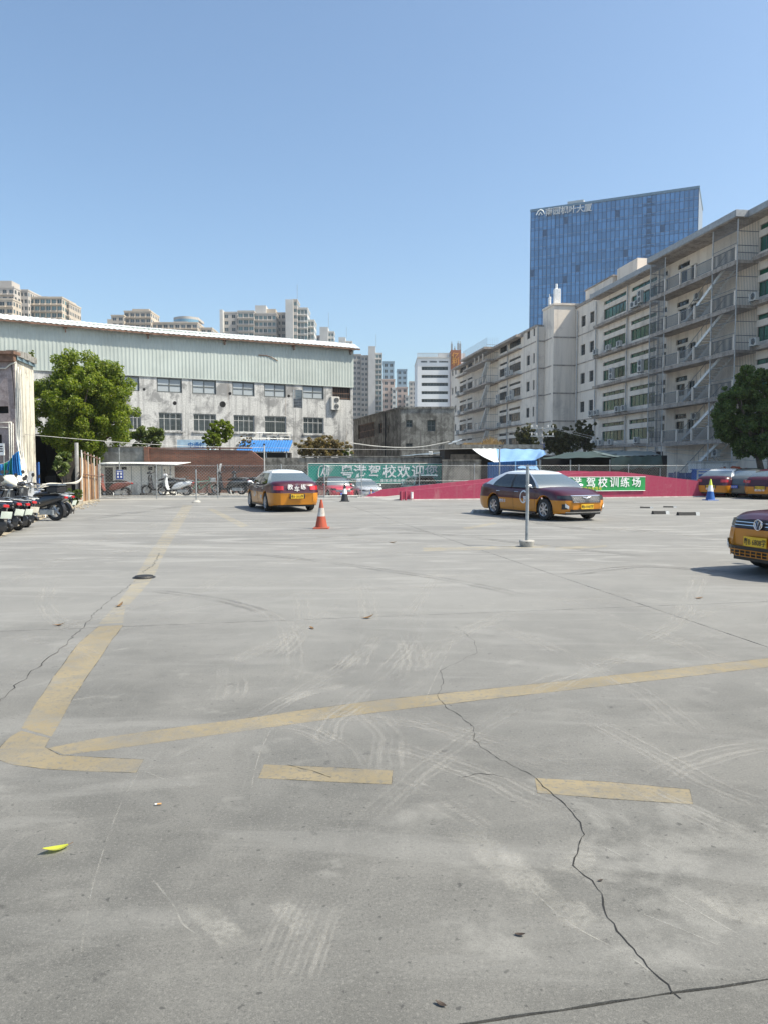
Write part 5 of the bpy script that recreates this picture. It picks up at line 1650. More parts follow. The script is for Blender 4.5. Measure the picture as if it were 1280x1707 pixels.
text_part('small_lettering', '国家连锁品牌驾校', .26, M['lettering'], bn, (AT(661, 800, WY).x - bl, -.038, zb_ + .22), (1, 0, 0), (0, 0, 1), .012, spacing=1.3)
mb = MB()
for q in ((0, zt_), (0, zb_)): mb.tube([(0, -.03, q[1]), (W, -.03, q[1])], .018, 5)
for u in (0, W): mb.tube([(u, -.03, zb_), (u, -.03, zt_)], .018, 5)
mb.build('frame', M['lettering'], bn)
# emblem: rounded square outline with a slanted figure, speed stripes to the right
lx = AT(540, 787, WY).x - bl; lz = zt_ - .60
lg = MB(); r_ = .44
pts = []
for k in range(24):
    a_ = 2 * math.pi * k / 24
    cx_, sx_ = math.cos(a_), math.sin(a_)
    q = (abs(cx_) ** 5 + abs(sx_) ** 5) ** (-1 / 5)
    pts.append((lx + cx_ * q * r_ * .85 + sx_ * q * r_ * .12, -.035, lz + sx_ * q * r_))
lg.tube(pts[1:] + [pts[0]], .03, 5)
lg.build('logo_outline', M['lettering'], bn)
lg = MB(); lg.prism([(lx - .24, lz - .28), (lx - .11, lz + .03), (lx - .03, lz + .31), (lx + .14, lz + .31), (lx + .08, lz + .08), (lx - .03, lz - .0), (lx + .17, lz - .28), (lx + .03, lz - .28), (lx - .10, lz - .08), (lx - .14, lz - .28)], -.045, -.032); lg.build('logo_figure', M['lettering'], bn)
for i in range(7):
    z = lz + .34 - i * .09
    lg = MB(); lg.prism([(lx + .22 - i * .012, z), (lx + .86 - i * .06, z + .016), (lx + .86 - i * .06, z + .028), (lx + .22 - i * .012, z + .058)], -.045, -.032); lg.build('logo_stripe', M['lettering'], bn)

# ---- brick wall with gable end, grey rendered panel, lean-to shed
def brick_mat():
    m, nt, b = nmat('brickwork'); N = NT(nt)
    o = N.obj()
    v = N.map(o, rot=(R(90), 0, 0))
    t = N.n('ShaderNodeTexBrick'); N.l(v, t.inputs['Vector'])
    t.inputs['Color1'].default_value = (.24, .085, .05, 1); t.inputs['Color2'].default_value = (.15, .06, .04, 1); t.inputs['Mortar'].default_value = (.17, .15, .13, 1)
    t.inputs['Scale'].default_value = 1; t.inputs['Brick Width'].default_value = .25; t.inputs['Row Height'].default_value = .075; t.inputs['Mortar Size'].default_value = .010
    d = N.step(N.noise(o, 1.0, 7, .6), .45, .75)
    N.l(N.mix(N.math('MULTIPLY', d, .6), t.outputs['Color'], (.09, .055, .045)), b.inputs['Base Color'])
    b.inputs['Roughness'].default_value = .9
    N.bump(t.outputs['Fac'], -.4, .01, b)
    return m
M['brick'] = brick_mat()
BY = 45.0
x0, x1 = AT(250, 748, BY).x, AT(441, 764, BY).x
hb = AT(300, 748, BY).z; xg = AT(420, 752, BY).x
bw = thing('brick_wall', 'red brick wall with a sloping end and a darker triangular patch, behind the scooters', 'wall', (x0, BY, 0), 0)
L_ = x1 - x0
mb = MB(); mb.prism([(0, 0), (L_, 0), (L_, AT(441, 768, BY).z), (xg - x0, hb - .1), (0, hb)], 0, .25); mb.build('wall', M['brick'], bw)
mb = MB(); mb.box(-.02, xg - x0, -.05, .29, hb + .002, hb + .07); mb.build('coping', M['brick'], bw)
mb = MB(); mb.box(-.30, -.02, -.12, .3, 0, hb + .10); mb.build('pier', M['brick'], bw)
mb = MB(); mb.box(0, L_, -.04, -.003, AT(300, 776, BY).z - .1, AT(300, 776, BY).z); mb.build('string_course', M['brick'], bw)
x2 = AT(160, 748, BY).x
gw = thing('rendered_wall', 'grey rendered wall panel left of the brick wall above the white shed', 'wall', (x2, BY, 0), 0)
mb = MB(); mb.box(0, x0 - x2 - .32, 0, .25, 0, AT(210, 746, BY).z); mb.build('wall', M['greywall'], gw)
mb = MB(); mb.box(-.05, x0 - x2 - .32, -.04, .29, AT(210, 746, BY).z + .002, AT(210, 746, BY).z + .06); mb.build('coping', M['oldwall'], gw)
# shed
SY = 42.2
sx0, sx1 = AT(165, 790, SY).x, AT(272, 790, SY).x
sh = thing('white_shed', 'low white shed with a corrugated lean-to roof behind the fence', 'shed', (sx1, SY, 0), math.pi)
M['shedwhite'] = dirty('shed_white', (.80, .79, .75), (.35, .35, .34), .8, .5, .75, .45, .2)
SW = sx1 - sx0
def sX(px): return sx1 - AT(px, 790, SY).x
hs_ = AT(220, 775, SY).z
ops = [(sX(189), sX(175), .0, AT(182, 779, SY).z), (sX(200), sX(194), AT(197, 783, SY).z, AT(197, 778, SY).z), (sX(212), sX(203), AT(208, 783, SY).z, AT(208, 778, SY).z), (sX(255), sX(247), AT(250, 784, SY).z, AT(250, 778, SY).z)]
mb = wall(MB(), 0, SW, 0, hs_, ops, .12); solid_back(mb, 0, SW, 0, hs_, 2.4); mb.build('wall', M['shedwhite'], sh)
mb = MB(); h = ops[0]; mb.quad((h[0], -.1, h[2]), (h[1], -.1, h[2]), (h[1], -.1, h[3]), (h[0], -.1, h[3])); mb.build('door', plain('dark_door', (.05, .045, .04), .7), sh)
for h in ops[1:]:
    mb = MB(); mb.quad((h[0], -.1, h[2]), (h[1], -.1, h[2]), (h[1], -.1, h[3]), (h[0], -.1, h[3])); mb.build('vent_opening', M['shade'], sh)
for px in (220, 236):
    mb = MB(); mb.box(sX(px) - .02, sX(px) + .02, .003, .02, 0, hs_); mb.build('panel_joint', M['galv'], sh)
mb = MB(); rows = [[], []]
for i in range(0, 97):
    u = sX(300) + (SW + .3 - sX(300)) * i / 96
    h_ = .035 if i % 2 else 0
    rows[0].append((u, .75, hs_ + .02 + h_ + .03 * math.sin(u))); rows[1].append((u, -2.6, hs_ + .14 + h_))
mb.grid(rows); mb.build('roof', M['corrroof'], sh)
mb = MB(); mb.box(sX(300), SW + .2, .68, .72, hs_ - .06, hs_ + .0); mb.build('fascia', M['shade'], sh)
for px in (290, 276):
    mb = MB(); mb.tube([(sX(px), .6, 0), (sX(px), .6, hs_)], .03, 6); mb.build('roof_post', M['galv'], sh)
# tall thin pipes of the yard
for (px, py0, Y, r_, lab) in ((441, 742, 44, .035, 'thin pale steel mast standing at the gable end of the brick wall'), (199, 745, 40.5, .03, 'dark thin mast behind the blue notice sign'), (832, 745, 46.5, .04, 'grey steel mast in front of the blue tarpaulin')):
    p = AT(px, py0, Y)
    m_ = thing('mast', lab, 'mast', (p.x, Y, 0), 0, 'steel masts behind the fence')
    mb = MB(); mb.tube([(0, 0, 0), (0, 0, p.z)], r_, 8); mb.build('shaft', M['framelight'] if px == 441 else M['galv'], m_)
    mb = MB(); mb.lathe([(r_ + .02, p.z), (r_ + .03, p.z + .06), (.01, p.z + .1)], 8); mb.build('cap', M['black'], m_)

# ---- ground strip and pavement behind the fence
mb = MB()
a, b = G(150, 831), G(640, 829.5)
mb.box(-22, -1.3, 0, .25, 0, .10)
kb = mb.build('kerb', plain('kerb_concrete', (.42, .41, .38), .8, var=.2), None, kind='structure')
kb.location = (0, 38.3, 0)
kb.scale = (1, 1, 1)

# ---- blue tin roof shelter and pale fascia behind the brick wall
def px_box(root, name, px0, px1, py0, py1, Y, depth, mat):
    a, b = AT(px0, py1, Y), AT(px1, py0, Y)
    mb = MB(); mb.box(a.x - root.location.x, b.x - root.location.x, Y - root.location.y, Y + depth - root.location.y, a.z, b.z)
    return mb.build(name, mat, root)
M['bluetin'] = plain('blue_tin', (.03, .17, .45), .4, .1, .12, 1)
Y = 60
a, b = AT(400, 738, Y), AT(489, 752, Y)
st = thing('tin_shelter', 'open shelter with a bright blue tin roof in front of the warehouse', 'shelter', (a.x, Y, 0), 0)
mb = MB(); rows = [[], []]
Ls = b.x - a.x
for i in range(81):
    u = Ls * i / 80; h_ = .05 if i % 4 in (1, 2) else 0
    rows[0].append((u - .3, -.2, AT(445, 752, Y).z - .05 + h_)); rows[1].append((u - .3 - .5 * 0, 2.6, AT(445, 740, Y).z + .35 + h_))
mb.grid(rows); mb.build('roof', M['bluetin'], st)
mb = MB(); mb.box(-.2, Ls - .4, 1.5, 2.6, 0, AT(445, 754, Y).z); mb.build('shade_fill', M['shade'], st)  # near-black block filling in the shade beneath the tin roof
for u in (.1, Ls / 2, Ls - .5):
    mb = MB(); mb.tube([(u, 0, 0), (u, 0, AT(445, 752, Y).z)], .05, 8); mb.build('roof_post', M['galv'], st)
Y = 56
a, b = AT(296, 747, Y), AT(345, 733, Y)
fs = thing('shop_fascia', 'pale blue shop fascia with faint lettering under the warehouse windows', 'shop sign', (a.x, Y, 0), 0)
mb = MB(); mb.box(0, b.x - a.x, 0, 3, 0, b.z); mb.build('panel', plain('pale_blue_fascia', (.42, .56, .66), .5), fs)
text_part('fascia_lettering', '中通快', .42, plain('fascia_blue', (.04, .16, .40), .5), fs, ((b.x - a.x) * .66, -.02, b.z - .38), (1, 0, 0), (0, 0, 1), .02)

# ---- old two-storey concrete house
M['concretehouse'] = dirty('blackened_concrete', (.34, .33, .30), (.10, .095, .085), .9, .36, .64, .75, .45, .95, .4)
M['concretehouse_shaded'] = dirty('shaded_streaked_concrete', (.245, .225, .195), (.06, .052, .045), .8, .35, .62, .9, .45, .95, .4)  # brown streaks, plus the side's shade put into a darker base colour
HY = 66.0
c = AT(667, 690, HY)
oh = thing('concrete_house', 'blackened old concrete house with a few small broken windows', 'house', (c.x, HY, 0), math.pi)
# facing wall: local X runs left, so place with origin at its right end
r = AT(757, 690, HY)
oh.location = (r.x, HY, 0)
def hx(px): return r.x - AT(px, 700, HY).x
hz = AT(700, 681, HY).z
ops = [(hx(687), hx(676), AT(680, 712, HY).z, AT(680, 700, HY).z), (hx(725), hx(711.5), AT(718, 719, HY).z, AT(718, 700, HY).z), (hx(687), hx(676), AT(680, 746, HY).z, AT(680, 739, HY).z)]
mb = wall(MB(), 0, hx(667), 0, hz, ops, .25); mb.build('wall', M['concretehouse'], oh)
for h in ops: window(oh, *h, 2, 2, M['frame'], M['panedark'], y=-.18, t=.06)
mb = MB(); mb.box(-.05, hx(667), -.3, .06, hz + .003, hz + .16); mb.build('parapet', M['concretehouse'], oh)
# left wall recedes
lw = thing('old_concrete_house', 'shaded brown-streaked side wall of the old concrete house with a dark barred opening', 'house', (c.x, HY, 0), 0)
la = math.atan2(13.0, -3.3)
lw.rotation_euler.z = la
lp = (c.x, HY)
def lx_(px, py): return ONW(px, py, lp, la)
Lw = lx_(590, 700)[0]
hz_ = hz
ops = []
for b in ((598, 706, 625, 730), (632, 706, 638, 722), (645, 709, 648, 722)):
    ua, ub = sorted((lx_(b[0], b[1])[0], lx_(b[2], b[1])[0])); um = (b[0] + b[2]) / 2
    ops.append((ua, ub, lx_(um, b[3])[1], lx_(um, b[1])[1]))
mb = wall(MB(), 0, Lw, 0, hz_, ops, .25); mb.quad((0, -.05, hz_), (Lw, -.05, hz_), (Lw, -3.5, hz_), (0, -3.5, hz_)); mb.build('wall', M['concretehouse_shaded'], lw)
for h in ops:
    window(lw, *h, max(2, int((h[1] - h[0]) / .5)), 2, M['rust'], M['shade'], y=-.15, t=.06)
mb = MB(); u = lx_(643, 720)[0]; mb.tube([(u, .08, 0), (u, .08, hz_)], .06, 6); mb.build('drain_pipe', M['black'], lw)
mb = MB(); mb.box(-.02, Lw, -.3, .06, hz_ + .004, hz_ + .155); mb.build('parapet', M['concretehouse_shaded'], lw)

# ---- stalls behind the ramp: flat roof with dry weeds, blue tarpaulin, blue hoarding
SY2 = 53.0
a, b = AT(745, 748, SY2), AT(905, 745, SY2)
stl = thing('market_stall', 'low shed with a grey flat roof and a drooping pale blue tarpaulin', 'shed', (a.x, SY2, 0), 0)
zr0, zr1 = AT(820, 748, SY2).z, AT(820, 741, SY2).z
Ls = b.x - a.x
mb = MB(); mb.box(-.2, Ls, 0, 6, zr0, zr1); mb.build('roof_slab', M['oldwall'], stl)
mb = MB(); mb.box(-.1, Ls - .1, 1.2, 5.9, 0, zr0 - .003); mb.build('shade_fill', plain('stall_shade', (.05, .04, .035), .9), stl)  # dark block coloured in for the shade beneath the stall roof
mb = MB(); mb.box(.3, AT(800, 770, SY2).x - a.x, .5, 1.15, 0, AT(770, 757, SY2).z); mb.build('old_wall', dirty('brown_wall', (.20, .165, .13), (.07, .06, .05), 1.2), stl)
M['tarp'] = plain('pale_blue_tarpaulin', (.20, .36, .60), .45, var=.08, vscale=1.2)
M['tarpwhite'] = plain('white_tarpaulin', (.70, .74, .76), .45, var=.06, vscale=1.2)
def sheet(root, name, corners, mat, nx=20, ny=8, sag=.12, wr=.018):
    """cloth between four corners tl,tr,bl,br with sag"""
    tl, tr, bl_, br2 = [Vector(q) - root.location for q in corners]
    rows = []
    for j in range(ny + 1):
        v = j / ny; row = []
        for i in range(nx + 1):
            u = i / nx
            q = tl.lerp(tr, u).lerp(bl_.lerp(br2, u), v)
            q.z -= sag * math.sin(math.pi * v) * (.6 + .4 * math.sin(u * 9)) + wr * math.sin(u * 23 + v * 5)
            q.y += wr * math.sin(u * 17 + v * 3)
            row.append(q)
        rows.append(row)
    mb = MB(); mb.grid(rows)
    return mb.build(name, mat, root, smooth='all')
sheet(stl, 'white_tarpaulin', (AT(786, 748, 52.9), AT(826, 748, 52.9), AT(822, 770, 50.5), AT(832, 771, 50.5)), M['tarpwhite'], 8)
sheet(stl, 'blue_tarpaulin', (AT(826, 748, 52.9), AT(900, 749, 52.9), AT(832, 771, 50.4), AT(884, 771, 50.4)), M['tarp'])
sheet(stl, 'blue_tarpaulin', (AT(898, 749, 52.9), AT(906, 751, 52.9), AT(884, 771, 50.4), AT(912, 756, 50.4)), M['tarp'], 6)
M['cable'] = plain('white_pipe', (.52, .51, .47), .5)
mb = MB(); mb.tube([Vector(AT(px, py, 51.8)) - stl.location for px, py in ((804, 744), (806, 750), (812, 758), (820, 768), (823, 771))], .02, 5); mb.build('loose_cable', M['cable'], stl)
hoard = thing('blue_hoarding', 'blue corrugated hoarding under the drooping tarpaulin', 'hoarding', (AT(812, 790, 49).x, 49, 0), 0)
mb = MB(); rows = [[], []]
Lh = AT(893, 790, 49).x - hoard.location.x
for i in range(121):
    u = Lh * i / 120; y = .05 if i % 4 in (1, 2) else 0
    rows[0].append((u, y, 0)); rows[1].append((u, y, AT(850, 771, 49).z + .15 * (i / 120)))
mb.grid(rows); mb.build('sheet', plain('blue_sheet', (.02, .11, .30), .45, .1, .12, 1), hoard)
for px in (858, 893):
    u = AT(px, 780, 49).x - hoard.location.x
    mb = MB(); mb.box(u - .04, u + .04, -.06, -.01, 0, AT(850, 771, 49).z + .1); mb.build('post', plain('blue_post', (.15, .35, .6), .5), hoard)
um = thing('blue_canopy', 'small pale blue canopy below the tarpaulin, seen over the dark car', 'canopy', (AT(878, 780, 47.6).x, 47.6, 0), 0)
sheet(um, 'cloth', (AT(866, 777, 48.4), AT(892, 777, 48.4), AT(862, 780, 47.2), AT(898, 783, 47.2)), M['tarp'], 10, 5, -.06)
for px in (864, 896):
    mb = MB(); q = Vector(AT(px, 782, 47.3)) - um.location; mb.tube([(q.x, q.y, 0), (q.x, q.y, q.z)], .025, 6); mb.build('leg', M['galv'], um)

# ---- dark green canopy with things stored beneath
CY = 52.0
M['dgreen'] = plain('dark_green_tarpaulin', (.035, .06, .055), .55, var=.2, vscale=1)
M['dgreen2'] = plain('grey_green_tarpaulin', (.12, .16, .16), .5, var=.15, vscale=1)
a = AT(905, 770, CY)
cn = thing('green_canopy', 'long dark green tarpaulin canopy in front of the factory block', 'canopy', (a.x, CY, 0), 0)
sheet(cn, 'roof_cloth', (AT(944, 754, 57), AT(1040, 750, 57), AT(893, 765, 50.5), AT(1020, 762, 50.5)), M['dgreen'], 26, 8, .10)
sheet(cn, 'roof_cloth', (AT(985, 751, 56.9), AT(1085, 752, 56.9), AT(1022, 761.5, 50.4), AT(1106, 758, 50.4)), M['dgreen2'], 20, 8, .10)
sheet(cn, 'side_cloth', (AT(1018, 762, 50.3), AT(1100, 759, 50.3), AT(1018, 783, 50.3), AT(1106, 779, 50.3)), M['dgreen'], 24, 6, .0, .06)
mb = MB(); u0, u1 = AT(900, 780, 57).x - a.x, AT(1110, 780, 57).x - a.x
mb.box(u0, u1, 4.9, 5.2, 0, AT(950, 757, 57).z - .1); mb.build('shade_back', M['shade'], cn)  # near-black sheet standing in for the shade under the canopy
for px in (900, 950, 1016, 1100):
    q = AT(px, 765, 50.6)
    mb = MB(); mb.tube([(q.x - a.x, q.y - CY, 0), (q.x - a.x, q.y - CY, q.z - .05)], .045, 8); mb.build('pole', M['galv'], cn)
for i, (px, py, r_) in enumerate(((925, 775, .5), (948, 774, .55), (975, 775, .6), (905, 778, .45))):
    q = AT(px, py, 53.5)
    tp_ = thing('covered_heap', ['heap under dark netting, second from the left below the canopy', 'large middle heap under dark netting below the canopy', 'rounded heap under dark netting at the right below the canopy', 'small heap under dark netting at the left end of the canopy'][i], 'heap', (q.x, q.y, 0), 0, 'covered heaps under the canopy')
    rows = []
    for j in range(9):
        t = j / 8 * math.pi / 2
        rows.append([((r_ * 1.5 * math.cos(t)) * math.cos(k * math.pi / 8) * random.uniform(.93, 1.05), (r_ * 1.1 * math.cos(t)) * math.sin(k * math.pi / 8) * random.uniform(.93, 1.05), (q.z) * math.sin(t) * random.uniform(.97, 1.03)) for k in range(16)])
    mb = MB(); mb.grid(rows, closed=True); mb.build('netting', plain('dark_netting', (.05, .07, .06), .8, var=.5, vscale=5), tp_, smooth='all')
    mb = MB(); mb.box(-r_, r_, -r_ * .6, r_ * .6, .0, q.z * .3); mb.build('crates', M['shade'], tp_)

# ---- blue gate sheets, white tank shed and oddments at the foot of the stairs
gt = thing('blue_sheet_fence', 'dark blue sheet-metal fence at the foot of the stair gallery', 'fence', (AT(1113, 800, 50).x, 50, 0), 0)
Lg = AT(1160, 800, 50).x - gt.location.x
hg = AT(1140, 787, 50).z
for k in range(5):
    mb = MB(); mb.box(Lg * k / 5 + .01, Lg * (k + 1) / 5 - .01, -.02 * (k % 2), .04 - .02 * (k % 2), 0, hg + random.uniform(-.05, .05)); mb.build('panel', plain('dark_blue_sheet', (.018, .05, .16), .5, var=.3), gt)
mb = MB(); mb.box(0, Lg, .06, .1, hg * .5, hg * .55); mb.build('rail', M['galv'], gt)
cb_ = thing('blue_cabinet', 'upright bright blue cabinet behind the right end of the ramp', 'cabinet', (AT(1166, 800, 48).x, 48, 0), R(10))
hq = AT(1166, 783, 48).z
mb = MB(); mb.bbox(-.42, .42, -.3, .3, 0, hq, .03); mb.build('body', plain('cabinet_blue', (.02, .10, .38), .45), cb_)
mb = MB(); mb.box(-.36, .36, -.315, -.303, .1, hq - .1); mb.build('door', plain('cabinet_door', (.025, .13, .42), .45), cb_)
mb = MB(); mb.box(-.48, .48, -.36, .36, hq + .002, hq + .05); mb.build('lid', plain('cabinet_lid', (.03, .15, .45), .45), cb_)
wh = thing('white_booth', 'low white block with small dark openings at the foot of the stairs', 'booth', (AT(1225, 790, 58).x, 58, 0), math.pi)
Lq = AT(1225, 790, 58).x - AT(1168, 790, 58).x
ht = AT(1200, 771, 58).z
ops = [(Lq * .28, Lq * .36, ht - .75, ht - .3), (Lq * .42, Lq * .5, ht - .95, ht - .45), (Lq * .75, Lq * .82, ht - .8, ht - .5)]
mb = wall(MB(), 0, Lq, 0, ht, ops, .15); solid_back(mb, 0, Lq, 0, ht, 2.5); mb.build('wall', M['shedwhite'], wh)
for h in ops:
    mb = MB(); mb.quad((h[0], -.14, h[2]), (h[1], -.14, h[2]), (h[1], -.14, h[3]), (h[0], -.14, h[3])); mb.build('opening', M['shade'], wh)
mb = MB(); mb.box(-.1, Lq + .1, -2.6, .1, ht + .003, ht + .1); mb.build('roof', M['framelight'], wh)
rl = thing('guard_rail', 'pale horizontal guard rail behind the parked cars at the right', 'railing', (AT(1165, 790, 47).x, 47.2, 0), R(4))
Lr = 9.0
for z in (AT(1220, 784, 47).z, AT(1220, 789, 47).z):
    mb = MB(); mb.box(0, Lr, -.03, .03, z - .05, z + .05); mb.build('rail', M['framelight'], rl)
for k in range(7):
    mb = MB(); mb.box(Lr * k / 6 - .04, Lr * k / 6 + .04, .035, .1, 0, AT(1220, 783, 47).z); mb.build('post', M['framelight'], rl)
og = thing('orange_sacks', 'pile of orange sacks above the parked learner car', 'sack pile', (AT(1224, 782, 48.5).x, 48.5, 0), 0)
for i in range(7):
    mb = MB(); cx_, cz_ = random.uniform(-.8, .8), AT(1224, 787, 48.5).z + random.uniform(0, .25)
    mb.lathe([(.02, -.16), (.22, -.13), (.28, 0), (.2, .13), (.02, .17)], 10, Matrix.Translation((cx_, random.uniform(-.2, .2), cz_)) @ Matrix.Rotation(random.uniform(-.4, .4), 4, 'Y'))
    mb.build('sack', plain('orange_sack', (.30, .07, .03), .8), og, smooth='all')
mb = MB(); mb.box(-1.1, 1.1, -.4, .4, 0, AT(1224, 789, 48.5).z); mb.build('bench', M['shade'], og)
o = air_con(blk, fu(1215), 1.0, 2.35, 1.0, False, 'white air conditioner low on the wall under the big right-hand tree')

# ---- white pipe slung over the wall, utility pole, overhead wires
def wire(name, label, pts, r_, mat, cat='cable', sag=0.0, group='overhead wires', n=14):
    P = [Vector(p) for p in pts]
    if sag and len(P) == 2:
        P = [P[0].lerp(P[1], i / n) - Vector((0, 0, sag * math.sin(math.pi * i / n))) for i in range(n + 1)]
    else: P = smooth_path(P, 8)
    o = P[0].copy()
    mb = MB(); mb.tube([p - o for p in P], r_, 6)
    ob = mb.build(name, mat, None, smooth='all', loc=o)
    return tag(ob, label, cat, group)
wire('plastic_pipe', 'long white plastic pipe sagging across in front of the old concrete house', [AT(583, 738, 50), AT(620, 743, 50), AT(660, 746, 50), AT(700, 745, 50), AT(735, 739, 50), AT(748, 736, 50)], .036, M['cable'], 'pipe', group=None)
sc_ = thing('sheet_scraps', 'pale plastic sheets lying on the low roof below the concrete house', 'plastic sheets', (AT(757, 736, 51).x, 51, AT(757, 738, 51).z), 0)
for k in range(3):
    mb = MB(); mb.box(-.4 + k * .28, -.1 + k * .30, -.2, .3, .03 * k, .03 * k + .05 + .06 * random.random(), Matrix.Rotation(R(-14), 4, 'Y')); mb.build('sheet', M['tarpwhite'], sc_)
aw = thing('tin_awning', 'low grey tin lean-to roof left of the market stall', 'awning', (AT(690, 757, 58.5).x, 58.5, 0), 0)
sheet(aw, 'tin_roof', (AT(690, 757, 61), AT(800, 749, 61), AT(660, 761, 58), AT(800, 751, 58)), plain('blue_grey_tin', (.17, .22, .26), .5, .2), 16, 4, 0, .02)
mb = MB(); mb.box(0, 4.3, .8, 2.0, 0, AT(740, 757, 59).z - .1); mb.build('shade_fill', M['shade'], aw)  # near-black block filling in the shade below the awning
o = thing('wall_lamp', 'small white box lamp standing on top of the boundary wall', 'lamp', (AT(717, 760, 57.1).x, 57.1, hL + .10), 0)
mb = MB(); mb.bbox(-.14, .14, -.1, .1, .12, .38, .02); mb.build('housing', M['white'], o)
mb = MB(); mb.tube([(0, 0, 0), (0, 0, .12)], .03, 6); mb.build('bracket', M['galv'], o)
up_ = AT(902, 712, 60)
ut = thing('utility_pole', 'concrete utility pole with a double crossarm in front of the stair tower', 'utility pole', (up_.x, 60, 0), R(8))
mb = MB(); mb.tube([(0, 0, 0), (0, 0, up_.z)], .15, 10, r2=.11); mb.build('shaft', plain('pole_concrete', (.42, .41, .39), .8), ut, smooth=True)
for z in (up_.z - .15, up_.z - .75):
    mb = MB(); mb.box(-.95, .95, -.2, -.13, z, z + .09); mb.build('crossarm', M['galv'], ut)
    for x_ in (-.85, -.45, .45, .85):
        mb = MB(); mb.lathe([(.02, z + .09), (.05, z + .14), (.03, z + .2), (.05, z + .24), (.01, z + .3)], 8, Matrix.Translation((x_, -.165, 0))); mb.build('insulator', M['white'], ut)
for k in range(2):
    z = AT(902, 750 - 0, 60).z - .3 + .45 * k
    mb = MB(); mb.box(-.19, .19, -.22, -.16, z, z + .32); mb.build('pole_plate', plain('plate_blue', (.03, .05, .14), .5), ut)
tipz = up_.z - .05
for dx, lab, q in ((-.85, 'overhead wire from the utility pole towards the old house, upper', (AT(640, 735, 70), .5)), (.85, 'overhead wire from the utility pole running right past the gallery', (AT(1290, 758, 52), .5)), (.45, 'second overhead wire from the utility pole running right', (AT(1290, 770, 52), .5))):
    wire('overhead_wire', lab, [(up_.x + dx, 59.8, tipz), q[0]], .012, M['black'] if dx < 0 else M['galv'], 'wire', q[1])
wire('overhead_wire', 'pale wire strung over the fence from the left building to the masts', [AT(42, 724, 34), AT(441, 746, 44)], .012, M['framelight'], 'wire', .15)
wire('overhead_wire', 'pale wire from the mast at the brick gable to the one by the tarpaulin', [AT(441, 746, 44), AT(832, 747, 46.5)], .010, M['framelight'], 'wire', .1)

# ================================================================== FAR BUILDINGS
M['towerglass'] = glassy('curtain_wall_glass', (.10, .235, .43), .14, .20, .6)
M['towerglass'].node_tree.nodes['Principled BSDF'].inputs['Metallic'].default_value = .25
M['fin'] = plain('curtain_wall_fin', (.045, .10, .19), .4, .3)
M['darkleaf'] = plain('open_vent', (.05, .06, .07), .5)
TA = R(180 - 24.9)
P0 = AT(882.5, 500, 300.0)
TAx = Vector((math.cos(TA), math.sin(TA), 0))
# right end of the facade on the same plane
t_r = ONW(1162, 400, (P0.x, P0.y), TA)[0]
TR = Vector((P0.x, P0.y, 0)) + TAx * t_r
gt = thing('glass_tower', 'tall blue glass office tower with white rooftop characters', 'building', (TR.x, TR.y, 0), TA)
TL = -t_r
TZ = ONW(1020, 334.5, (P0.x, P0.y), TA)[1]
TF = 3.6
nf = int(TZ / TF); tf = TZ / nf
vs_ = ONW(1072, 400, (TR.x, TR.y), TA)[0], ONW(1089, 400, (TR.x, TR.y), TA)[0]
vs_ = sorted(vs_)
pan = MB(); dark = MB(); n = 38; pw = TL / n
for j in range(6, nf):
    for i in range(n):
        u0, u1 = pw * i, pw * (i + 1)
        for (za, zb_) in ((j * tf, j * tf + tf * .30), (j * tf + tf * .30, (j + 1) * tf)):
            k = [random.uniform(-.02, .02) for _ in range(4)]
            tgt = dark if (zb_ == (j + 1) * tf and random.random() < .05) else pan
            tgt.quad((u1 - .05, .0 + k[0], za + .05), (u0 + .05, k[1], za + .05), (u0 + .05, k[2], zb_ - .05), (u1 - .05, k[3], zb_ - .05))
pan.build('glazing', M['towerglass'], gt, kind='stuff')
dark.build('open_window_panes', M['fin'], gt, kind='stuff')
mb = MB()
for i in range(n + 1):
    u = pw * i
    mb.box(u - .10, u + .10, -.05, .22 if i % 2 == 0 else .12, 5 * tf, TZ)
mb.build('mullions', M['fin'], gt, kind='stuff')
mb = MB()
for j in range(6, nf): mb.box(0, TL, -.05, .06, j * tf - .08, j * tf + .08)
mb.build('floor_bands', M['fin'], gt, kind='stuff')
mb = MB(); solid_back(mb, -.1, TL + .1, 0, TZ, 26, -.08); mb.quad((0, -.06, 0), (TL, -.06, 0), (TL, -.06, TZ), (0, -.06, TZ)); mb.build('core', plain('tower_side', (.20, .22, .24), .4), gt)
mb = MB()
for j in range(14, nf):
    z = j * tf
    mb.box(vs_[0], vs_[1], .24, .34, z + .3, z + .55); mb.box(vs_[0] + .9, vs_[1] - .9, .24, .30, z + 1.2, z + 2.7)
mb.build('service_louvres', M['fin'], gt)
mb = MB(); mb.box(-.3, TL + .2, -26.2, .35, TZ + .01, TZ + .9); mb.build('parapet', plain('tower_parapet', (.12, .20, .28), .4), gt)
M['rooftop'] = plain('rooftop_lettering', (.52, .54, .55), .6)
us_ = [ONW(px, 350, (TR.x, TR.y), TA) for px in (903, 917, 931, 945, 960, 975)]
chs = '南园枫叶大厦'
pxs = (915, 928, 941, 954, 967, 980)
for i, ch in enumerate(chs):
    u, z = ONW(pxs[i], 354 - (pxs[i] - 915) * .10, (TR.x, TR.y), TA)
    text_part('rooftop_character', ch, 2.9, M['rooftop'], gt, (u, .9, z), (-1, 0, 0), (0, 0, 1), .012, depth=.3)
u, z = ONW(901, 356, (TR.x, TR.y), TA)
mb = MB()
mb.tube([(u + 1.6, .9, z - .6), (u + .9, .9, z + .7), (u, .9, z + 1.2), (u - .9, .9, z + .7), (u - 1.6, .9, z - .6)], .22, 5); mb.tube([(u + .7, .9, z - .8), (u, .9, z + .2), (u - .7, .9, z - .8)], .22, 5)
mb.build('rooftop_emblem', M['lettering'], gt)
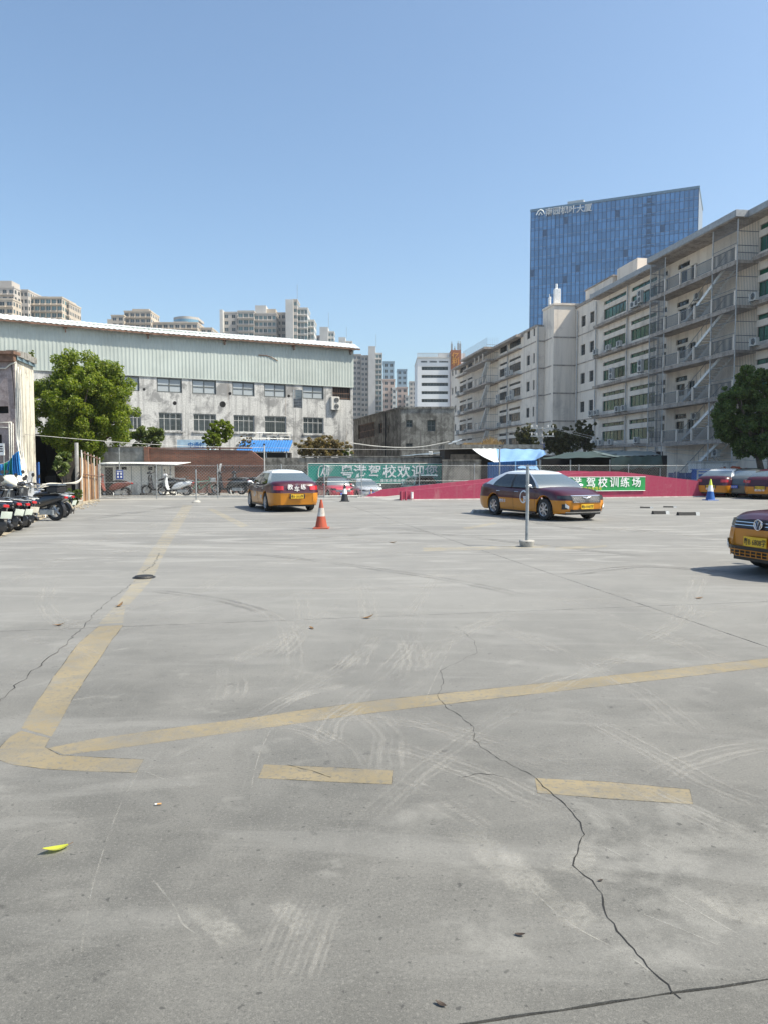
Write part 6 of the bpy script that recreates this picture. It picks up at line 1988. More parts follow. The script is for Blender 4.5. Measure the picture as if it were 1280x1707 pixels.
ua, ub = ONW(943, 350, (TR.x, TR.y), TA)[0], ONW(970, 350, (TR.x, TR.y), TA)[0]
mb = MB(); mb.box(min(ua, ub), max(ua, ub), -6, -2, TZ + .9, TZ + 2.6); mb.build('roof_room', M['framelight'], gt)

YS = lambda Y: Y * 1.6 if Y < 350 else Y
def block(root, px0, px1, pytop, Y, depth, wallm, glassm, floor=3.1, bay=3.4, wf=.62, hf=.52, lowpx=None, bands=None, crown=0.0, slabs=False, sidewin=True, name='wall', zlow=None):
    """slab of flats at depth Y seen between two photo columns; windows are recessed openings"""
    Y = YS(Y)
    a, b = AT(px0, pytop, Y), AT(px1, pytop, Y)
    W, H_ = b.x - a.x, a.z
    nf = max(2, int(H_ / floor)); fl = H_ / nf
    z_from = (AT(px0, lowpx, Y).z if lowpx else 0)
    j0 = max(0, int(z_from / fl))
    nb = max(1, round(W / bay)); bw_ = W / nb
    ox = Vector((b.x, Y, 0)) - Vector(root.location); ox.z = 0
    Mx = Matrix.Translation(ox) @ Matrix.Rotation(math.pi, 4, 'Z')
    hol = []
    for j in range(j0, nf if crown == 0 else nf - 1):
        for i in range(nb):
            u = bw_ * i
            hol.append((u + bw_ * (1 - wf) / 2, u + bw_ * (1 + wf) / 2, j * fl + fl * .25, j * fl + fl * (.25 + hf)))
    t = wall(MB(), 0, W, 0, H_, hol, .45); solid_back(t, 0, W, 0, H_, depth)
    if sidewin:       # openings on both flanks drawn as recessed bays of the same size
        pass
    mb = MB(); mb.add([Mx @ Vector(v) for v in t.v], t.f); mb.build(name, wallm, root)
    g = MB()
    for h in hol:
        g.quad((h[0], -.40, h[2]), (h[1], -.40, h[2]), (h[1], -.40, h[3]), (h[0], -.40, h[3]))
    fr = MB()
    for h in hol:
        um = (h[0] + h[1]) / 2
        fr.box(um - .05, um + .05, -.40, -.34, h[2], h[3])
    dd = max(2, round(depth / bay))
    for sx_, s in ((-.03, 1), (W + .03, -1)):
        for j in range(j0, nf):
            for i in range(dd):
                y0 = -depth * (i + .2) / dd; y1 = -depth * (i + .7) / dd
                g.quad((sx_, y0, j * fl + fl * .25), (sx_, y1, j * fl + fl * .25), (sx_, y1, j * fl + fl * .77), (sx_, y0, j * fl + fl * .77))
    g2 = MB(); g2.add([Mx @ Vector(v) for v in g.v], g.f); g2.build('glazing', glassm, root, kind='stuff')
    f2 = MB(); f2.add([Mx @ Vector(v) for v in fr.v], fr.f); f2.build('window_mullions', M['framelight'], root, kind='stuff')
    if slabs:
        s = MB()
        for j in range(max(j0, 1), nf): s.box(-.1, W + .1, .003, .9, j * fl - .08, j * fl + .06)
        for j in range(max(j0, 1), nf):
            for i in range(nb + 1): s.box(bw_ * i - .10, bw_ * i + .10, .003, .9, j * fl + .065, j * fl + fl * .22)
        s2 = MB(); s2.add([Mx @ Vector(v) for v in s.v], s.f); s2.build('balcony_slabs', wallm, root, kind='stuff')
    c = MB(); c.box(-.2, W + .2, -depth - .1, .2, H_ + .003, H_ + .7)
    c2 = MB(); c2.add([Mx @ Vector(v) for v in c.v], c.f); c2.build('parapet', wallm, root)
    return W, H_
def far(name, label, px, Y, cat='building', group='apartment towers on the skyline'):
    Y = YS(Y); p = AT(px, 700, Y)
    return thing(name, label, cat, (p.x, Y, 0), 0, group)
def roofbox(root, px0, px1, py0, py1, Y, depth, mat, name='roof_room'):
    return px_box(root, name, px0, px1, py0, py1, YS(Y), depth, mat)

M['aptbeige'] = plain('beige_render', (.44, .38, .31), .8, var=.12, vscale=.12)
M['aptgrey'] = plain('grey_render', (.40, .37, .34), .8, var=.10, vscale=.12)
M['aptpale'] = plain('pale_grey_render', (.47, .46, .44), .8, var=.10, vscale=.12)
M['aptpink'] = plain('pink_render', (.42, .33, .29), .8, var=.10, vscale=.12)
M['aptwhite'] = plain('white_render', (.62, .63, .64), .7, var=.06, vscale=.12)
M['farglass'] = glassy('flat_window_glass', (.07, .095, .11), .15, .6, .4)
M['farteal'] = glassy('teal_window_glass', (.10, .17, .18), .15, .5, .4)

t = far('apartment_block', 'grey stepped apartment block at the far left edge of the skyline', 20, 220)
block(t, -40, 24, 480, 220, 16, M['aptgrey'], M['farglass'], lowpx=600, slabs=True, bay=3.0)
block(t, 25, 47, 485, 224, 14, M['aptgrey'], M['farglass'], lowpx=600, bay=2.2, wf=.7)
block(t, -40, 22, 500, 214, 8, M['aptbeige'], M['farglass'], lowpx=600, slabs=True, bay=3.0, wf=.7)
roofbox(t, 0, 20, 468, 480, 222, 8, M['aptgrey'])
t = far('apartment_block', 'beige balconied apartment block right of the grey stepped one', 85, 226)
block(t, 48, 104, 497, 226, 16, M['aptbeige'], M['farteal'], lowpx=600, slabs=True, bay=2.6, wf=.78, hf=.6)
block(t, 104.5, 116, 505, 229, 14, M['aptbeige'], M['farglass'], lowpx=600, slabs=True, bay=2.0, wf=.6)
roofbox(t, 66, 80, 494, 497, 230, 5, M['aptgrey'])
t = far('apartment_block', 'beige stepped apartment block showing above the middle of the warehouse roof', 230, 260)
block(t, 186, 207, 527, 262, 16, M['aptbeige'], M['farglass'], lowpx=640, bay=3)
block(t, 207.4, 252, 520, 264, 16, M['aptbeige'], M['farglass'], lowpx=640, slabs=True, bay=3, wf=.7)
block(t, 252.4, 330, 539, 266, 16, M['aptbeige'], M['farglass'], lowpx=640, slabs=True, bay=3, wf=.7)
block(t, 326, 354, 548, 270, 16, M['aptbeige'], M['farglass'], lowpx=640, slabs=True, bay=3, wf=.7)
roofbox(t, 180, 186, 532, 560, 262, 14, M['aptbeige'], 'wing_wall'); roofbox(t, 221, 249, 515, 520, 266, 8, M['aptbeige']); roofbox(t, 290, 313, 536, 539, 268, 8, M['aptbeige'])
t = far('glass_tower', 'small curved blue glass tower behind the beige apartments', 310, 480, group=None)
a, b = AT(291, 531, 480), AT(333, 531, 480)
W = b.x - a.x
def curved(root, W, z, mat, r0=0.0):
    rows = []
    for zz in (0, z):
        rows.append([(-W / 2 + W * i / 16, 8 - 8 * math.sin(math.pi * (i + 2) / 20) ** .8, zz) for i in range(17)])
    return rows
mb = MB(); mb.grid(curved(t, W, a.z, None)); mb.build('core', plain('blue_tower_body', (.16, .30, .40), .3, .2), t)
mb = MB()
for j in range(0, int(a.z / 4)):
    rr_ = [[(x, y - .15, zz) for x, y, _ in curved(t, W, 1, None)[0]] for zz in (j * 4 + 1.0, j * 4 + 3.6)]
    mb.grid(rr_)
mb.build('glazing', glassy('pale_tower_glass', (.10, .27, .40), .12, .2), t, kind='stuff')
mb = MB(); mb.zprism([(x, y) for x, y, _ in curved(t, W, 1, None)[0]] + [(W / 2, 20), (-W / 2, 20)], a.z, a.z + 1.5); mb.build('parapet', M['aptgrey'], t)

t = far('apartment_tower', 'grey apartment towers with white fin walls above the right part of the warehouse roof', 440, 240)
block(t, 372, 396, 522, 243, 14, M['aptgrey'], M['farglass'], lowpx=620, bay=4.4, wf=.5)
roofbox(t, 367.5, 371.8, 516, 580, 241, 14, M['aptpale'], 'fin_wall')
block(t, 397, 424, 520, 240, 14, M['aptgrey'], M['farteal'], lowpx=620, slabs=True, bay=2.6, wf=.75)
block(t, 424.4, 461, 524, 241, 14, M['aptgrey'], M['farteal'], lowpx=620, slabs=True, bay=2.4, wf=.7)
block(t, 461.5, 477, 523, 246, 14, M['aptgrey'], M['farglass'], lowpx=620, bay=2.6)
roofbox(t, 426, 444, 509, 524, 243, 8, M['aptpale']); roofbox(t, 444.2, 460, 515, 524, 244, 6, M['aptbeige'])
roofbox(t, 477, 489, 499, 580, 238, 12, M['aptpale'], 'fin_wall')
block(t, 489.3, 496, 501, 239, 12, M['aptgrey'], M['farteal'], lowpx=620, bay=1.4, wf=.7)
block(t, 496.4, 513, 515, 241, 14, M['aptpale'], M['farteal'], lowpx=620, slabs=True, bay=1.9, wf=.75, hf=.6)
block(t, 513.4, 524, 535, 243, 14, M['aptpale'], M['farteal'], lowpx=620, slabs=True, bay=1.9, wf=.75, hf=.6)
mb = MB(); q = AT(496, 474, YS(240)); q0 = AT(496, 502, YS(240)); mb.tube([(q.x - t.location.x, 0, q0.z), (q.x - t.location.x, 0, q.z)], .09, 5); mb.build('lightning_rod', M['galv'], t)
t = far('apartment_tower', 'smaller apartment tower with a fin wall just right of the tallest fin', 545, 300)
roofbox(t, 533.5, 547, 545, 590, 300, 10, M['aptpale'], 'fin_wall'); block(t, 547.3, 557, 554, 302, 10, M['aptpale'], M['farteal'], lowpx=620, bay=2.2, wf=.7)
block(t, 524, 533, 561, 303, 10, M['aptpink'], M['farglass'], lowpx=620, bay=2.6)
mb = MB(); q = AT(548, 521, YS(300)); q0 = AT(548, 546, YS(300)); mb.tube([(q.x - t.location.x, 0, q0.z), (q.x - t.location.x, 0, q.z)], .1, 5); mb.build('lightning_rod', M['galv'], t)
t = far('apartment_tower', 'lowest fin-walled apartment tower at the right end of the warehouse roof', 575, 340)
roofbox(t, 565, 576, 562, 600, 340, 10, M['aptpale'], 'fin_wall'); block(t, 576.3, 587, 570, 342, 10, M['aptpale'], M['farteal'], lowpx=640, bay=2.4, wf=.7)
mb = MB(); q = AT(578, 545, YS(340)); q0 = AT(578, 563, YS(340)); mb.tube([(q.x - t.location.x, 0, q0.z), (q.x - t.location.x, 0, q.z)], .1, 5); mb.build('lightning_rod', M['galv'], t)
t = far('apartment_tower', 'tall pale apartment tower with a blank fin wall between the warehouse and the concrete house', 615, 300)
block(t, 588, 602, 592, 302, 14, M['aptgrey'], M['farglass'], lowpx=720, bay=2.6)
block(t, 602.4, 614, 594, 300, 14, M['aptgrey'], M['farglass'], lowpx=720, bay=2.6)
roofbox(t, 614.5, 626, 577, 720, 297, 10, M['aptpale'], 'fin_wall')
block(t, 626.3, 637, 590, 299, 14, M['aptpale'], M['farteal'], lowpx=720, slabs=True, bay=1.9, wf=.75, hf=.6)
mb = MB(); q = AT(627, 556, YS(297)); q0 = AT(627, 578, YS(297)); mb.tube([(q.x - t.location.x, -2, q0.z), (q.x - t.location.x, -2, q.z)], .1, 5); mb.build('lightning_rod', M['galv'], t)
for px0, px1, py, Y, ml, lab in ((638, 660, 604, 430, 'aptpink', 'pinkish apartment tower with a blue top, nearer of the hazy pair'), (661, 681, 617, 470, 'aptpink', 'pinkish apartment tower with a blue top, farther of the hazy pair'), (682, 695, 637, 560, 'aptgrey', 'hazy grey tower just left of the white office block')):
    t = far('apartment_tower', lab, (px0 + px1) / 2, Y)
    w_ = px1 - px0
    block(t, px0, px1 - w_ * .1, py + 30 if ml == 'aptpink' else py, Y, 16, M[ml], M['farglass'], lowpx=720, bay=3.0, wf=.55)
    if ml == 'aptpink':
        block(t, px0 + .6, px1 - w_ * .15, py, Y + 1, 14, plain('blue_grey_cladding', (.24, .33, .40), .5), M['farglass'], lowpx=650, bay=3.0, wf=.55)
        block(t, px1 - w_ * .3, px1 - w_ * .02, py + 44, Y - 3, 8, M['aptpale'], M['farglass'], lowpx=720, bay=3)

# ---- white office block with strip windows, brown stair head and antennas
OY = 200.0
t = thing('office_block', 'white office block with dark strip windows and a brown stair head carrying gold characters', 'building', (AT(750, 700, OY).x, OY, 0), math.pi)
ox = t.location.x
def oX(px): return ox - AT(px, 650, OY).x
HZ = AT(720, 597, OY).z
ops = []
for y0, y1 in ((611, 617), (625, 630), (638, 643.5), (652, 657), (665, 670.5), (678, 683), (691, 696)):
    ops.append((oX(746), oX(702), AT(720, y1, OY).z, AT(720, y0, OY).z))
for px0, px1 in ((701, 711), (715, 727), (731, 746)): ops.append((oX(px1), oX(px0), AT(720, 604.5, OY).z, AT(720, 601.5, OY).z))
mb = wall(MB(), 0, oX(695), 0, HZ, ops, .6); solid_back(mb, 0, oX(695), 0, HZ, 18); mb.build('wall', M['aptwhite'], t)
for h in ops: window(t, *h, 9 if h[1] - h[0] > 3 else 3, 1, M['frame'], M['panedark'] if h[3] < HZ - 2 else M['panewhite'], y=-.45, t=.08)
mb = MB(); mb.box(-.1, oX(694.5), -18, .3, HZ + .003, HZ + .3)
for k in range(40):
    u = oX(695) * k / 39; mb.box(u - .05, u + .05, .1, .2, HZ + .3, HZ + 1.2)
mb.box(0, oX(695), .08, .22, HZ + 1.2, HZ + 1.3); mb.build('roof_railing', M['aptpale'], t)
mb = MB(); mb.box(oX(749), oX(732), -8, -4, HZ + .3, HZ + 1.9); mb.build('roof_room', M['aptwhite'], t)
zb1, zb0 = AT(757, 584, OY).z, AT(757, 640, OY).z
mb = MB(); mb.box(oX(767), -.02, -5, .6, 0, zb1); mb.build('stair_head', plain('brown_tiles', (.27, .10, .045), .6), t)
for i, ch in enumerate('亿利'):
    text_part('gold_character', ch, 2.0, plain('gold_lettering', (.55, .26, .06), .5), t, (oX(757.5), .7, AT(757, 594 + 9.5 * i, OY).z), (-1, 0, 0), (0, 0, 1), .01, depth=.1)
mb = MB(); mb.box(oX(775), oX(767) - .02, -9, -1, 0, AT(770, 588, OY).z); mb.build('rear_wing', M['aptwhite'], t)
for px, py in ((752.5, 568), (757.5, 576), (763, 567), (766.5, 568)):
    q = AT(px, py, OY)
    mb = MB(); mb.tube([(oX(px), -1, zb1), (oX(px), -1, q.z)], .09, 5); mb.box(oX(px) - .22, oX(px) + .22, -1.2, -.8, q.z - 2.2, q.z - .6); mb.build('antenna', M['galv'], t)
t = far('office_block', 'low pale blue-grey building behind the far wing roofline', 785, 260, group=None)
block(t, 768, 830, 597, 260, 20, M['aptpale'], M['farglass'], lowpx=700, bay=3)
# white antenna cabinets on the stair tower roof
for px0, px1, py0, py1, lab in ((922, 933, 474, 508, 'tall white antenna casing on the stair tower roof'), (913.5, 917, 491, 508, 'thin white antenna panel left of the tall casing')):
    a, b = AT(px0, py1, TY + 1), AT(px1, py0, TY + 1)
    an = thing('antenna_casing', lab, 'antenna', ((a.x + b.x) / 2, TY + 1, a.z - .05), 0)
    w_ = (b.x - a.x) / 2
    mb = MB(); mb.bbox(-w_, w_, -.35, .35, 0, (b.z - a.z) * .78, .04); mb.build('casing', M['white'], an)
    mb = MB(); mb.tube([(-w_ * .2, 0, (b.z - a.z) * .77), (-w_ * .2, 0, b.z - a.z + .1)], w_ * .35, 8); mb.build('mast', M['white'], an)
for px, lab in ((1271, 'thin antenna rod on the near end of the factory roof'),):
    u, z = fa(px, 320); u2, z2 = fa(px, 345)
    an = thing('antenna_rod', lab, 'antenna', blk_M @ Vector((u, -.6, ROOF + .34)), FA)
    mb = MB(); mb.tube([(0, 0, 0), (0, .05, 1.3)], .02, 5); mb.build('rod', M['galv'], an)
    mb = MB(); mb.box(-.1, .1, -.1, .1, .0, .12); mb.build('foot', M['galv'], an)

# ================================================================== PLANTS
def leaf_mesh(name, clumps, n, size, mat, flat=.5, aspect=.5, droop=0.2, shell=.25):
    """n leaf-sized quads spread through the shells of many small clumps"""
    c = np.array([k[:3] for k in clumps]); rad = np.array([k[3] for k in clumps])
    w = rad ** 2; w = w / w.sum()
    idx = rng.choice(len(clumps), n, p=w)
    d = rng.normal(size=(n, 3)); d /= np.linalg.norm(d, axis=1, keepdims=True)
    r = rad[idx] * (shell + (1 - shell) * rng.random(n) ** .6)
    p = c[idx] + d * r[:, None] * np.array([1, 1, .85])
    nrm = d * (1 - flat) + rng.normal(size=(n, 3)) * flat * .9 + np.array([0, 0, .35])
    nrm /= np.linalg.norm(nrm, axis=1, keepdims=True)
    t = np.cross(nrm, rng.normal(size=(n, 3))); t /= np.linalg.norm(t, axis=1, keepdims=True)
    t[:, 2] -= droop; t /= np.linalg.norm(t, axis=1, keepdims=True)
    b = np.cross(nrm, t)
    s = size * rng.uniform(.6, 1.35, n)[:, None]
    k = .10
    v0 = p - t * s * .5; v1 = p + b * s * aspect * .5 + nrm * s * k; v2 = p + t * s * .5 - nrm * s * .06; v3 = p - b * s * aspect * .5 + nrm * s * k
    V = np.stack([v0, v1, v2, v3], 1).reshape(-1, 3)
    me = bpy.data.meshes.new(name)
    me.vertices.add(4 * n); me.vertices.foreach_set('co', V.astype(np.float32).ravel())
    me.loops.add(4 * n); me.loops.foreach_set('vertex_index', np.arange(4 * n, dtype=np.int32))
    me.polygons.add(n); me.polygons.foreach_set('loop_start', np.arange(0, 4 * n, 4, dtype=np.int32))
    try: me.polygons.foreach_set('loop_total', np.full(n, 4, dtype=np.int32))
    except Exception: pass
    me.materials.append(mat); me.update(calc_edges=True); me.validate()
    return me
M['leaf_ficus'] = foliage_mat('ficus_leaves', (.068, .118, .012), (.225, .262, .03), .42)
M['leaf_dark'] = foliage_mat('dark_leaves', (.055, .10, .03), (.13, .185, .05), .36)
M['leaf_olive'] = foliage_mat('olive_leaves', (.06, .07, .03), (.115, .11, .055), .25)
M['leaf_mid'] = foliage_mat('shrub_leaves', (.06, .10, .025), (.14, .17, .045), .3)
M['leaf_brown'] = foliage_mat('half_dry_leaves', (.15, .13, .045), (.20, .13, .065), .3)
M['bark'] = dirty('bark', (.17, .14, .11), (.07, .06, .05), 3, .4, .7, .5, .4)
def tree(name, label, base, crown_c, crown_r, nclump, nleaf, size, mat, cat='tree', trunk_r=.16, limbs=6, group=None, clump=.30, flat=.5, lean=(0, 0), ragged=.25):
    """crown_c relative to base; crown_r = (rx, ry, rz)"""
    root = thing(name, label, cat, base, 0, group)
    nclump = int(nclump * (1.6 if clump == .30 else 1)); clump = .2 if clump == .30 else clump
    cc = np.array(crown_c); cr = np.array(crown_r)
    cl = []
    rm = float(min(cr))
    while len(cl) < nclump:
        d = rng.normal(size=3); d /= np.linalg.norm(d)
        q = rng.random() ** .35
        p = cc + d * cr * q * (1 - clump * .6) * rng.uniform(1 - ragged, 1 + ragged * .55)
        if p[2] < cc[2] - cr[2] * .98: continue
        cl.append((*p, rm * clump * rng.uniform(.55, 1.2)))
    link('crown', leaf_mesh('crown', cl, nleaf, size, mat, flat), root)
    mb = MB()
    fork = Vector((cc[0] * .5 + lean[0], cc[1] * .5, max(.25, cc[2] - cr[2] * .85)))
    mb.tube([(0, 0, 0), (lean[0] * .5 + .03, 0, fork.z * .5), fork], [trunk_r, trunk_r * .85, trunk_r * .7], 9)
    mb.build('trunk', M['bark'], root, smooth=True)
    for i in range(limbs):
        tgt = Vector(cl[i * max(1, len(cl) // max(1, limbs)) % len(cl)][:3])
        mid = fork.lerp(tgt, .5) + Vector((random.uniform(-.2, .2), random.uniform(-.2, .2), .15 * cr[2] * random.random()))
        mb = MB(); mb.tube([fork - Vector((0, 0, .1)), mid, tgt], [trunk_r * .5, trunk_r * .3, trunk_r * .1], 6)
        mb.build('limb', M['bark'], root, smooth=True)
    return root
def tree_px(name, label, px0, px1, py0, py1, Y, basepx, mat, nclump, nleaf, size, depthk=1.0, basez=0.0, **kw):
    a, b = AT(px0, py1, Y), AT(px1, py0, Y)
    bx = AT(basepx, 800, Y).x
    c = ((a.x + b.x) / 2 - bx, 0, (a.z + b.z) / 2 - basez)
    r = ((b.x - a.x) / 2, (b.x - a.x) / 2 * depthk, (b.z - a.z) / 2)
    return tree(name, label, (bx, Y, basez), c, r, nclump, nleaf, size, mat, **kw)
tree_px('ficus_tree', 'large round bright green tree in front of the warehouse at the left', 46, 230, 577, 774, 41, 112, M['leaf_ficus'], 300, 60000, .155, .85, trunk_r=.24, limbs=14, clump=.17, ragged=.13)
tree_px('ficus_tree', 'broad dark tree at the right edge hiding the foot of the factory block', 1180, 1340, 604, 776, 49, 1268, M['leaf_dark'], 280, 48000, .19, .7, trunk_r=.25, limbs=12, clump=.17, ragged=.2)
tree_px('shrub', 'dark loose shrub over the grey wall, right of the large tree', 208, 285, 706, 752, 47.5, 245, M['leaf_mid'], 60, 7000, .15, .6, cat='shrub', trunk_r=.07, limbs=7, group='shrubs behind the walls', ragged=.35)
tree_px('round_bush', 'dense rounded green bush standing above the brick wall', 346, 392, 696, 742, 47.5, 366, M['leaf_ficus'], 120, 11000, .10, .7, cat='shrub', trunk_r=.08, limbs=5, group='shrubs behind the walls', clump=.2, ragged=.1)
tree_px('round_bush', 'lower rounded green bush at the left of the dense one above the brick wall', 336, 372, 715, 752, 46.8, 354, M['leaf_ficus'], 90, 7500, .10, .6, cat='shrub', trunk_r=.06, limbs=4, group='shrubs behind the walls', clump=.2, ragged=.1)
tree_px('shrub', 'brownish half-dry bushes over the boundary wall under the warehouse corner', 488, 590, 726, 768, 60, 540, M['leaf_brown'], 140, 13000, .15, .5, cat='shrub', trunk_r=.06, limbs=10, group='shrubs behind the walls', ragged=.4)
tree_px('shrub', 'green shoots at the right end of the half-dry bushes', 560, 596, 745, 775, 59.5, 582, M['leaf_mid'], 26, 1800, .15, .5, cat='shrub', trunk_r=.04, limbs=5, group='shrubs behind the walls', ragged=.4)
tree_px('shrub', 'thin yellowish shrub left of the blue tin roof', 396, 424, 722, 752, 61, 410, M['leaf_brown'], 24, 1300, .12, .5, cat='shrub', trunk_r=.03, limbs=6, group='shrubs behind the walls', ragged=.4)
tree_px('tree', 'small dark tree against the far wing, left of the utility pole', 855, 895, 703, 756, 72, 874, M['leaf_olive'], 90, 5600, .20, .7, trunk_r=.09, limbs=5, group='dark trees before the factory block', ragged=.35)
tree_px('tree', 'wide dark tree right of the utility pole before the stair tower', 900, 968, 706, 764, 66, 935, M['leaf_olive'], 150, 11500, .19, .6, trunk_r=.1, limbs=8, group='dark trees before the factory block', ragged=.4)
tree_px('tree', 'thin dark tree at the near bays of the factory block', 950, 996, 696, 762, 68, 975, M['leaf_olive'], 95, 5600, .20, .6, trunk_r=.09, limbs=7, group='dark trees before the factory block', ragged=.45)
tree_px('tree', 'low dark foliage between the small dark tree and the pole', 882, 910, 728, 762, 68, 896, M['leaf_olive'], 40, 2600, .18, .6, trunk_r=.06, limbs=4, group='dark trees before the factory block', ragged=.4)
tree_px('sapling', 'thin sapling with drooping leaves beside the parked scooters', 84, 122, 744, 800, 24.5, 104, M['leaf_mid'], 26, 420, .17, .7, trunk_r=.022, limbs=9, ragged=.4)
tree_px('shrub', 'low weeds in the kerbed bed under the sapling', 104, 142, 810, 842, 25.5, 122, M['leaf_mid'], 30, 1500, .09, .7, cat='shrub', trunk_r=.015, limbs=6, ragged=.4)
tree_px('shrub', 'small seedling growing on the roof edge of the left building', 47, 60, 583, 603, 35.2, 54, M['leaf_ficus'], 12, 260, .10, .7, cat='shrub', trunk_r=.012, limbs=4, basez=AT(54, 603, 35.2).z, ragged=.3)
# dry weeds on the stall roof
def blades(name, label, px0, px1, py0, Y0, z0, n, mat, hmax):
    a, b = AT(px0, 740, Y0), AT(px1, 740, Y0)
    root = thing(name, label, 'weeds', ((a.x + b.x) / 2, Y0, z0), 0)
    W = (b.x - a.x) / 2
    for part in range(5):
        mb = MB()
        for i in range(n // 5):
            x = random.uniform(-1, 1); y = random.uniform(-.6, 1.2)
            peak = math.exp(-((x - .45) / .35) ** 2) * .8 + .25
            h_ = hmax * peak * random.uniform(.5, 1.1); dx, dy = random.gauss(0, .28) * h_ * 1.6, random.gauss(0, .2) * h_
            p = Vector((x * W, y, 0)); w_ = random.uniform(.012, .03)
            mb.add([p - Vector((w_, 0, 0)), p + Vector((w_, 0, 0)), p + Vector((dx * .5 + w_ * .6, dy * .5, h_ * .65)), p + Vector((dx, dy, h_)), p + Vector((dx * .5 - w_ * .6, dy * .5, h_ * .65))], [(0, 1, 2, 3, 4)])
        mb.build('grass_clump', mat, root, kind='stuff')
    return root
M['straw'] = foliage_mat('dry_straw', (.24, .15, .07), (.36, .25, .12), .2)
blades('dry_weeds', 'orange-brown dry weeds growing on the flat roof of the market stall', 772, 835, 726, 53.5, zr1, 420, M['straw'], .62)

# ================================================================== LEFT EDGE: building, tarps, cables, scooters
LY = 33.0
lc = AT(28, 700, LY)
M['pinkwall'] = dirty('pebbledash_pink_wall', (.36, .31, .31), (.20, .165, .165), 2.2, .4, .7, .3, .6, .95, .6)
M['limewash'] = dirty('limewashed_wall', (.66, .62, .52), (.20, .19, .17), .9, .5, .72, .8, .3, .9, .3)
LH = AT(28, 592, LY).z
lb = thing('old_house', 'old pinkish pebbledash house at the left edge with a limewashed side wall', 'house', (lc.x, LY, 0), math.pi)
W = 9.0
ops = [(lc.x - AT(15, 690, LY).x, lc.x - AT(-6, 690, LY).x, AT(8, 689, LY).z, AT(8, 677, LY).z), (lc.x - AT(4, 740, LY).x, lc.x - AT(-20, 740, LY).x, AT(0, 741, LY).z, AT(0, 724, LY).z)]
mb = wall(MB(), 0, W, 0, LH, ops, .3); mb.build('front_wall', M['pinkwall'], lb)
mb = MB()
for h in ops: mb.quad((h[0], -.29, h[2]), (h[1], -.29, h[2]), (h[1], -.29, h[3]), (h[0], -.29, h[3]))
mb.build('dark_opening', M['shade'], lb)
SL = 2.6
sd = Vector((math.sin(R(8.4)), -math.cos(R(8.4)), 0))      # into the depth, in the house frame (turned by pi)
q = [Vector((0, 0, 0)), sd * SL]
mb = MB(); mb.quad((0, -.002, 0), (q[1].x, q[1].y, 0), (q[1].x, q[1].y, LH), (0, -.002, LH)); mb.quad((q[1].x, q[1].y, 0), (q[1].x + W, q[1].y, 0), (q[1].x + W, q[1].y, LH), (q[1].x, q[1].y, LH)); mb.quad((0, 0, LH), (q[1].x, q[1].y, LH), (W + q[1].x, q[1].y, LH), (W, 0, LH)); mb.build('side_wall', M['limewash'], lb)
mb = MB(); mb.box(-.12, W, -.3, .35, LH + .003, LH + .14); mb.box(-.05, W, -.02, .22, LH - .28, LH + .0); mb.build('front_eave', M['rust'], lb)
mb = MB(); n = Vector((-sd.y, sd.x, 0)) * -1
A, B = Vector((-.10, .0, LH - .18)), sd * SL + Vector((-.10, 0, LH - .18))
mb.add([A, B, B + Vector((0, 0, .13)), A + Vector((0, 0, .13)), A + Vector((.25, 0, 0)), B + Vector((.25, 0, 0)), B + Vector((.25, 0, .13)), A + Vector((.25, 0, .13))], [(0, 1, 2, 3), (4, 5, 6, 7), (0, 1, 5, 4), (3, 2, 6, 7)])
mb.build('side_eave', plain('blue_grey_edge', (.16, .23, .27), .6), lb)
for i in range(3):
    p = sd * (.4 + i * .85); mb = MB(); mb.box(p.x - .16, p.x + .3, p.y - .38, p.y + .38, LH - .04, LH + .22 + .04 * (i % 2)); mb.build('roof_tile', dirty('roof_tile', (.30, .29, .27), (.12, .12, .11), 2, seed=i), lb)
def lp_(px, py, off=.06): 
    v = AT(px, py, LY - off); return Vector((lc.x - v.x, off, v.z))
for pts, r_ in (([(-20, 614), (10, 614), (18, 607), (28, 604)], .035), ([(16, 704), (17, 760), (17, 830)], .03), ([(19.5, 704), (20, 760), (20, 830)], .03), ([(22.5, 706), (23, 760), (23, 830)], .02), ([(-5, 712), (15, 713), (20, 716)], .022), ([(-5, 705), (20, 704)], .03)):
    mb = MB(); mb.tube([lp_(*p) for p in pts], r_, 6); mb.build('wall_pipe', M['cable'], lb, smooth='all')
mb = MB(); mb.tube([lp_(*p, .03) for p in ((20, 608), (23, 640), (26, 680), (28, 690))], .018, 5); mb.build('wall_cable', M['black'], lb)
sg = thing('wall_notice', 'white notice board with black marks at the left edge of the house', 'sign', (AT(-2, 750, 32.7).x, 32.7, 0), 0)
a, b = AT(-12, 759, 32.7), AT(8, 739, 32.7)
mb = MB(); mb.box(a.x - sg.location.x, b.x - sg.location.x, -.02, .02, a.z, b.z); mb.build('panel', M['white'], sg)
mb = MB()
for k in range(3): mb.box(.04, .20, -.028, -.022, b.z - .16 - k * .1, b.z - .11 - k * .1)
mb.build('marks', M['black'], sg)
mb = MB(); mb.tube([(-.2, .05, 0), (-.2, .05, b.z)], .02, 6); mb.tube([(.2, .05, 0), (.2, .05, b.z)], .02, 6); mb.build('leg', M['galv'], sg)

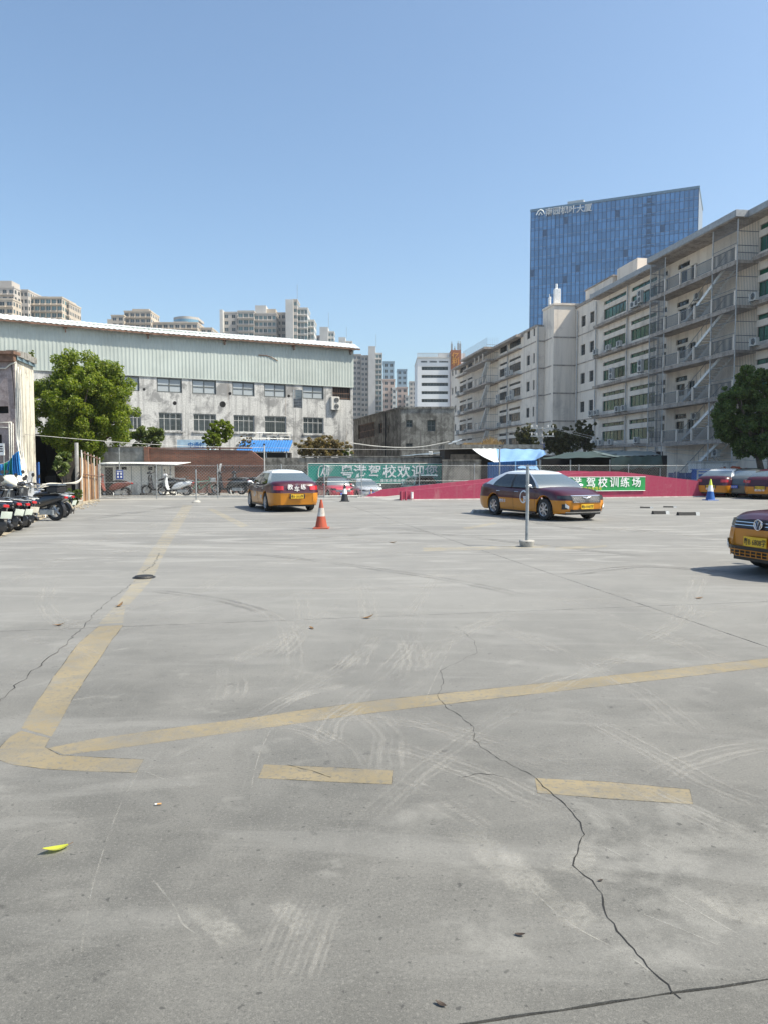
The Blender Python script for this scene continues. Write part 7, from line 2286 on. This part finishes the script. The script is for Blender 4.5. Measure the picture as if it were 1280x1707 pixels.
# bundle of cables spilling down the corner
cb_ = thing('cable_bundle', 'tangle of cream cables spilling down the corner of the old house and along the bed', 'cables', (AT(40, 815, 30).x, 30, 0), 0)
random.seed(21)
for i in range(16):
    x0 = random.uniform(26, 36); y0 = random.uniform(600, 700)
    P = [AT(x0, y0, 32.6), AT(x0 + random.uniform(-2, 4), 735, 32.3), AT(random.uniform(34, 44), 775, 31.2), AT(random.uniform(38, 52), 800, 30.2), AT(random.uniform(44, 64), random.uniform(806, 816), 29.6)]
    if i % 3 == 0: P += [AT(80, 806 + i * .3, 29.8), AT(108, 806, 30.4), AT(130, 802 + i * .2, 31), AT(138, 790, 31.6), AT(137, 755, 32)]
    mb = MB(); mb.tube([p - cb_.location for p in smooth_path(P, 6)], random.uniform(.012, .024), 5)
    mb.build('cable', M['cable'] if i % 4 else M['cream'], cb_, smooth='all')
# tarpaulins hung on a rope
random.seed(5)
M['tblue'] = plain('blue_tarp', (.03, .20, .50), .4, var=.25, vscale=2)
M['tgreen'] = plain('green_tarp', (.02, .22, .16), .45, var=.25, vscale=2)
tb = thing('hung_tarpaulin', 'blue and green tarpaulins hung from a slack rope in front of the old house', 'tarpaulin', (AT(15, 800, 29).x, 29, 0), 0)
rope = [AT(-30, 776, 29), AT(0, 774, 29), AT(12, 770, 29), AT(20, 764, 29), AT(28, 757, 29), AT(36, 752, 29)]
rp = smooth_path([Vector(p) for p in rope], 6)
mb = MB(); mb.tube([p - tb.location for p in rp], .012, 5); mb.build('rope', M['cable'], tb)
m = len(rp)
for i, (s0, s1, mt) in enumerate(((0, 8, 'tblue'), (8, 13, 'tgreen'), (13, 18, 'tblue'), (17, 22, 'tgreen'), (21, 26, 'tblue'), (25, 30, 'tblue'))):
    rows = [[], [], [], [], []]
    for k in range((s1 - s0) * 3 + 1):
        t = s0 + k / 3; a = rp[min(int(t), m - 1)].lerp(rp[min(int(t) + 1, m - 1)], t - int(t)) - tb.location
        for j in range(5):
            rows[j].append(a + Vector((.05 * math.sin(j + i), .09 * math.sin(t * 2.6 + i) * (.3 + j * .25) - .02 * i, -(a.z - .35 - .1 * math.sin(t)) * j / 4)))
    mb = MB(); mb.grid(rows); mb.build('sheet', M[mt], tb, smooth='all')
# dark lean-to, blue board, screen of tan corrugated sheets
dk = thing('dark_shelter', 'dark open lean-to under the large tree', 'shelter', (AT(90, 800, 43).x, 43, 0), 0)
a, b = AT(40, 728, 43), AT(140, 728, 43)
w_ = (b.x - a.x) / 2
mb = MB(); mb.box(-w_, w_, 2.8, 3.0, 0, a.z); mb.build('shade_back', M['shade'], dk)  # lean-to walls and roof coloured near-black, shade put into the colour
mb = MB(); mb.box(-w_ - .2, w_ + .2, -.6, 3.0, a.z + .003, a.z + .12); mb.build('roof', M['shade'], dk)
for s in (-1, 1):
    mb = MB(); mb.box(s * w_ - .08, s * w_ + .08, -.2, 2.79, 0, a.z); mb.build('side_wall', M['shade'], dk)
for u in (-w_ * .3, w_ * .4):
    mb = MB(); mb.box(u - .3, u + .3, .8, 1.4, 0, 1.0 + .3 * (u > 0)); mb.build('stored_box', plain('old_box', (.03, .03, .03), .8), dk)
bd = thing('blue_board', 'blue board leaning in the dark lean-to beside the old house', 'board', (AT(58.5, 800, 36).x, 36, 0), R(-8))
hq = AT(58, 771, 36).z
mb = MB(); mb.box(-.22, .22, -.03, .03, .02, hq); mb.build('panel', plain('board_blue', (.02, .10, .36), .5), bd)
mb = MB(); mb.box(-.10, .08, -.04, -.031, hq - .42, hq - .30); mb.build('pale_mark', M['plategreen'], bd)
mb = MB(); mb.box(-.24, -.21, -.04, .04, .0, hq + .02); mb.box(.21, .24, -.04, .04, .0, hq + .02); mb.build('frame', plain('board_frame', (.05, .14, .4), .5), bd)
pg = thing('grey_post', 'grey concrete post at the corner of the tan corrugated screen', 'post', (AT(129.5, 800, 35.5).x, 35.5, 0), 0)
mb = MB(); mb.tube([(0, 0, 0), (0, 0, AT(129, 738, 35.5).z)], .085, 10); mb.build('shaft', plain('post_grey', (.36, .36, .35), .8, var=.2), pg)
mb = MB(); mb.box(-.12, .12, -.12, .12, 0, .1); mb.build('foot', M['greywall'], pg)
s0, s1 = G(136, 836.5), G(166, 831)
sa = math.atan2(s1.y - s0.y, s1.x - s0.x)
sr = thing('tan_screen', 'screen of weathered tan corrugated sheets with rusty posts at the end of the kerbed bed', 'screen', (s0.x, s0.y, 0), sa)
Ls = (s1 - s0).length
M['tan'] = dirty('tan_sheet', (.40, .235, .125), (.27, .21, .16), 1.2, .45, .7, .6, .3, .7, .1)
z0_, z1_ = AT(136, 752, s0.y).z, AT(166, 764, s1.y).z
ns = 6
for k in range(ns):
    ua, ub = Ls * k / ns + .01, Ls * (k + 1) / ns - .01
    rows = [[], []]
    zt2 = z0_ + (z1_ - z0_) * k / ns - random.uniform(0, .45)
    for i in range(25):
        u = ua + (ub - ua) * i / 24; y = .035 if i % 4 in (1, 2) else 0
        rows[0].append((u, y, 0)); rows[1].append((u, y + .01 * k, zt2))
    mb = MB(); mb.grid(rows); mb.build('sheet', M['tan'], sr)
for k in range(ns + 1):
    u = Ls * k / ns
    mb = MB(); mb.tube([(u, -.06, 0), (u, -.06, z0_ + (z1_ - z0_) * k / ns + .05)], .028, 6); mb.build('post', M['rust'] if k % 2 else M['cable'], sr)
for q in (.55, .97):
    mb = MB(); mb.tube([(0, -.08, z0_ * q), (Ls, -.08, z1_ * q)], .025, 6); mb.build('rail', M['rust'], sr)
# dirt verge and kerb stones of the bed
pts = [G(*p) for p in ((-14, 906), (0, 897), (60, 870), (106, 853), (150, 838), (168, 833.5), (150, 831), (100, 836), (30, 850), (-14, 872))]
mb = MB(); mb.add([Vector((p.x, p.y, .006)) for p in pts], [tuple(range(len(pts)))])
me = mb.mesh('verge', dirty('sandy_dirt', (.42, .36, .26), (.22, .20, .17), 1.6, .4, .7, .1, .6, .95, .5))
if me.polygons[0].normal.z < 0: me.flip_normals()
link('verge', me, None, kind='structure')
mb = MB()
for i in range(260):
    px = random.uniform(70, 168); py = 862 - (px - 70) * .29 + random.gauss(0, 3.0)
    p = G(px, py); r_ = random.uniform(.015, .05)
    mb.lathe([(r_ * .5, 0), (r_, r_ * .35), (r_ * .6, r_ * .8)], 5, Matrix.Translation((p.x, p.y, .005)) @ Matrix.Rotation(random.uniform(0, 6), 4, 'Z'))
mb.build('grit', plain('grit', (.40, .34, .25), .9, island=.4), None, kind='stuff')
k0, k1 = G(106, 851), G(140, 840)
for i in range(5):
    a, b = k0.lerp(k1, i / 5), k0.lerp(k1, (i + .94) / 5)
    d = (b - a); ang = math.atan2(d.y, d.x)
    ks_ = thing('kerb_stone', ['nearest rough kerb stone of the planted bed, at its cut end', 'second rough kerb stone of the planted bed', 'middle rough kerb stone of the planted bed', 'fourth rough kerb stone of the planted bed', 'farthest rough kerb stone, next to the tan screen'][i], 'kerb stone', (a.x, a.y, 0), ang, 'kerb stones of the planted bed')
    mb = MB(); mb.bbox(0, d.length, 0, .28, 0, .26 - .02 * i, .025); mb.build('stone', dirty('kerb_stone', (.42, .39, .33), (.2, .18, .15), 3, seed=i * 3), ks_)
    mb = MB(); mb.box(.02, d.length - .02, .285, .5, 0, .2 - .02 * i); mb.build('soil', plain('soil', (.09, .07, .05), .95), ks_)

# ---- scooters
def scooter(name, label, p, heading, body, scale=1.0, box=None, plate='plategreen', screen=False, cover=None, seatmat='seat', fatwheel=False, group='motor scooters parked along the left edge', legshield=None, lean=0.0):
    r0 = thing(name, label, 'scooter', (p[0], p[1], 0), heading, group)
    r0.rotation_euler = (lean, 0, heading); r0.scale = (scale,) * 3
    wr = .27 if fatwheel else .235
    for x in (.64, -.60):
        w = link('wheel', None, r0, (x, 0, wr), (R(90), 0, 0))
        mb = MB(); tw_ = .065 if fatwheel else .05
        mb.lathe([(wr * .66, -tw_ * .8), (wr * .9, -tw_), (wr, -tw_ * .5), (wr, tw_ * .5), (wr * .9, tw_), (wr * .66, tw_ * .8)], 22, cap=False); mb.build('tyre', M['rubber'], w, smooth=True)
        mb = MB()
        mb.lathe([(wr * .68, -.035), (wr * .6, -.02), (wr * .6, .02), (wr * .68, .035)], 20, cap=False)
        for k in range(5):
            mb.prism([(.02, -.02), (wr * .64, -.012), (wr * .64, .012), (.02, .02)], -.018, .018, Matrix.Rotation(2 * math.pi * k / 5, 4, 'Z') @ Matrix.Rotation(R(90), 4, 'X'))
        mb.lathe([(.05, -.05), (.05, .05)], 10); mb.build('rim', M['silver'], w)
    def loft(secs, n=12, p_=2.6):
        """secs: (x, zc, half width, half height)"""
        rows = []
        for x, zc_, hw_, hh in secs:
            row = []
            for k in range(n):
                a = 2 * math.pi * k / n; c, s = math.cos(a), math.sin(a)
                row.append(Vector((x, hw_ * math.copysign(abs(c) ** (2 / p_), c), zc_ + hh * math.copysign(abs(s) ** (2 / p_), s))))
            rows.append(row)
        mb = MB(); mb.grid(rows, closed=True)
        mb.add(rows[0], [tuple(range(n))]); mb.add(rows[-1], [tuple(range(n))])
        return mb
    loft([(-.93, .66, .03, .02), (-.86, .64, .09, .06), (-.6, .60, .15, .13), (-.3, .54, .17, .18), (-.05, .46, .16, .16), (.08, .40, .14, .08)]).build('rear_body', body, r0, smooth='all')
    mb = loft([(-.70, .74, .06, .02), (-.6, .755, .13, .045), (-.2, .745, .15, .05), (.0, .70, .13, .045), (.08, .67, .07, .02)]); mb.build('seat', M[seatmat], r0, smooth='all')
    mb = MB(); mb.bbox(-.1, .42, -.15, .15, .22, .30, .02); mb.build('footboard', M['black'], r0)
    rows = []
    for zz, xx, hw_ in ((.28, .36, .16), (.5, .45, .20), (.75, .50, .19), (.92, .47, .13)):
        rows.append([Vector((xx + .06 * (1 - (q / 4) ** 2), hw_ * q / 4, zz)) for q in range(-4, 5)])
    for zz, xx, hw_ in ((.92, .42, .12), (.75, .44, .17), (.5, .40, .18), (.28, .32, .14)):
        rows.append([Vector((xx + .04 * (1 - (q / 4) ** 2), hw_ * q / 4, zz)) for q in range(-4, 5)])
    mb = MB(); mb.grid(rows); mb.build('leg_shield', legshield or body, r0, smooth=40)
    mb = MB(); mb.tube([(.64, .07, wr), (.56, .07, .5), (.44, 0, .98)], .024, 6); mb.tube([(.64, -.07, wr), (.56, -.07, .5), (.44, 0, .98)], .024, 6); mb.build('fork', M['galv'], r0)
    mb = MB(); mb.grid([[Vector((.64 + (wr + .035) * math.cos(a), y, wr + (wr + .035) * math.sin(a))) for y in (-.075, -.04, .04, .075)] for a in np.linspace(R(20), R(150), 10)]); mb.build('front_mudguard', body, r0, smooth='all')
    mb = MB(); mb.grid([[Vector((-.60 + (wr + .03) * math.cos(a), y, wr + (wr + .03) * math.sin(a))) for y in (-.07, -.035, .035, .07)] for a in np.linspace(R(80), R(205), 10)]); mb.build('rear_mudguard', M['black'], r0, smooth='all')
    loft([(.38, 1.0, .05, .04), (.45, 1.02, .11, .07), (.56, 1.0, .09, .06), (.60, .99, .04, .03)]).build('headlight_cowl', legshield or body, r0, smooth='all')
    mb = MB(); mb.tube([(.30, -.36, 1.02), (.36, -.2, 1.04), (.42, 0, 1.0), (.36, .2, 1.04), (.30, .36, 1.02)], .018, 6); mb.build('handlebar', M['black'], r0, smooth='all')
    for s in (1, -1):
        mb = MB(); mb.tube([(.36, s * .24, 1.04), (.38, s * .33, 1.22)], .008, 5); mb.lathe([(.01, -.012), (.055, -.01), (.055, .01), (.01, .012)], 12, Matrix.Translation((.37, s * .34, 1.26)) @ Matrix.Rotation(R(90), 4, 'Y')); mb.build('mirror', M['black'], r0)
    mb = MB(); mb.bbox(-.965, -.90, -.06, .06, .62, .675, .012); mb.build('tail_light', M['taillamp'], r0)
    for s in (1, -1):
        mb = MB(); mb.lathe([(.01, -.03), (.028, -.02), (.028, .02), (.01, .03)], 10, Matrix.Translation((-.92, s * .14, .62)) @ Matrix.Rotation(R(90), 4, 'Y')); mb.build('indicator', M['black'], r0)
    if plate:
        mb = MB(); mb.box(-.012, 0, -.11, .11, -.075, .075, Matrix.Translation((-.97, 0, .46)) @ Matrix.Rotation(R(-18), 4, 'Y')); mb.build('number_plate', M[plate], r0)
        mb = MB(); mb.prism([(-.86, .60), (-.97, .38), (-.95, .36), (-.83, .56)], -.05, .05); mb.build('plate_holder', M['black'], r0)
    mb = MB(); mb.tube([(-.9, -.13, .74), (-.72, -.15, .78), (-.55, -.14, .76)], .013, 6); mb.tube([(-.9, .13, .74), (-.72, .15, .78), (-.55, .14, .76)], .013, 6); mb.tube([(-.9, -.13, .74), (-.9, .13, .74)], .013, 6); mb.build('grab_rail', M['galv'], r0)
    mb = MB(); mb.lathe([(.02, -.32), (.05, -.28), (.055, .1), (.03, .16)], 10, Matrix.Translation((-.55, -.17, .27)) @ Matrix.Rotation(R(80), 4, 'Y')); mb.build('silencer', M['black'], r0)
    mb = MB(); mb.bbox(-.62, -.15, .06, .13, .17, .33, .03); mb.build('drive_case', M['galv'], r0)
    mb = MB(); mb.tube([(-.1, .12, .25), (-.18, .26, .01)], .014, 5); mb.build('kickstand', M['galv'], r0)
    if box:
        mb = MB(); mb.bbox(-.84, -.44, -.18, .18, .79, .96, .04); mb.build('top_box', M[box], r0)
        mb = MB(); mb.bbox(-.85, -.43, -.185, .185, .965, 1.02, .03); mb.build('box_lid', M['greycar' if box == 'black' else box], r0)
    if screen:
        mb = MB(); mb.grid([[Vector((.50 - .10 * t + .04 * (1 - (q / 3) ** 2), .17 * q / 3 * (1 - .25 * t), 1.04 + .38 * t)) for q in range(-3, 4)] for t in (0, .35, .7, 1)]); mb.build('windscreen', M['silvercar'], r0, smooth='all')
    if cover:
        mb = loft([(-.10, .80, .10, .06), (.1, .92, .28, .12), (.3, 1.02, .36, .14), (.5, 1.0, .3, .18), (.62, .86, .2, .2), (.66, .7, .16, .1)]); mb.build('wind_apron', M[cover], r0, smooth='all')
    return r0
def sp(px, py): p = G(px, py); return (p.x, p.y)
def place(px, py, h, **kw):
    """px,py ground contact of the rear wheel, seen from the lot"""
    p = G(px, py); s = kw.get('scale', 1.0); c, n = math.cos(h), math.sin(h)
    return (p.x + c * .60 * s, p.y + n * .60 * s), h
for px, py, h, lab, kw in (
    (94, 868, R(166), 'large black scooter with a grey-lidded top box, sideways at the right end of the row', dict(scale=1.05, box='black', fatwheel=True, plate=None)),
    (106, 863, R(172), 'pale scooter with a white wind shield half hidden behind the large black one', dict(scale=1.0, screen=True, body='silvercar')),
    (44, 879, R(141), 'dark scooter with a pale number plate, right next to the large black one', dict(scale=1.02, plate='cream', lean=.10)),
    (30, 884, R(156), 'dark scooter with a red tail light, second from the big black one', dict(scale=1.0, lean=.05)),
    (13, 887, R(149), 'black scooter third from the big black one, with a white plate', dict(scale=1.06, legshield=M['white'], lean=.13)),
    (-3, 894, R(138), 'black scooter cut off by the left edge', dict(scale=1.08, plate='plategreen', lean=.08)),
    (58, 858, R(150), 'scooter with a cream quilted wind apron behind the dark ones', dict(scale=1.1, body='silvercar', cover='cream')),
    (30, 856, R(150), 'scooter draped with a dark apron in the back row', dict(scale=1.1, cover='black')),
    (6, 858, R(150), 'white-fronted scooter in the back row at the left edge', dict(scale=1.1, legshield=M['white']))):
    pos, hd = place(px, py, h, **kw)
    kw = dict(kw); bodym = M[kw.pop('body', 'darkcar')]
    scooter('scooter', lab, pos, hd, bodym, **kw)
g2 = 'two-wheelers parked behind the fence'
def behind(px, Y, h, lab, **kw):
    p = AT(px, 800, Y); body = M[kw.pop('body', 'darkcar')]
    return scooter('scooter', lab, (p.x, Y), h, body, group=g2, **kw)
M['redbrown'] = plain('faded_red_paint', (.20, .06, .045), .5)
behind(187, 38.6, R(178), 'reddish old scooter parked across behind the fence by the tan screen', body='redbrown', scale=1.1, plate=None)
behind(292, 40.6, R(172), 'white scooter on its side profile in front of the brick wall', body='carwhite', scale=1.08, legshield=M['carwhite'], plate=None)
behind(268, 41.2, R(175), 'black scooter next to the white one behind the fence', scale=1.2, plate=None)
behind(383, 42.5, R(170), 'dark scooter with a raised screen before the right part of the brick wall', scale=1.2, screen=True, plate=None)
behind(407, 42.8, R(165), 'dark scooter half hidden behind the learner car with the big lettering', scale=1.2, plate=None)
def bicycle(px, Y, h, lab, mat):
    p = AT(px, 800, Y)
    r0 = thing('bicycle', lab, 'bicycle', (p.x, Y, 0), h, g2)
    for x in (.52, -.52):
        w = link('wheel', None, r0, (x, 0, .33), (R(90), 0, 0))
        mb = MB(); mb.tube([(.31 * math.cos(a), .31 * math.sin(a), 0) for a in np.linspace(0, 2 * math.pi, 25)], .022, 5, cap=False); mb.build('tyre', M['rubber'], w)
        mb = MB()
        for k in range(12): mb.tube([(0, 0, 0), (.30 * math.cos(k * math.pi / 6), .30 * math.sin(k * math.pi / 6), 0)], .003, 3)
        mb.build('spokes', M['silver'], w, kind='stuff')
    mb = MB()
    for a, b in (((-.52, .33), (-.15, .30)), ((-.15, .30), (-.25, .80)), ((-.25, .72), (.38, .78)), ((-.15, .30), (.40, .70)), ((-.52, .33), (-.24, .70)), ((.52, .33), (.36, .95))):
        mb.tube([(a[0], 0, a[1]), (b[0], 0, b[1])], .018, 6)
    mb.build('frame', mat, r0)
    mb = MB(); mb.bbox(-.38, -.14, -.07, .07, .82, .87, .02); mb.build('saddle', M['seat'], r0)
    mb = MB(); mb.tube([(.30, -.28, 1.0), (.38, -.1, .98), (.38, .1, .98), (.30, .28, 1.0)], .014, 6); mb.build('handlebar', M['black'], r0)
    mb = MB(); mb.bbox(.42, .72, -.14, .14, .72, .92, .02); mb.build('basket', M['galv'], r0)
    return r0
bicycle(322, 41.8, R(175), 'dark bicycle leaning by the brick wall, right of the white scooter', M['black'])
bicycle(338, 42.3, R(10), 'bicycle with a green frame by the brick wall', plain('bike_green', (.06, .28, .2), .4))
for i, (px, lab) in enumerate(((244, 'flat black tyre lying behind the fence by the white shed'), (357, 'flat black tyre lying behind the fence by the brick wall'))):
    p = AT(px, 800, 40.2)
    t = thing('scrap_tyre', lab, 'tyre', (p.x, 40.2, 0), 0, 'old tyres behind the fence')
    mb = MB(); mb.lathe([(.17, .02), (.30, .0), (.33, .08), (.30, .16), (.17, .14)], 20, cap=False); mb.build('tread', M['rubber'], t, smooth=True)
    mb = MB(); mb.lathe([(.165, .03), (.16, .07), (.165, .13)], 20, cap=False); mb.build('inner_wall', M['black'], t)

# ================================================================== AIR
hz_m = bpy.data.materials.new('pale_air')
hz_m.use_nodes = True
ht_ = hz_m.node_tree
for n_ in list(ht_.nodes): ht_.nodes.remove(n_)
ho = ht_.nodes.new('ShaderNodeOutputMaterial')
hv = ht_.nodes.new('ShaderNodeVolumePrincipled')
hv.inputs['Color'].default_value = (.84, .90, .95, 1)
hv.inputs['Density'].default_value = .00022
hv.inputs['Anisotropy'].default_value = .2
ht_.links.new(hv.outputs[0], ho.inputs['Volume'])
mb = MB(); mb.box(-700, 700, -60, 700, -1.1, 135)
mb.build('haze', hz_m, None, kind='stuff')
